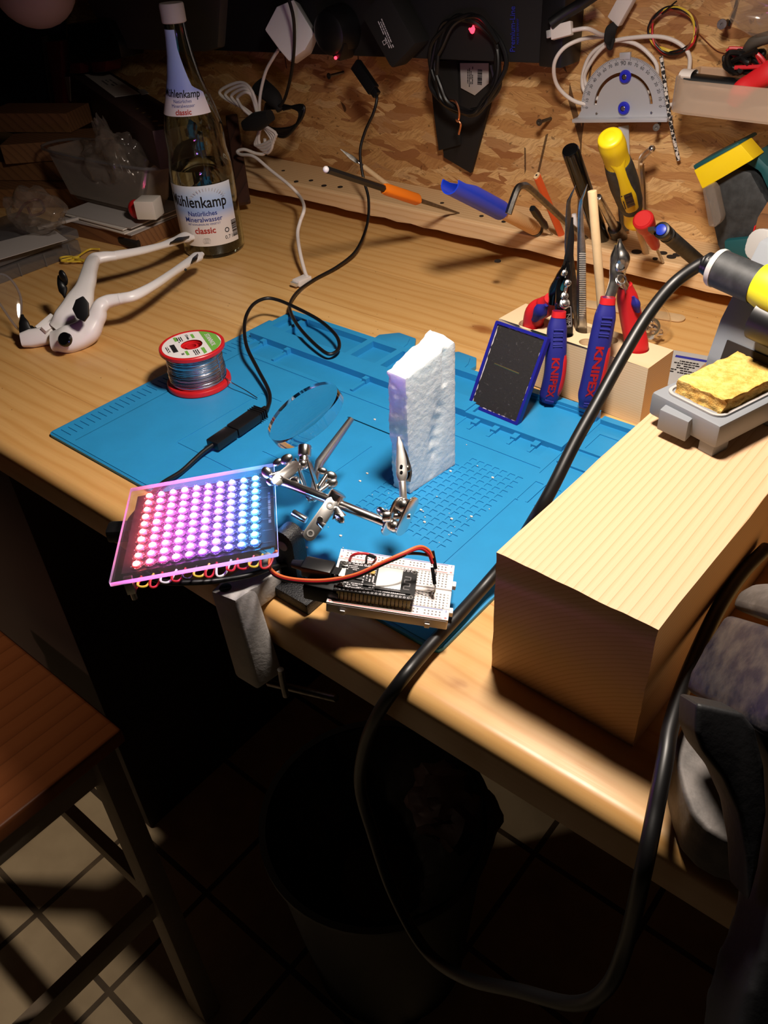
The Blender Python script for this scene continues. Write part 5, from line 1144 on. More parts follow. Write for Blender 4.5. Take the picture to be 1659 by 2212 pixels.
# yellow screwdriver
b = hole(1396, 548); e = lean(1316, 293, b); d = e-b; ys = thing('yellow_screwdriver', 'big yellow and black screwdriver leaning head up out of the rack', 'screwdriver', b)
def Y_(f): return b+d*f
bm = nb(); cyl(bm, b, Y_(0.42), 0.0036, n=16); part('shaft', bm, 'stick_wood', ys, 'pale wooden lower shaft')
bm = nb(); sweep(bm, crv([Y_(0.30), Y_(0.33), Y_(0.40), Y_(0.48), Y_(0.58), Y_(0.70), Y_(0.84), Y_(0.93), Y_(0.985), Y_(1.0)], 5), [(0.0105, 0.0105), (0.0130, 0.0130), (0.0108, 0.0108), (0.0112, 0.0112), (0.0138, 0.0138), (0.0142, 0.0142), (0.0126, 0.0126), (0.0136, 0.0136), (0.0122, 0.0122), (0.0045, 0.0045)], VIEW, 28); yh = part('handle', bm, 'yellow_plastic', ys)
dn_ = d.normalized(); vv_ = vdir(Y_(0.6)); nv_ = (vv_-dn_*vv_.dot(dn_)).normalized(); sv_ = dn_.cross(nv_).normalized()
bm = nb(); sweep(bm, crv([Y_(0.42), Y_(0.44), Y_(0.52), Y_(0.64), Y_(0.74), Y_(0.80), Y_(0.82)], 5), [(0.0095, 0.0095), (0.0116, 0.0116), (0.0140, 0.0140), (0.0152, 0.0152), (0.0146, 0.0146), (0.0136, 0.0136), (0.0118, 0.0118)], nv_, 28); part('grip_pad', bm, 'dark_rubber', ys)
for s in (-1, 1):
    bm = nb(); sweep(bm, crv([Y_(0.46)+nv_*s*0.0088, Y_(0.50)+nv_*s*0.0098, Y_(0.60)+nv_*s*0.0116, Y_(0.70)+nv_*s*0.0112, Y_(0.80)+nv_*s*0.0086, Y_(0.86)+nv_*s*0.0070], 6), [(0.003, 0.002), (0.0074, 0.0044), (0.0082, 0.0046), (0.0062, 0.0046), (0.0060, 0.0056), (0.0088, 0.0050)], nv_, 16, 2.6); part('yellow_stripe', bm, 'yellow_plastic', ys)
bm = nb(); mm = frame(Y_(0.60)+nv_*0.0163, -dn_, n=nv_); merge(bm, barcode(random.Random(3), 0.022, 0.0085, mm)); merge(bm, scribble(random.Random(5), 0.024, 0.003, 1, mm @ T(0, -0.0062, 0))); part('barcode', bm, 'ink', yh)
# chrome bent tool behind
bm = nb(); tube(bm, [ay(1390, 470, 0.70), ay(1388, 400, 0.70), ay(1385, 355, 0.70), ay(1390, 338, 0.695), ay(1408, 322, 0.688)], 0.0038, 8, 6); ball(bm, ay(1408, 322, 0.688), 0.0042, 12); solo('bent_spanner', bm, 'chrome', 'slim chrome bent-end tool leaning on the chipboard beside the yellow screwdriver', 'tool')
# red screwdriver
b = hole(1432, 566); e = lean(1388, 472, b); d = e-b; rs = thing('red_screwdriver', 'small screwdriver with a clear red handle stuck in the rack', 'screwdriver', b)
bm = nb(); cyl(bm, b, b+d*0.4, 0.0017); part('shaft', bm, 'steel', rs)
bm = nb(); sweep(bm, crv([b+d*0.36, b+d*0.42, b+d*0.6, b+d*0.74, b+d*0.86, b+d*0.97, b+d], 4), [(0.004, 0.004), (0.0056, 0.0056), (0.0072, 0.0072), (0.0078, 0.0078), (0.0106, 0.0106), (0.0112, 0.0112), (0.0088, 0.0088)], VIEW, 20); part('handle', bm, 'red_plastic', rs)
# dark pen with blue end
b = hole(1512, 568); e = lean(1430, 498, b); d = e-b; pn_ = thing('dark_marker', 'dark grey tube with a bright blue end leaning out of the rack near the iron', 'marker', b)
bm = nb(); cyl(bm, b, e, 0.0078, 0.0076, 24, bev=0.001); part('barrel', bm, 'dark_rubber', pn_)
bm = nb(); cyl(bm, b+d*0.86, b+d*0.90, 0.0082); cyl(bm, e-d*0.05, e+d*0.015, 0.0084, bev=0.0008); box(bm, (0.006, 0.004, 0.014), frn(e-_R*0.009, _R, n=d)); part('clip', bm, 'black_plastic', pn_)
bm = nb(); cyl(bm, e+d*0.01, e+d*0.03, 0.0058, bev=0.0012); part('blue_end', bm, 'blue_plastic', pn_)

# ------------------------------------------------------------------ things on the wall
WY = WALL
def onwall(px, py, off=0.004): return ay(px, py, WY-off)
wmx = lambda o: frame(o, (1, 0, 0), n=(0, -1, 0))
# protractor (mitre gauge)
po = onwall(1345, 258, 0.012); pa, pb, pt = onwall(1256, 257, 0.012), onwall(1443, 255, 0.012), onwall(1352, 122, 0.012)
W2 = (pb-pa).length; pxv = (pb-pa).normalized(); pnv = V3((0, -1, 0)); pcen = (pa+pb)/2; PM = frame(pcen, pxv, n=pnv); PM = frame(pcen, pxv, n=pxv.cross(V3((0, 0, 1))).normalized())
PH = (PM.inverted() @ pt).y; R_p = W2/2*0.98
pg = thing('angle_gauge', 'silver angle gauge with a degree scale and two violet knobs hanging on the wall', 'gauge', pcen)
arc = [(R_p, 0.010)]+[(R_p*cos(a), 0.012+(PH-0.012)*sin(a)) for a in [pi*k/32 for k in range(33)]]+[(-R_p, 0.010), (-W2/2-0.004, 0.002), (W2/2+0.004, 0.002)]
ri_, ro_ = R_p*0.62, R_p*0.69; so = 0.013
slot = [(ro_*cos(a), so+(PH-0.012)/R_p*ro_*sin(a)) for a in [rad(4+172*k/28) for k in range(29)]]+[(ri_*cos(a), so+(PH-0.012)/R_p*ri_*sin(a)) for a in [rad(176-172*k/28) for k in range(29)]]
bm = nb(); plate(bm, arc, [slot], 0.0025, PM); part('scale_plate', bm, 'aluminium', pg)
bm = nb(); box(bm, (W2+0.010, 0.004, 0.016), PM, c=(0, 0.0005, 0.006), bev=0.0006); part('fence_lip', bm, 'aluminium', pg)
bm = nb()
for k in range(181):
    if k % 2: continue
    a = rad(k); L = 0.0042 if k % 10 == 0 else 0.0022; r0 = R_p*0.985
    c = V3((cos(a), sin(a)*(PH-0.012)/R_p, 0)); p = V3((0, so, 0))+c*(r0-L/2); ang = math.atan2(c.y, c.x)
    box(bm, (L, 0.00035, 0.0001), PM @ T(p.x, p.y, 0.00256) @ RZ(ang))
for k in range(0, 181, 10):
    a = rad(k); c = V3((cos(a), sin(a)*(PH-0.012)/R_p, 0)); p = V3((0, so, 0))+c*(R_p*0.86)
    s_ = str(k if k <= 90 else 180-k); merge(bm, text_bm(s_, 0.0066 if k == 90 else 0.0048, PM @ T(p.x, p.y, 0.0026) @ RZ(a-pi/2), h=0.0001))
part('degree_marks', bm, 'ink', pg, smooth=0)
for (x, y) in ((1352, 165), (1349, 233)):
    k = PM.inverted() @ onwall(x, y, 0.0145); bm = nb(); lathe(bm, [(0.003, 0), (0.0068, 0), (0.0072, 0.002), (0.006, 0.0042), (0.003, 0.0044)], PM @ T(k.x, k.y, 0.0026), 28); kb = part('knob', bm, 'violet_knob', pg)
    bm = nb(); lathe(bm, [(0, 0.0044), (0.0022, 0.0044), (0.0032, 0.0036), (0.0034, 0)], PM @ T(k.x, k.y, 0.0026), 18); part('screw', bm, 'steel', kb)
for x in (-W2*0.30, W2*0.33): bm = nb(); lathe(bm, [(0, 0.0012), (0.0012, 0.0012), (0.0016, 0)], PM @ T(x, 0.0065, 0.0026), 14); part('rivet', bm, 'steel', pg)
bm = nb(); a, b = onwall(1347, 272, 0.010), onwall(1352, 430, 0.020); sweep(bm, [a, b], (0.0066, 0.0018), VIEW, 8, 4); part('guide_bar', bm, 'aluminium', pg)
bm = nb(); box(bm, (0.013, 0.007, 0.004), PM, c=(0.002, PH+0.001, 0.0015), bev=0.0006); part('pointer', bm, 'aluminium', pg)
# white USB cable coil behind the gauge
wc_ = thing('white_usb_cable', 'coiled white USB cable tied with a black strap hanging behind the angle gauge', 'cable', onwall(1300, 170, 0.01))
bm = nb(); P_ = [onwall(*p, o) for p, o in (((1235, 66), .054), ((1268, 62), .050), ((1296, 74), .030), ((1310, 78), .010), ((1260, 84), .036), ((1218, 104), .050), ((1197, 140), .050), ((1204, 185), .036), ((1240, 218), .020), ((1290, 228), .007), ((1330, 225), .006), ((1270, 205), .006), ((1258, 170), .006), ((1275, 120), .007), ((1318, 90), .009), ((1365, 92), .009), ((1400, 115), .008), ((1420, 150), .006), ((1400, 200), .005), ((1300, 215), .004), ((1265, 180), .005), ((1270, 145), .009), ((1312, 95), .012), ((1380, 80), .012), ((1440, 82), .010), ((1480, 105), .008), ((1490, 140), .007), ((1470, 215), .006), ((1430, 230), .005))]
tube(bm, P_, 0.0023, 10, 8); part('cable', bm, 'cable_white', wc_)
bm = nb(); a, b = onwall(1192, 72, 0.058), onwall(1236, 60, 0.055); box(bm, ((b-a).length, 0.0140, 0.0075), frame((a+b)/2, b-a, n=(0, -1, 0.2)), bev=0.0012); c_ = part('usb_plug', bm, 'cable_white', wc_)
bm = nb(); box(bm, (0.008, 0.0078, 0.0035), frame(a+(a-b).normalized()*0.002, b-a, n=(0, -1, 0.2)), bev=0.0005); part('contact_shell', bm, 'shield_metal', c_)
bm = nb(); a, b = onwall(1328, 46, 0.016), onwall(1360, -12, 0.018); box(bm, ((b-a).length, 0.0175, 0.009), frame((a+b)/2, b-a, n=(0, -1, 0.2)), bev=0.0012); part('usb_plug', bm, 'cable_white', wc_)
bm = nb(); sweep(bm, crv([onwall(1316, 100, .018), onwall(1316, 84, .020), onwall(1320, 66, .021), onwall(1330, 52, .020)], 6), [(0.0025, 0.0014), (0.006, 0.003), (0.0066, 0.004), (0.004, 0.003)], VIEW, 12, 3); tube(bm, [onwall(1314, 80, .02), onwall(1313, 100, .02), onwall(1320, 104, .02), onwall(1326, 82, .02)], 0.0018, 8); part('strap', bm, 'felt_black', wc_)
# three-colour wire ring
wr = thing('wire_coil', 'small ring of red, brown, black and yellow hook-up wire hanging on the wall', 'wire', onwall(1455, 60, 0.01))
rr = random.Random(15)
for mt in ('wire_brown', 'wire_red', 'wire_yellow', 'cable_black'):
    for k in range(2):
        cx, cy = 1452+rr.uniform(-3, 3), 66+rr.uniform(-3, 3); bm = nb()
        tube(bm, [onwall(cx+(50+rr.uniform(-5, 4))*cos(a), cy+(48+rr.uniform(-5, 4))*sin(a), 0.006+rr.uniform(0, .006)) for a in [2*pi*i/10 for i in range(10)]], 0.0011, 8, 6, True); part('wire', bm, mt, wr)
bm = nb(); tube(bm, [onwall(1430, 30, .01), onwall(1448, 14, .012), onwall(1462, 2, .012)], 0.0009, 6); part('wire', bm, 'cable_black', wr)
# speckled cord
t = NT('speckled_cord'); ck = t.new('ShaderNodeTexChecker'); ck.inputs['Scale'].default_value = 260; ck.inputs['Color1'].default_value = lin((214, 206, 200)); ck.inputs['Color2'].default_value = lin((30, 28, 30)); t.link(t.coord(rot=(0.5, 0.6, 0.3)), ck.inputs[0]); t.link(ck.outputs[0], t.b.inputs['Base Color']); t.b.inputs['Roughness'].default_value = 0.8; M['speckled_cord'] = t.m
bm = nb(); tube(bm, [onwall(1428, 122, .016), onwall(1434, 165, .017), onwall(1441, 215, .018), onwall(1448, 262, .017), onwall(1457, 305, .012), onwall(1466, 346, .008)], 0.0021, 10, 10); solo('speckled_cord', bm, 'speckled_cord', 'short black and white speckled cord hanging at the right edge of the angle gauge', 'cord')
# screws in the wall
def screw(px, py, qx, qy, label, r_=0.0042):
    h, t_ = ay(px, py, WY-0.028), ay(qx, qy, WY); s = thing('wall_screw', label, 'screw', t_, 'loose screws in the chipboard'); d = (h-t_).normalized()
    bm = nb(); lathe(bm, [(0, 0.0006), (0.0012, 0.0006), (0.0014, 0.002), (r_*0.95, 0.002), (r_, 0.0012), (0.0022, -0.0022)], frn(h, _R, n=d), 18); part('head', bm, 'dark_steel', s)
    bm = nb(); n_ = 14; L = (h-t_).length; lathe(bm, [(0.0018+(0.0004 if i % 2 else 0), L*i/(2*n_)) for i in range(2*n_+1)], frn(t_, _R, n=d), 12); part('shaft', bm, 'dark_steel', s)
screw(1166, 264, 1190, 256, 'dark screw sticking out of the chipboard between the hanging sheath and the angle gauge')
screw(712, 164, 742, 156, 'dark screw sticking out of the chipboard below the red charger light', 0.0044)
screw(1418, 275, 1424, 268, 'dark screw head in the chipboard just under the angle gauge', 0.0040)
screw(1560, 52, 1572, 46, 'shiny screw in the chipboard at the upper right above the clear tray', 0.0050)
# sheath with a coiled black cable
sh2 = thing('hanging_sheath', 'black folded leather sheath with a white label hanging on the wall', 'sheath', onwall(1010, 200, 0.01))
def wallpoly(pts, off, h, mat, name, par, label=None):
    q_ = [onwall(x, y, off) for x, y in pts]; bm = nb(); m = frame(q_[0], (1, 0, 0), n=(0, -1, 0)); iv = m.inverted(); prism(bm, [((iv @ p).x, (iv @ p).y) for p in q_], h, m, 0.0008); return part(name, bm, mat, par, label)
wallpoly([(944, 60), (1085, 60), (1062, 225), (1022, 372), (964, 338), (950, 240)], 0.004, 0.006, 'card_side', 'sheath_back', sh2)
wallpoly([(930, 130), (990, 128), (997, 312), (951, 324), (940, 240)], 0.0115, 0.004, 'felt_black', 'sheath_flap', sh2)
lbp = wallpoly([(994, 136), (1056, 136), (1056, 180), (1026, 206), (996, 190)], 0.0120, 0.0006, 'paper_grey', 'paper_label', sh2)
o = onwall(1024, 165, 0.0128); mm = frame(o, (0, 0, 1), n=(0, -1, 0)); bm = nb(); merge(bm, barcode(random.Random(8), 0.018, 0.007, mm @ T(0, -0.009, 0) )); merge(bm, scribble(random.Random(2), 0.026, 0.010, 4, mm @ T(0, 0.006, 0))); part('label_print', bm, 'ink', lbp)
cc = thing('black_cable_coil', 'coiled thick black cable tied with copper wire hanging over the leather sheath', 'cable', onwall(1010, 140, 0.02))
rr = random.Random(31); bm = nb(); P_ = []
for k in range(6):
    for i in range(14):
        a = 2*pi*i/14; rx_, ry_ = 70+rr.uniform(-9, 9), 104+rr.uniform(-8, 8); P_.append(onwall(1008+rx_*cos(a)+3*k-8, 140+ry_*sin(a), 0.050+0.004*rr.random()+0.002*(k % 3)))
tube(bm, P_, 0.0028, 8, 5); part('cable', bm, 'cable_black', cc)
bm = nb(); tube(bm, [onwall(972, 216, .056), onwall(984, 220, .062), onwall(992, 240, .062), onwall(990, 262, .058), onwall(986, 258, .060), onwall(995, 268, .060), onwall(991, 290, .056)], 0.0013, 8); part('copper_tie', bm, 'copper', cc)
bm = nb(); tube(bm, [onwall(1014, 62, .058), onwall(1020, 70, .062), onwall(1024, 64, .062), onwall(1022, 56, .060)], 0.0012, 8); part('glowing_red_tie', bm, 'led_red', cc)  # tie carries the glowing LED red although it is no lamp
# power strip and chargers
ps = thing('power_strip', 'long black power strip with printed lettering mounted on the wall at the top', 'power strip', onwall(850, 80, 0.03))
q0, q1 = ay(452, 112, WY-0.045), ay(1212, 138, WY-0.045)
bm = nb(); xx0, xx1 = q0.x-0.06, ay(1212, 80, WY-0.045).x; zb0, zb1 = ay(560, 118, WY-0.045).z, ay(1212, 140, WY-0.045).z
hull8(bm, [(xx0, WY-0.002, zb0-0.004), (xx1, WY-0.002, zb1), (xx1, WY-0.002, zb1+0.16), (xx0, WY-0.002, zb0+0.16)], [(xx0, WY-0.045, zb0-0.004), (xx1, WY-0.045, zb1), (xx1, WY-0.045, zb1+0.16), (xx0, WY-0.045, zb0+0.16)], 0.004); part('housing', bm, 'shelf_dark', ps)
p_, q_ = ay(1108, 112, WY-0.046), ay(1108, 14, WY-0.046); bm = nb(); tb = text_bm('Premium-Line', 0.010, None, 0.0002, sx=1.0, bold=0.0001); xs = [v.co.x for v in tb.verts]; k_ = (q_-p_).length/(max(xs)-min(xs)); bmesh.ops.transform(tb, matrix=frame((p_+q_)/2+V3((0, -0.0004, 0)), q_-p_, n=(0, -1, 0)) @ Matrix.Diagonal((k_, 1, 1, 1)), verts=tb.verts); merge(bm, tb)
p_, q_ = ay(1119, 96, WY-0.046), ay(1119, 40, WY-0.046); tb = text_bm('MADE IN GERMANY', 0.0042, None, 0.0002); xs = [v.co.x for v in tb.verts]; k_ = (q_-p_).length/(max(xs)-min(xs)); bmesh.ops.transform(tb, matrix=frame((p_+q_)/2+V3((0, -0.0004, 0)), q_-p_, n=(0, -1, 0)) @ Matrix.Diagonal((k_, 1, 1, 1)), verts=tb.verts); merge(bm, tb); part('lettering', bm, 'ink_navy', ps)
bm = nb(); a = ay(1222, 60, WY-0.026); box(bm, (0.030, 0.046, 0.10), T(a.x-0.005, a.y, ay(1222, 146, WY-0.04).z+0.05), bev=0.003); part('end_block', bm, 'black_plastic', ps)
bm = nb(); o = ay(1020, 66, WY-0.05); lathe(bm, [(0, 0.001), (0.003, 0.001), (0.0036, 0)], frame(o, (1, 0, 0), n=(0, -1, 0)), 12); part('switch_lamp', bm, 'led_red', ps, 'small lit red switch lamp')
bm = nb(); tube(bm, [ay(1190, 52, WY-0.06), ay(1215, 34, WY-0.055), ay(1250, 12, WY-0.05), ay(1285, -12, WY-0.05)], 0.0065, 12); part('lead', bm, 'cable_black', ps)
# hexagonal white charger
hx = [(571, 64), (597, 14), (634, -2), (679, 72), (659, 108), (624, 133), (603, 108)]
hc = thing('white_charger', 'white angular plug-in charger hanging from the power strip', 'charger', ay(625, 66, 0.665))
cen = ay(625, 66, 0.655); m = frn(cen, _R, n=(V3((0.45, -0.8, 0.25)))); q_ = [m.inverted() @ apl(x, y, cen, m.col[2].xyz) for x, y in hx]
bm = nb(); prism(bm, [(p.x, p.y) for p in q_], -0.04, m, 0.003); part('body', bm, 'white_plastic', hc)
bm = nb(); tube(bm, [ay(601, 108, 0.66), ay(590, 125, 0.66), ay(574, 155, 0.66), ay(563, 200, 0.655), ay(560, 240, 0.65), ay(562, 262, 0.65)], 0.0024, 10); part('lead', bm, 'cable_white', hc)
# tied bundle of the white lead
wb = thing('white_cable_bundle', 'bundled white charging cable tied with a black strap, its end lying on the bench', 'cable', ay(560, 250, 0.65))
rr = random.Random(19); bm = nb(); P_ = []; wy = 0.648
for k in range(4):
    e_ = rr.uniform(-5, 5)
    P_ += [ay(560+e_, 268, wy), ay(528+e_*2, 238, wy-0.004*k), ay(482+11*k, 210+3*k, wy-0.006), ay(478+12*k, 194+5*k, wy-0.005), ay(520+4*k, 178+7*k, wy-0.003*k), ay(546, 200+4*k, wy-0.004), ay(562+e_, 262, wy-0.002*k), ay(588+3*k, 306-5*k, wy-0.004), ay(580-4*k, 330-6*k, wy-0.003), ay(566-5*k, 322-3*k, wy), ay(556+e_, 296, wy)]
tube(bm, P_, 0.0023, 9, 5)
P_ = [ay(572, 300, wy), ay(572, 330, wy), ay(555, 332, wy-0.004), ay(528, 323, wy-0.010), ay(513, 327, wy-0.014), ay(520, 334, wy-0.018), ay(548, 338, wy-0.02), ay(585, 368, wy-0.022), ay(625, 400, wy-0.026), ay(648, 425, wy-0.03), az(657, 450, 0.058), az(648, 480, 0.045), az(643, 505, 0.036), az(648, 545, 0.024), az(658, 585, 0.012), az(664, 600, 0.008)]
tube(bm, P_, 0.0025, 10, 8); part('cable', bm, 'cable_white', wb)
bm = nb(); a, b = az(667, 602, 0.006), az(645, 612, 0.006); box(bm, ((b-a).length+0.004, 0.0135, 0.0078), frame((a+b)/2+V3((-0.003, 0, 0)), b-a, n=(0, 0, 1)), bev=0.001); c_ = part('usb_plug', bm, 'cable_white', wb); bm = nb(); box(bm, (0.007, 0.011, 0.0042), frame(b+(b-a).normalized()*0.003+V3((-0.003, 0, 0)), b-a, n=(0, 0, 1))); part('contact_shell', bm, 'shield_metal', c_)
bm = nb(); o = ay(556, 268, wy-0.008); sweep(bm, [ay(534, 270, wy-0.006), ay(556, 262, wy-0.014), ay(584, 250, wy-0.008)], [(0.010, 0.008), (0.0105, 0.013), (0.010, 0.008)], (0, 0, 1), 16, 3); part('strap', bm, 'felt_black', wb)
# black cable with tied coil
bk2 = thing('black_cable_bundle', 'tied bundle of thin black cable hanging behind the white cable', 'cable', ay(610, 250, 0.66))
rr = random.Random(23); bm = nb(); P_ = [ay(618, -20, 0.63), ay(634, 40, 0.635), ay(635, 110, 0.645), ay(625, 180, 0.655), ay(606, 228, 0.66)]
for k in range(5):
    P_ += [ay(575, 225+3*k, 0.668), ay(580, 275, 0.664-0.002*k), ay(612+4*k, 296-5*k, 0.662), ay(640+3*k, 270-4*k, 0.662), ay(646+2*k, 240-3*k, 0.664), ay(612, 228+2*k, 0.666)]
tube(bm, P_, 0.0023, 8, 5); part('cable', bm, 'cable_black', bk2)
bm = nb(); sweep(bm, crv([ay(560, 185, 0.675), ay(590, 210, 0.665), ay(606, 238, 0.664)], 5), [(0.014, 0.008), (0.012, 0.010), (0.006, 0.006)], VIEW, 14, 2.5); part('strap', bm, 'felt_black', bk2)
# black round charger with red light and a printed one
rc = thing('round_charger', 'round black plug-in charger with a small red light on the power strip', 'charger', ay(740, 80, 0.68))
bm = nb(); o = ay(742, 62, 0.69); lathe(bm, [(0, 0.035), (0.020, 0.035), (0.026, 0.031), (0.030, 0.018), (0.031, 0), (0, 0)], frame(o, (1, 0, 0), n=(-0.15, -1, -0.05)), 36)
a, b = ay(735, 95, 0.675), ay(745, 138, 0.68); box(bm, (0.034, 0.026, 0.03), frame(a, (0.8, 0, -0.4), n=(0, -1, 0)), bev=0.004); part('body', bm, 'black_plastic', rc)
bm = nb(); ball(bm, ay(725, 125, 0.658), 0.0022, 12); part('lamp', bm, 'led_red', rc, 'small lit red lamp')
pc2 = thing('printed_charger', 'black plug-in charger with tiny white rating print beside the round charger', 'charger', ay(840, 70, 0.68))
bm = nb(); fm = frame(ay(855, 60, 0.668), (0.62, 0, -0.78), n=(0, -1, 0.1)); box(bm, (0.075, 0.05, 0.035), fm, bev=0.006); part('body', bm, 'felt_black', pc2)
bm = nb(); mm = frame(ay(834, 75, 0.6485), (0.50, 0, -0.86), n=(0, -1, 0.1)); 
merge(bm, scribble(random.Random(44), 0.036, 0.009, 3, mm)); plate(bm, rrect(0.005, 0.005, 0.0002, 1), [rrect(0.0038, 0.0038, 0.0002, 1)], 0.0002, mm @ T(0.006, -0.007, 0)); part('rating_print', bm, 'ink_white', pc2)
# clear tray with red handled tool, black lead, shrink tube
ty = thing('clear_tray', 'frosted clear plastic tray hanging on the wall at the right edge', 'tray', ay(1560, 220, 0.68))
x0t, x1t = ay(1468, 185, 0.69).x, 0.12; zt0, zt1 = ay(1560, 250, 0.66).z, ay(1560, 180, 0.66).z
outl = [(x0t+0.012-0.012*cos(a), 0.672-0.022*sin(a)) for a in [rad(-80+80*k/6) for k in range(7)]]+[(x0t+0.020, 0.658), (x1t, 0.654)]
outl = [(x0t+0.003, WY-0.004), (x0t, 0.690), (x0t+0.002, 0.672), (x0t+0.009, 0.661), (x0t+0.022, 0.656), (x1t, 0.652), (x1t, WY-0.004)]
inn_ = [(x0t+0.0055, WY-0.0065), (x0t+0.0025, 0.690), (x0t+0.0043, 0.6735), (x0t+0.0105, 0.6635), (x0t+0.0225, 0.6585), (x1t-0.0025, 0.6545), (x1t-0.0025, WY-0.0065)]
bm = nb(); plate(bm, outl, [inn_], zt1-zt0, T(0, 0, zt0)); prism(bm, outl, 0.002, T(0, 0, zt0-0.002)); part('tray_wall', bm, 'frosted_tray', ty)
rt = thing('red_tool', 'red handled tool lying in the clear tray', 'tool', ay(1600, 190, 0.69))
bm = nb(); sweep(bm, crv([ay(1582, 225, 0.685), ay(1602, 196, 0.685), ay(1625, 178, 0.685), ay(1665, 155, 0.685), ay(1710, 130, 0.69)], 6), [(0.007, 0.006), (0.0105, 0.009), (0.0095, 0.008), (0.0115, 0.009), (0.010, 0.008)], VIEW, 18, 2.4); part('handle', bm, 'bright_red', rt)
tb_ = thing('shrink_tubes', 'flat black heat-shrink tubes lying in the clear tray', 'tube', ay(1540, 165, 0.69))
for k, (a, b) in enumerate((((1484, 168), (1600, 182)), ((1474, 160), (1500, 162)))):
    bm = nb(); sweep(bm, [ay(*a, 0.69), ay(*b, 0.69)], (0.010, 0.005), (0, 0, 1), 14, 2.2, caps=False); part('tube', bm, 'black_plastic' if k == 0 else 'cable_white', tb_)
bl_ = thing('black_lead', 'tangled black and red lead lying on top of the clear tray', 'lead', ay(1600, 130, 0.69)); rr = random.Random(40)
for mt, n_ in (('cable_black', 20), ('wire_red', 7)):
    bm = nb(); tube(bm, [ay(1600+rr.uniform(-48, 55), 132+rr.uniform(-26, 26), 0.69+rr.uniform(-.012, .02)) for _ in range(n_)], 0.0028 if mt != 'wire_red' else 0.002, 8, 6); part('lead', bm, mt, bl_)
bm = nb(); tube(bm, [ay(1508, 72, 0.72), ay(1545, 108, 0.71), ay(1570, 118, 0.70)], 0.0008, 6); part('bare_end', bm, 'copper', bl_)
bm = nb(); tube(bm, [onwall(1592, 0, .006), onwall(1584, 30, .006), onwall(1574, 56, .006)], 0.0014, 8); solo('short_black_wire', bm, 'cable_black', 'short black wire running down the chipboard to the shiny screw', 'wire')
bm = nb(); rr = random.Random(50); t = nb(); bmesh.ops.create_icosphere(t, subdivisions=3, radius=0.03)
for v in t.verts: v.co = V3((v.co.x*1.3, v.co.y*0.45, v.co.z*0.75))*(1+0.25*mn.noise(v.co*90))
merge(bm, t, T(ay(1665, 25, 0.69))); solo('clear_bag_roll', bm, 'clear_bag', 'crumpled clear plastic bag at the top right corner of the wall', 'bag')
bm = nb(); tube(bm, [ay(1615, 110, 0.70), ay(1632, 90, 0.69), ay(1700, 70, 0.69)], 0.006, 10); solo('olive_lead', bm, 'equip_grey', 'olive grey cable end above the clear tray at the right edge', 'cable')
# power tool with yellow tape
pt_ = thing('power_tool', 'black and teal power tool with a strip of yellow tape standing at the right wall', 'power tool', ay(1590, 480, 0.66))
def fpl(pts, yd, h, mat, name, par, bev=0.002, label=None, nrm=(0, -1, 0)):
    cen = ay(*pts[0], yd); n = V3(nrm).normalized(); m = frame(cen, V3((1, 0, 0))-n*n.x, n=n); iv = m.inverted(); q = [iv @ apl(x, y, cen, n) for x, y in pts]; bm = nb(); prism(bm, [(p.x, p.y) for p in q], h, m, bev); return part(name, bm, mat, par, label)
fpl([(1517, 405), (1590, 362), (1622, 372), (1648, 420), (1680, 470), (1690, 560), (1562, 565), (1548, 530), (1530, 450)], 0.66, -0.05, 'dark_rubber', 'body', pt_, 0.006)
fpl([(1606, 352), (1640, 372), (1662, 420), (1700, 470), (1700, 430), (1660, 360), (1630, 330)], 0.665, -0.055, 'teal_plastic', 'side_shell', pt_, 0.004)
fpl([(1496, 358), (1594, 308), (1600, 314), (1500, 368)], 0.668, -0.05, 'teal_plastic', 'top_shell', pt_, 0.002)
fpl([(1499, 368), (1600, 312), (1628, 344), (1560, 384), (1517, 408)], 0.650, -0.03, 'yellow_plastic', 'tape', pt_, 0.001)
fpl([(1563, 520), (1640, 512), (1650, 560), (1566, 560)], 0.652, -0.04, 'teal_plastic', 'base', pt_, 0.003)
fpl([(1516, 408), (1537, 398), (1545, 410), (1558, 470), (1556, 480), (1544, 492), (1530, 490)], 0.635, -0.014, 'clear_tub', 'clear_guard', pt_, 0.003)
lr = thing('tool_bag', 'pale rolled paper strip with a red edge at the far right beside the power tool', 'paper roll', ay(1640, 470, 0.62))
fpl([(1636, 470), (1680, 400), (1700, 520), (1622, 535), (1628, 500)], 0.615, -0.012, 'offcut_wood', 'sheet', lr, 0.002); fpl([(1617, 535), (1629, 488), (1632, 490), (1622, 536)], 0.613, -0.012, 'red_plastic', 'edge', lr, 0.0008)
bm = nb(); fm = frame(ay(1645, 530, 0.56), (1, 0, 0), n=(0, -1, 0.3)); prism(bm, rrect(0.03, 0.03, 0.012), -0.02, fm, 0.004); solo('plastic_cover', bm, 'light_grey', 'rounded pale grey plastic cover behind the soldering iron grip', 'cover')
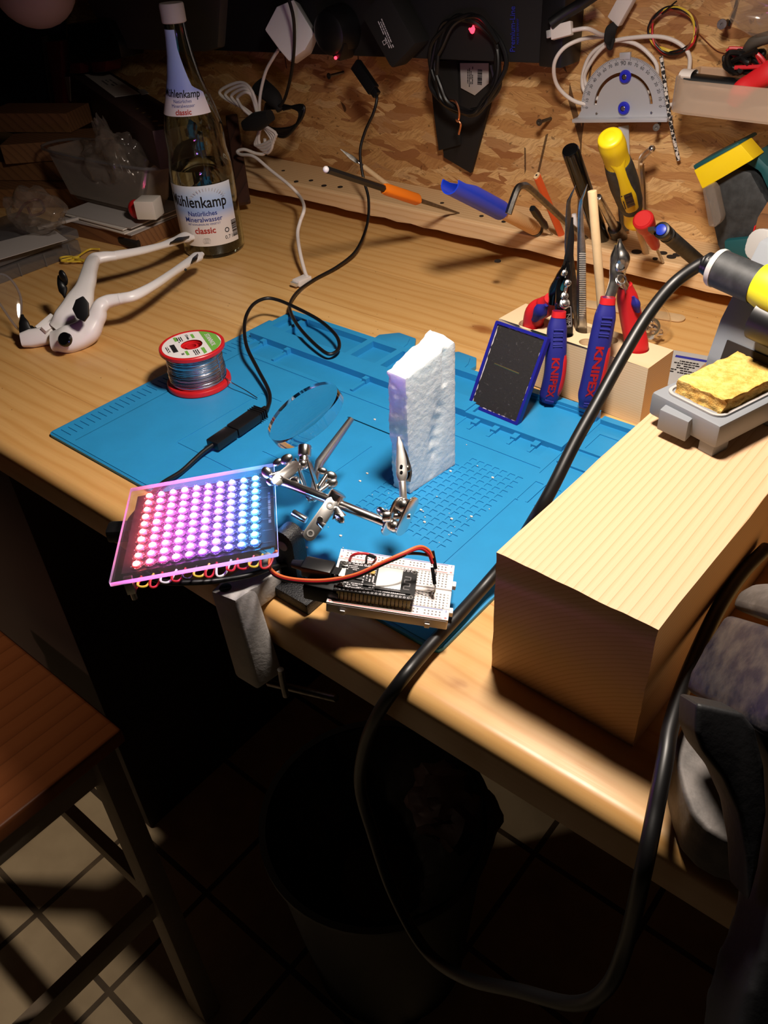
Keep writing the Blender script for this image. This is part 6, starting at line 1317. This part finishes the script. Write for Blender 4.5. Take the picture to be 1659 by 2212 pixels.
# ------------------------------------------------------------------ water bottle
BO_ = V3((-0.6978, 0.4741, 0.0)); bt = thing('water_bottle', 'part-filled clear glass mineral water bottle with torn paper labels', 'bottle', BO_)
PRF = [(0.0395, 0.0), (0.0428, 0.004), (0.0434, 0.010), (0.0434, 0.050), (0.0430, 0.100), (0.0422, 0.118), (0.0398, 0.132), (0.0388, 0.140), (0.0392, 0.152), (0.0386, 0.165), (0.0345, 0.183), (0.0280, 0.203), (0.0215, 0.224), (0.0165, 0.248), (0.0140, 0.268), (0.0132, 0.283), (0.0132, 0.296)]
def rb(h):
    for (r0, h0), (r1, h1) in zip(PRF, PRF[1:]):
        if h <= h1: return r0+(r1-r0)*max(0, (h-h0)/(h1-h0))
    return PRF[-1][0]
hs = [0.0, 0.004]+[0.010+0.008*k for k in range(36)]
outer = [(rb(h), h) for h in hs if h <= 0.296]; inner = [(max(r-0.0028, 0.002), max(h, 0.006)) for r, h in outer[1:]]
bm = nb(); lathe(bm, [(0, 0.002)]+outer+inner[::-1]+[(0, 0.006)], T(*BO_), 48); part('glass_body', bm, 'bottle_glass', bt)
bm = nb(); wl = 0.117; lathe(bm, [(0, 0.0063)]+[(r-0.0002, h+0.0002) for r, h in inner if h < wl]+[(rb(wl)-0.0031, wl), (0, wl)], T(*BO_), 48); part('water', bm, 'water', bt)
bm = nb(); lathe(bm, [(0.0138, 0.284), (0.0152, 0.285), (0.0152, 0.303), (0.0142, 0.305), (0, 0.305)], T(*BO_), 32); part('cap', bm, 'label_blue' if 'label_blue' in M else 'paper_grey', bt)
VA = math.atan2(CAM_P.y-BO_.y, CAM_P.x-BO_.x)
def lgrad(name, stops):
    t = NT(name); sx = t.new('ShaderNodeSeparateXYZ'); t.link(t.coord(), sx.inputs[0]); t.link(t.ramp(t.math('MULTIPLY', sx.outputs[2], 3.3), stops), t.b.inputs['Base Color']); t.b.inputs['Roughness'].default_value = 0.55; M[name] = t.m
lgrad('front_label', [(0.03, lin((232, 222, 214))), (0.17, lin((222, 214, 216))), (0.22, lin((150, 176, 224))), (0.28, lin((176, 200, 236))), (0.33, lin((214, 222, 232)))])
lgrad('neck_label', [(0.60, lin((224, 214, 216))), (0.66, lin((214, 206, 216))), (0.70, lin((136, 150, 214))), (0.8, lin((150, 170, 226))), (0.95, lin((170, 190, 232)))])
def patch(a0, a1, h0, h1, off, na=28, nh=14):
    t = nb(); G_ = []
    for j in range(nh+1):
        h = h0+(h1-h0)*j/nh; A0, A1 = (a0(h), a1(h)) if callable(a0) else (a0, a1)
        G_.append([t.verts.new(BO_+V3(((rb(h)+off)*cos(VA+rad(A0+(A1-A0)*i/na)), (rb(h)+off)*sin(VA+rad(A0+(A1-A0)*i/na)), h))) for i in range(na+1)])
    for A, B_ in zip(G_, G_[1:]):
        for i in range(na): t.faces.new((A[i], A[i+1], B_[i+1], B_[i]))
    return t
lb1 = part('front_label', patch(-100, 52, 0.019, 0.100, 0.0004), 'front_label', bt)
lb2 = part('neck_label', patch(lambda h: -95, lambda h: 48 if h < 0.208 else max(18, 48-30*(h-0.208)/0.008) if h < 0.216 else max(-8, 18-(h-0.216)*620), 0.184, 0.278, 0.0004, 20, 40), 'neck_label', bt)
def onb(s, size, adeg, h, bold=0.0, sx=1.0, tilt=0.0, arch=0.0, shear=0.0):
    def fn(c):
        hh_ = h+c.y+tilt*c.x-arch*c.x*c.x; r_ = rb(hh_)+0.0007; a = VA+rad(adeg)+c.x/r_; return BO_+V3((r_*cos(a), r_*sin(a), hh_))
    return text_bm(s, size, None, 0.0001, sx=sx, fn=fn, bold=bold, cut=0.006, shear=shear)
bm = nb(); merge(bm, onb('Mühlenkamp', 0.0205, -20, 0.0785, 0.0003, 0.82, -0.04)); part('brand_print', bm, 'ink', lb1)
bm = nb(); merge(bm, onb('Natürliches', 0.0088, -12, 0.0635, 0.0001)); merge(bm, onb('Mineralwasser', 0.0092, -12, 0.0555, 0.0001)); merge(bm, onb('MIT KOHLENSÄURE VERSETZT', 0.0034, -12, 0.0492)); part('blue_print', bm, 'ink_blue', lb1)
bm = nb(); merge(bm, onb('classic', 0.0118, -12, 0.0405, 0.0003)); part('red_print', bm, 'ink_red', lb1)
def onbp(a, h, w_, hh_): 
    r_ = rb(h)+0.0006; an = VA+rad(a); return frame(BO_+V3((r_*cos(an), r_*sin(an), h)), (-sin(an), cos(an), 0), n=(cos(an), sin(an), 0))
bm = nb(); merge(bm, barcode(random.Random(5), 0.022, 0.009, onbp(45, 0.037, 0, 0) @ RZ(pi/2))); merge(bm, onb('0,7 l', 0.0072, 30, 0.0275)); lathe(bm, [(0.0024, 0), (0.0034, 0), (0.0034, 0.0003), (0.0024, 0.0003)], onbp(28, 0.0375, 0, 0), 14); part('small_print', bm, 'ink', lb1)
bm = nb(); m_ = onbp(-12, 0.026, 0, 0)
for a in (-50, -20, 0, 20, 50): lathe(bm, [(0.0034, 0), (0.0037, 0), (0.0037, 0.0002), (0.0034, 0.0002)], m_ @ T(0.004*sin(rad(a)), 0.001*cos(rad(a)), 0) @ Matrix.Diagonal((0.6, 1, 1, 1)), 16)
for k in range(15):
    a = rad(20+10*k); c_ = onbp(2, 0.080, 0, 0); box(bm, (0.004, 0.0006, 0.0002), c_ @ T(0.024*cos(a), 0.013*sin(a)+0.002, 0.0002) @ RZ(a))
part('grey_print', bm, 'paper_grey', lb1)
bm = nb(); merge(bm, onb('Mühlenkamp', 0.0120, -20, 0.2085, 0.0002, 0.85, -0.05)); part('brand_print', bm, 'ink', lb2)
bm = nb(); merge(bm, onb('Natürliches', 0.0052, -16, 0.2005)); merge(bm, onb('Mineralwasser', 0.0054, -16, 0.1955)); part('blue_print', bm, 'ink_blue', lb2)
bm = nb(); merge(bm, onb('classic', 0.0085, -16, 0.1885, 0.0002)); part('red_print', bm, 'ink_red', lb2)

# ------------------------------------------------------------------ magnifier glasses
gl = thing('magnifier_glasses', 'white plastic magnifier spectacles with a clear lens lying on the bench', 'glasses', az(150, 745, 0))
def zz(x, y, z): return az(x, y, z)
bm = nb()
sweep(bm, crv([zz(118, 738, .010), zz(150, 733, .013), zz(186, 716, .018), zz(208, 686, .030), zz(216, 664, .040), zz(232, 652, .043), zz(262, 645, .045)], 7), [(0.012, 0.0095), (0.0155, 0.0125), (0.0145, 0.0125), (0.010, 0.010), (0.008, 0.0085), (0.0072, 0.0075), (0.0062, 0.006)], VIEW, 16, 3)
sweep(bm, crv([zz(128, 715, .016), zz(148, 690, .026), zz(170, 655, .036), zz(186, 615, .046), zz(195, 580, .052), zz(203, 562, .053), zz(222, 556, .053), zz(250, 553, .052)], 7), [(0.013, 0.010), (0.0165, 0.011), (0.016, 0.010), (0.0105, 0.008), (0.0085, 0.0075), (0.0078, 0.007), (0.0068, 0.006), (0.0058, 0.005)], VIEW, 16, 3)
part('frame', bm, 'white_plastic', gl)
bm = nb(); fp = crv([zz(246, 553, .052), zz(300, 543, .049), zz(345, 532, .045), zz(375, 522, .041), zz(400, 513, .036), zz(418, 513, .032)], 8); sweep(bm, fp, [(0.0058, 0.005), (0.0050, 0.004), (0.0044, 0.0038), (0.0056, 0.004), (0.0078, 0.004), (0.0034, 0.003)], VIEW, 14, 2.6); tA = part('temple', bm, 'white_plastic', gl)
bm = nb(); fp = crv([zz(258, 646, .045), zz(292, 638, .046), zz(335, 615, .045), zz(375, 588, .041), zz(405, 568, .037), zz(426, 555, .034), zz(437, 549, .033)], 8); sweep(bm, fp, [(0.0062, 0.006), (0.0060, 0.005), (0.0050, 0.0045), (0.0046, 0.0042), (0.0056, 0.0042), (0.0072, 0.004), (0.003, 0.003)], VIEW, 14, 2.6); tB = part('temple', bm, 'white_plastic', gl)
bm = nb(); sweep(bm, crv([zz(368, 525, .046), zz(388, 518, .043), zz(408, 512, .038)], 6), [(0.0008, 0.002), (0.0040, 0.0024), (0.0008, 0.002)], VIEW, 12); part('ear_pad', bm, 'black_plastic', tA)
bm = nb(); sweep(bm, crv([zz(414, 567, .041), zz(421, 559, .040), zz(427, 551, .038)], 6), [(0.0008, 0.002), (0.0030, 0.0024), (0.0008, 0.002)], VIEW, 12); ball(bm, zz(401, 583, .043), 0.0018, 10); part('ear_pad', bm, 'black_plastic', tB)
bm = nb(); cen = zz(175, 668, .052); n_ = (VIEW*0.9-_U*0.1).normalized(); m = frn(cen, _R, n=n_); iv = m.inverted(); q = [iv @ apl(x, y, cen, n_) for x, y in ((158, 668), (166, 648), (181, 640), (193, 655), (194, 682), (184, 696), (168, 688))]; prism(bm, [(p.x, p.y) for p in q], 0.004, m, 0.0012); part('side_pad', bm, 'black_plastic', gl)
bm = nb(); o = zz(139, 733, .024); lathe(bm, [(0, 0.0016), (0.0068, 0.0016), (0.0080, 0.0004), (0.0082, -0.003)], frn(o, _R, n=(VIEW-_R*0.2).normalized()) , 24); part('button', bm, 'black_gloss', gl)
bm = nb(); a, b = zz(48, 735, .009), zz(120, 722, .012); sweep(bm, [a, a.lerp(b, .3), b], [(0.0082, 0.006), (0.0105, 0.008), (0.0095, 0.008)], VIEW, 14, 4); a, b = zz(80, 712, .014), zz(118, 690, .016); sweep(bm, [a, b], [(0.004, 0.003), (0.008, 0.005)], VIEW, 12, 4); box(bm, (0.02, 0.008, 0.006), frame(zz(108, 705, .022), b-a, n=VIEW), bev=0.001); part('lens_carrier', bm, 'white_plastic', gl)
bm = nb(); sweep(bm, crv([zz(72, 712, .014), zz(58, 716, .016), zz(52, 700, .024), zz(48, 680, .032)], 6), [(0.005, 0.004), (0.0085, 0.004), (0.006, 0.003), (0.0015, 0.0015)], VIEW, 12, 3); part('lens_hinge', bm, 'black_plastic', gl)
bm = nb(); l0 = zz(46, 706, .020); cl = l0+_U*0.022-_R*0.012; 
ring = [(-20, 598), (8, 594), (30, 612), (44, 640), (46, 668), (44, 704), (40, 712), (22, 690), (-2, 655), (-24, 630)]
cen = ad(20, 655, dep(l0)); n_ = (VIEW*0.9+_R*0.35).normalized(); m = frn(cen, _R, n=n_); iv = m.inverted(); q = [iv @ apl(x, y, cen, n_) for x, y in ring]; prism(bm, [(p.x, p.y) for p in q], 0.003, m, 0.0012); part('clip_lens', bm, 'clear_lens', gl)
bm = nb(); tube(bm, [m @ V3((p.x, p.y, 0.0015)) for p in q], 0.0014, 8, 5, True); part('lens_rim', bm, 'clear_box', gl)
bm = nb(); sweep(bm, crv([zz(140, 642, .040), zz(136, 625, .046), zz(131, 612, .052), zz(134, 597, .056)], 6), [(0.0016, 0.0016), (0.0055, 0.003), (0.0042, 0.003), (0.0056, 0.003)], VIEW, 12); ball(bm, zz(137, 600, .058), 0.0075, 14, (0.9, 0.5, 1.3)); part('nose_pad', bm, 'black_plastic', gl)

# ------------------------------------------------------------------ back left clutter
oz = 0.036; a, b, c_ = az(178, 547, 0), az(18, 608, 0), az(196, 505, 0); od = (b-a); on_ = V3((0, 0, 1)); oy = on_.cross(od).normalized(); oy = oy if oy.dot(c_-a) > 0 else -oy
ob = thing('organizer_box', 'flat clear plastic organizer box with a paper label at the left edge of the bench', 'organizer', a.lerp(b, 0.6)); OW, OD_ = od.length*1.7, 0.15
mO = frame(a, od, n=od.normalized().cross(oy)); zs = 1 if mO.col[2].z > 0 else -1
bm = nb(); box(bm, (OW, OD_, 0.020), mO, c=(OW/2, OD_/2, zs*0.010), bev=0.003); box(bm, (OW+0.004, OD_+0.004, 0.013), mO, c=(OW/2, OD_/2, zs*0.029), bev=0.003)
for k in range(6): box(bm, (0.0015, 0.003, 0.018), mO, c=(0.02+0.04*k, -0.001, zs*0.010))
part('box_body', bm, 'clear_box', ob)
bm = nb(); q = [az(x, y, oz) for x, y in ((-30, 570), (146, 518), (112, 494), (-30, 530))]; hull8(bm, q, [p+V3((0, 0, 0.0006)) for p in q]); part('paper_label', bm, 'paper_grey', ob)
bm = nb(); box(bm, (0.06, 0.008, 0.004), frame(az(125, 482, oz+.002), az(165, 474, oz)-az(85, 494, oz), n=(0, 0, 1)), bev=0.001); part('latch', bm, 'paper_grey', ob)
bm = nb(); rr = random.Random(2); tube(bm, [az(170+rr.uniform(-42, 18), 560+rr.uniform(-10, 6), 0.004+rr.uniform(0, .004)) for _ in range(9)]+[az(190, 540, .004), az(215, 538, .005)], 0.0014, 8, 6); solo('yellow_wire', bm, 'wire_yellow', 'loose yellow wire lying on the bench in front of the organizer box', 'wire')
t = nb(); bmesh.ops.create_icosphere(t, subdivisions=4, radius=1)
for v in t.verts: v.co = V3((v.co.x*0.055, v.co.y*0.03, v.co.z*0.028))*(1+0.4*mn.noise(v.co*2.4)+0.08*mn.noise(v.co*7))
bm = nb(); merge(bm, t, T(az(75, 455, oz+0.030))); solo('dark_bag', bm, 'clear_bag', 'crumpled smoky plastic bag lying on the organizer box', 'bag')
bm = nb(); tube(bm, [az(35, 470, oz+.01), az(55, 440, oz+.02), az(85, 432, oz+.02), az(95, 455, oz+.015), az(70, 465, oz+.01), az(60, 448, oz+.02)], 0.002, 8); solo('dark_red_wire', bm, 'dark_red', 'dark red wire loop on the organizer box beside the smoky bag', 'wire')
# carton, papers, cloth
ca = [az(314, 537, 0), az(390, 502, 0)]; cd_ = (ca[1]-ca[0]).normalized(); cn = V3((-cd_.y, cd_.x, 0)); m = frame(ca[0], cd_, n=(0, 0, 1))
bm = nb(); box(bm, (0.13, 0.17, 0.022), m, c=(0.055, 0.088, 0.011), bev=0.0008); solo('flat_carton', bm, 'offcut_wood', 'flat brown carton under the papers left of the bottle', 'carton')
rr = random.Random(17)
for k in range(5):
    bm = nb(); an = rr.uniform(-.18, .12); box(bm, (0.12+rr.uniform(-.012, .008), 0.15+rr.uniform(-.02, .01), 0.0016), m @ T(0.050, 0.085, 0.0228+0.0021*k) @ RZ(an)); 
    solo('paper_sheet', bm, 'paper' if k % 2 else 'paper_grey', ['bottom grey sheet', 'second white sheet from the bottom', 'middle grey sheet', 'white sheet just below the top', 'topmost grey sheet'][k]+' of the paper pile on the brown carton', 'paper', 'papers left of the bottle', smooth=0)
bm = nb(); q = [az(x, y, 0.003) for x, y in ((190, 500), (235, 478), (312, 520), (300, 545))]; hull8(bm, q, [p+V3((0, 0, 0.012)) for p in q], 0.003); solo('black_folder', bm, 'card_side', 'dark folded black cover lying in front of the paper pile', 'folder')
zb_ = 0.034; lo_ = [az(x, y, zb_) for x, y in ((150, 430), (300, 468), (372, 440), (240, 400))]; hi_ = [az(x, y, zb_+0.062) for x, y in ((92, 322), (318, 366), (372, 334), (180, 300))]
tubt = thing('clear_tub', 'open clear plastic tub holding bags on the paper pile left of the bottle', 'tub', (lo_[0]+lo_[2])/2)
bm = nb(); t = nb(); va = [t.verts.new(p) for p in lo_]; vb = [t.verts.new(p) for p in hi_]; t.faces.new(va)
for i in range(4): t.faces.new((va[i], va[(i+1) % 4], vb[(i+1) % 4], vb[i]))
bmesh.ops.bevel(t, geom=[e for e in t.edges if len(e.link_faces) == 2], offset=0.008, segments=3, affect='EDGES'); bmesh.ops.solidify(t, geom=t.faces[:], thickness=0.0012); merge(bm, t); part('tub_wall', bm, 'clear_tub', tubt)
bm = nb(); tube(bm, hi_, 0.0022, 8, 5, True); part('rim', bm, 'clear_box', tubt)
t = nb(); bmesh.ops.create_icosphere(t, subdivisions=5, radius=1)
for v in t.verts: v.co = V3((v.co.x*0.060, v.co.y*0.032, v.co.z*0.048))*(1+0.35*mn.noise(v.co*2.0)+0.14*mn.noise(v.co*5)+0.02*mn.noise(v.co*14))
bm = nb(); merge(bm, t, T((lo_[0]+lo_[2])/2+V3((0, 0.01, 0.052)))); solo('clear_bag', bm, 'clear_bag', 'crinkled clear plastic bag sticking up out of the clear tub', 'bag')
t = nb(); bmesh.ops.create_icosphere(t, subdivisions=4, radius=1)
for v in t.verts: v.co = V3((v.co.x*0.020, v.co.y*0.012, v.co.z*0.065))*(1+0.25*mn.noise(v.co*3)+0.1*mn.noise(v.co*9))
bm = nb(); merge(bm, t, T(az(255, 350, zb_+0.055)) @ RY(-0.45)); solo('clear_bag_neck', bm, 'clear_bag', 'twisted clear bag neck leaning on the black carton above the tub', 'bag')
bm = nb(); ball(bm, az(294, 452, zb_+0.014), 0.0125, 20, (0.9, 0.9, 1.1)); solo('red_ball', bm, 'red_plastic', 'round red ball at the front corner of the clear tub', 'ball')
bm = nb(); box(bm, (0.03, 0.03, 0.026), T(az(322, 448, zb_+0.02)) @ RZ(0.5), bev=0.002); solo('white_block', bm, 'paper', 'small white block in the clear tub beside the red ball', 'block')
# black carton on a dark crate
zt = 0.150; k0, k1 = az(149, 159, zt), az(329, 283, zt); kd_ = (k1-k0).normalized(); kn = V3((-kd_.y, kd_.x, 0)); kn = kn if kn.y > 0 else -kn; KL = (k1-k0).length; m = Matrix(((kd_.x, kn.x, 0, k0.x), (kd_.y, kn.y, 0, k0.y), (0, 0, 1, 0), (0, 0, 0, 1))); KD = 0.065
KZ = 0.052; bx_ = thing('black_carton', 'black carton with a white label and gold dots standing behind the clear tub', 'carton', k0+V3((0, 0, -KZ)))
bm = nb(); box(bm, (KL, KD, KZ), m, c=(KL/2, KD/2, zt-KZ/2), bev=0.0012); part('box_body', bm, 'card_dark', bx_)
bm = nb(); q = [az(x, y, zt+0.0003) for x, y in ((182, 161), (236, 160), (302, 203), (248, 210))]; hull8(bm, q, [p+V3((0, 0, 0.0005)) for p in q]); l_ = part('label', bm, 'paper', bx_)
bm = nb(); mm = frame((q[0]+q[2])/2+V3((0, 0, 0.0006)), q[3]-q[0], n=(0, 0, 1)); merge(bm, scribble(random.Random(3), 0.07, 0.02, 3, mm, dens=0.7)); part('label_print', bm, 'ink_grey', l_)
bm = nb(); q = [az(x, y, zt+0.0003) for x, y in ((297, 195), (312, 193), (322, 202), (306, 205))]; hull8(bm, q, [p+V3((0, 0, 0.0005)) for p in q]); part('sticker', bm, 'paper_grey', bx_)
bm = nb()
for x, y in ((296, 234), (309, 243), (322, 252), (335, 262), (347, 271)): lathe(bm, [(0, 0.0005), (0.0042, 0.0005), (0.0042, 0)], T(az(x, y, zt+0.0001)), 12)
part('gold_dot', bm, 'brass', bx_)
bm = nb(); cen = m @ V3((0, -0.001, zt)); q = [apl(x, y, cen, kn) for x, y in ((150, 166), (116, 168), (107, 178), (110, 188), (152, 219))]; hull8(bm, q, [p+kn*0.002 for p in q]); solo('white_card', bm, 'paper', 'rounded white card sticking out behind the black carton', 'card', smooth=0)
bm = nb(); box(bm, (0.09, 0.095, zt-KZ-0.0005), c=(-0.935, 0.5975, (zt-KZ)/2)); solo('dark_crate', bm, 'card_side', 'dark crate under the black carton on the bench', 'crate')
# black tool with two red feet
ft = az(190, 155, zt+0.012); bt2 = thing('black_case', 'black case on two red feet standing on the black carton', 'case', ft)
yd = ft.y+0.03
fpl([(143, 52), (232, 47), (256, 95), (262, 126), (240, 132), (150, 137)], yd-0.02, -0.05, 'black_plastic', 'case_body', bt2, 0.004)
fpl([(150, 136), (172, 136), (174, 160), (149, 160)], yd-0.021, -0.035, 'dark_red', 'foot', bt2, 0.003); fpl([(196, 134), (229, 132), (226, 156), (199, 158)], yd-0.021, -0.035, 'dark_red', 'foot', bt2, 0.003)
eq = thing('grey_cabinet', 'brownish grey cabinet with rounded corners on the wall behind the bottle', 'cabinet', ay(320, 60, 0.69)); fpl([(178, -60), (190, 10), (232, 84), (250, 102), (270, 107), (440, 113), (470, 105), (480, -60)], 0.675, -0.055, 'equip_grey', 'cabinet_body', eq, 0.006)
bm = nb(); ball(bm, ad(72, -28, 1.22), 0.056, 28, (1.15, 1, 0.95)); solo('lampshade', bm, 'lampshade', 'pale round lampshade at the top left corner', 'lamp')
bm = nb(); q = [ay(x, y, 0.70) for x, y in ((-60, -40), (105, -20), (118, 60), (110, 290), (-60, 300))]; hull8(bm, q, [p+V3((0, 0.028, 0)) for p in q], 0.006); solo('dark_cloth', bm, 'dark_cloth', 'dark cloth hanging at the far left of the bench', 'cloth')
bm = nb(); q = [ay(x, y, 0.690) for x, y in ((88, 80), (96, 78), (128, 290), (118, 292))]; hull8(bm, q, [p+V3((0, 0.008, 0)) for p in q], 0.001); solo('brown_strip', bm, 'equip_grey', 'thin brown strip hanging in front of the dark cloth', 'strip')
bm = nb(); q = [ay(x, y, 0.676) for x, y in ((98, 90), (130, 88), (140, 292), (128, 292))]; hull8(bm, q, [p+V3((0, 0.02, 0)) for p in q], 0.003); solo('dark_red_case', bm, 'dark_red', 'dark red tall case beside the hanging dark cloth', 'case')
rr = random.Random(41); base = az(75, 474, 0)
for k, (dx, dy, z, L, a_) in enumerate(((0, 0.0, 0.0, 0.22, .55), (-0.05, 0.02, 0.031, 0.24, .5), (-0.01, 0.05, 0.062, 0.20, .75), (-0.10, 0.06, 0.093, 0.16, .45))):
    bm = nb(); box(bm, (L, 0.075, 0.03), T(base.x+dx-0.05, base.y+dy+0.08, z+0.0152) @ RZ(a_), bev=0.001)
    solo('wood_offcut', bm, 'offcut_wood', ['lowest timber offcut', 'second timber offcut from the bottom', 'third timber offcut from the bottom', 'topmost timber offcut'][k]+' of the stack at the back left', 'wood', 'stacked timber offcuts', smooth=0)
bm = nb(); a, b = ay(528, 440, 0.60), ay(500, 250, 0.70); sweep(bm, [a, b], (0.010, 0.003), VIEW, 8, 4); solo('leaning_lath', bm, 'dark_wood', 'thin dark lath leaning on the wall right of the bottle', 'lath')

# ------------------------------------------------------------------ stool
sz = -0.45; sc = az(265, 1575, sz); stl = thing('stool', 'grey painted wooden stool with a worn brown seat beside the bench', 'stool', V3((sc.x-0.17, sc.y-0.17, FLOOR)))
bm = nb(); box(bm, (0.36, 0.36, 0.026), c=(sc.x-0.18, sc.y-0.18, sz-0.013), bev=0.006, seg=3); part('seat', bm, 'seat_wood', stl)
ends = {}
for sx_, sy_ in ((1, 1), (1, -1), (-1, 1), (-1, -1)):
    tx_, ty_ = sc.x-0.18+sx_*0.150, sc.y-0.18+sy_*0.150; g = az(455, 2165, FLOOR); gx = sc.x-0.18+sx_*(g.x-(sc.x-0.18)); gy = sc.y-0.18+sy_*(0.16)
    p, q = V3((tx_, ty_, sz-0.026)), V3((gx, gy if sy_ < 0 else g.y-0.01, FLOOR)); ends[(sx_, sy_)] = (p, q)
    bm = nb(); sweep(bm, [p, q], (0.024, 0.015), (0, 1, 0), 4, 2); bm.free(); bm = nb(); d = (q-p); mm = frame((p+q)/2, d, (0, 1, 0)); box(bm, (d.length, 0.030, 0.044), mm, bev=0.003); part('leg', bm, 'stool_grey', stl)
for k0_, k1_ in (((1, 1), (1, -1)), ((-1, 1), (-1, -1)), ((1, 1), (-1, 1)), ((1, -1), (-1, -1))):
    a, b = ends[k0_][0], ends[k1_][0]; bm = nb(); d = b-a; box(bm, (d.length, 0.02, 0.055), frame((a+b)/2+V3((0, 0, -0.030)), d, n=(0, 0, 1)), bev=0.002); part('apron', bm, 'stool_grey', stl)
    a = ends[k0_][0].lerp(ends[k0_][1], 0.55); b = ends[k1_][0].lerp(ends[k1_][1], 0.55); bm = nb(); d = b-a; box(bm, (d.length, 0.018, 0.036), frame((a+b)/2, d, n=(0, 0, 1)), bev=0.002); part('stretcher', bm, 'stool_grey', stl)
# drawer cabinet under the bench
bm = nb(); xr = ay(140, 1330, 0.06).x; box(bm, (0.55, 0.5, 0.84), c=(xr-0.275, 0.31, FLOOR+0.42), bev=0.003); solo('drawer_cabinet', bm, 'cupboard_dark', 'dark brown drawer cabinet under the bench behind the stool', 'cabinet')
# waste bin with bag
bz = -0.56; bcn = az(812, 1765, bz); binn = thing('waste_bin', 'round black waste bin under the bench front', 'bin', V3((bcn.x, bcn.y, FLOOR)))
rB = (az(1055, 1715, bz)-az(572, 1800, bz)).length/2
bm = nb(); hB = bz-FLOOR; lathe(bm, [(0, 0.0), (rB*0.78, 0.0), (rB*0.98, hB-0.004), (rB*1.03, hB-0.002), (rB*1.03, hB+0.004), (rB*0.97, hB+0.003), (rB*0.76, 0.006), (0, 0.006)], T(bcn.x, bcn.y, FLOOR), 56); part('shell', bm, 'bin_black', binn)
t = nb(); n1, n2 = 72, 14; rows = []
for j in range(n2+1):
    f = j/n2; row = []
    for i in range(n1):
        a = 2*pi*i/n1; r_ = rB*(0.95-0.55*f)*(1+0.05*mn.noise(V3((cos(a)*3, sin(a)*3, f*3)))); z_ = bz+0.004-0.16*f**0.8+0.012*mn.noise(V3((cos(a)*6, sin(a)*6, f*6)))
        row.append(t.verts.new((bcn.x+r_*cos(a), bcn.y+r_*sin(a), z_)))
    rows.append(row)
for A, B_ in zip(rows, rows[1:]):
    for i in range(n1): t.faces.new((A[i], A[(i+1) % n1], B_[(i+1) % n1], B_[i]))
t.faces.new(rows[-1]); bm = nb(); merge(bm, t); part('bin_bag', bm, 'bag_black', binn)
bm = nb(); t = nb(); bmesh.ops.create_icosphere(t, subdivisions=4, radius=1)
for v in t.verts: v.co = V3((v.co.x*0.065, v.co.y*0.05, v.co.z*0.045))*(1+0.35*mn.noise(v.co*2.5)+0.12*mn.noise(v.co*8))
merge(bm, t, T(az(975, 1745, bz-0.045))); solo('crumpled_paper', bm, 'card_dark', 'crumpled paper in the black waste bin', 'paper')

# ------------------------------------------------------------------ bench vise
vs = thing('bench_vise', 'worn blue and bare iron bench vise at the right end of the bench front', 'vise', az(1600, 1650, 0))
def vpoly(pts, d, h, mat, name, bev=0.004, seg=3):
    d = d+h; cen = ad(1600, 1500, d); m = frn(cen, _R, n=VIEW); iv = m.inverted(); q = [iv @ ad(x, y, d) for x, y in pts]; bm = nb(); prism(bm, [(p.x, p.y) for p in q], h, m, bev, seg); return part(name, bm, mat, vs)
vpoly([(1577, 1312), (1592, 1278), (1625, 1260), (1720, 1258), (1720, 1352), (1640, 1338)], 0.355, 0.10, 'worn_iron', 'upper_jaw', 0.006)
vpoly([(1565, 1326), (1600, 1336), (1660, 1356), (1720, 1372), (1720, 1560), (1600, 1530), (1520, 1505), (1478, 1490), (1490, 1450), (1520, 1395)], 0.345, 0.09, 'vise_paint', 'jaw_body', 0.010, 4)
vpoly([(1466, 1495), (1560, 1515), (1585, 1545), (1604, 1625), (1609, 1720), (1592, 1830), (1573, 1905), (1568, 1810), (1552, 1720), (1520, 1648), (1478, 1594), (1463, 1556)], 0.352, 0.022, 'vise_shade', 'shaded_underside', 0.004, 3)  # jaw underside as its own strip, its shade painted in near-black
vpoly([(1570, 1520), (1720, 1560), (1720, 2260), (1505, 2260), (1520, 2140), (1545, 2050), (1572, 1990), (1590, 1910), (1606, 1830), (1618, 1740), (1614, 1640)], 0.350, 0.035, 'vise_shade', 'vise_body', 0.008, 4)
bm = nb(); q = [az(x, y, 0.036) for x, y in ((1458, 1600), (1462, 1650), (1475, 1707), (1494, 1757), (1530, 1795), (1572, 1818), (1640, 1835), (1720, 1830), (1740, 1600), (1600, 1480), (1490, 1540))]; prism(bm, [(p.x, p.y) for p in q], 0.0355, T(0, 0, 0.0005), 0.003, 3); part('base', bm, 'worn_iron', vs)
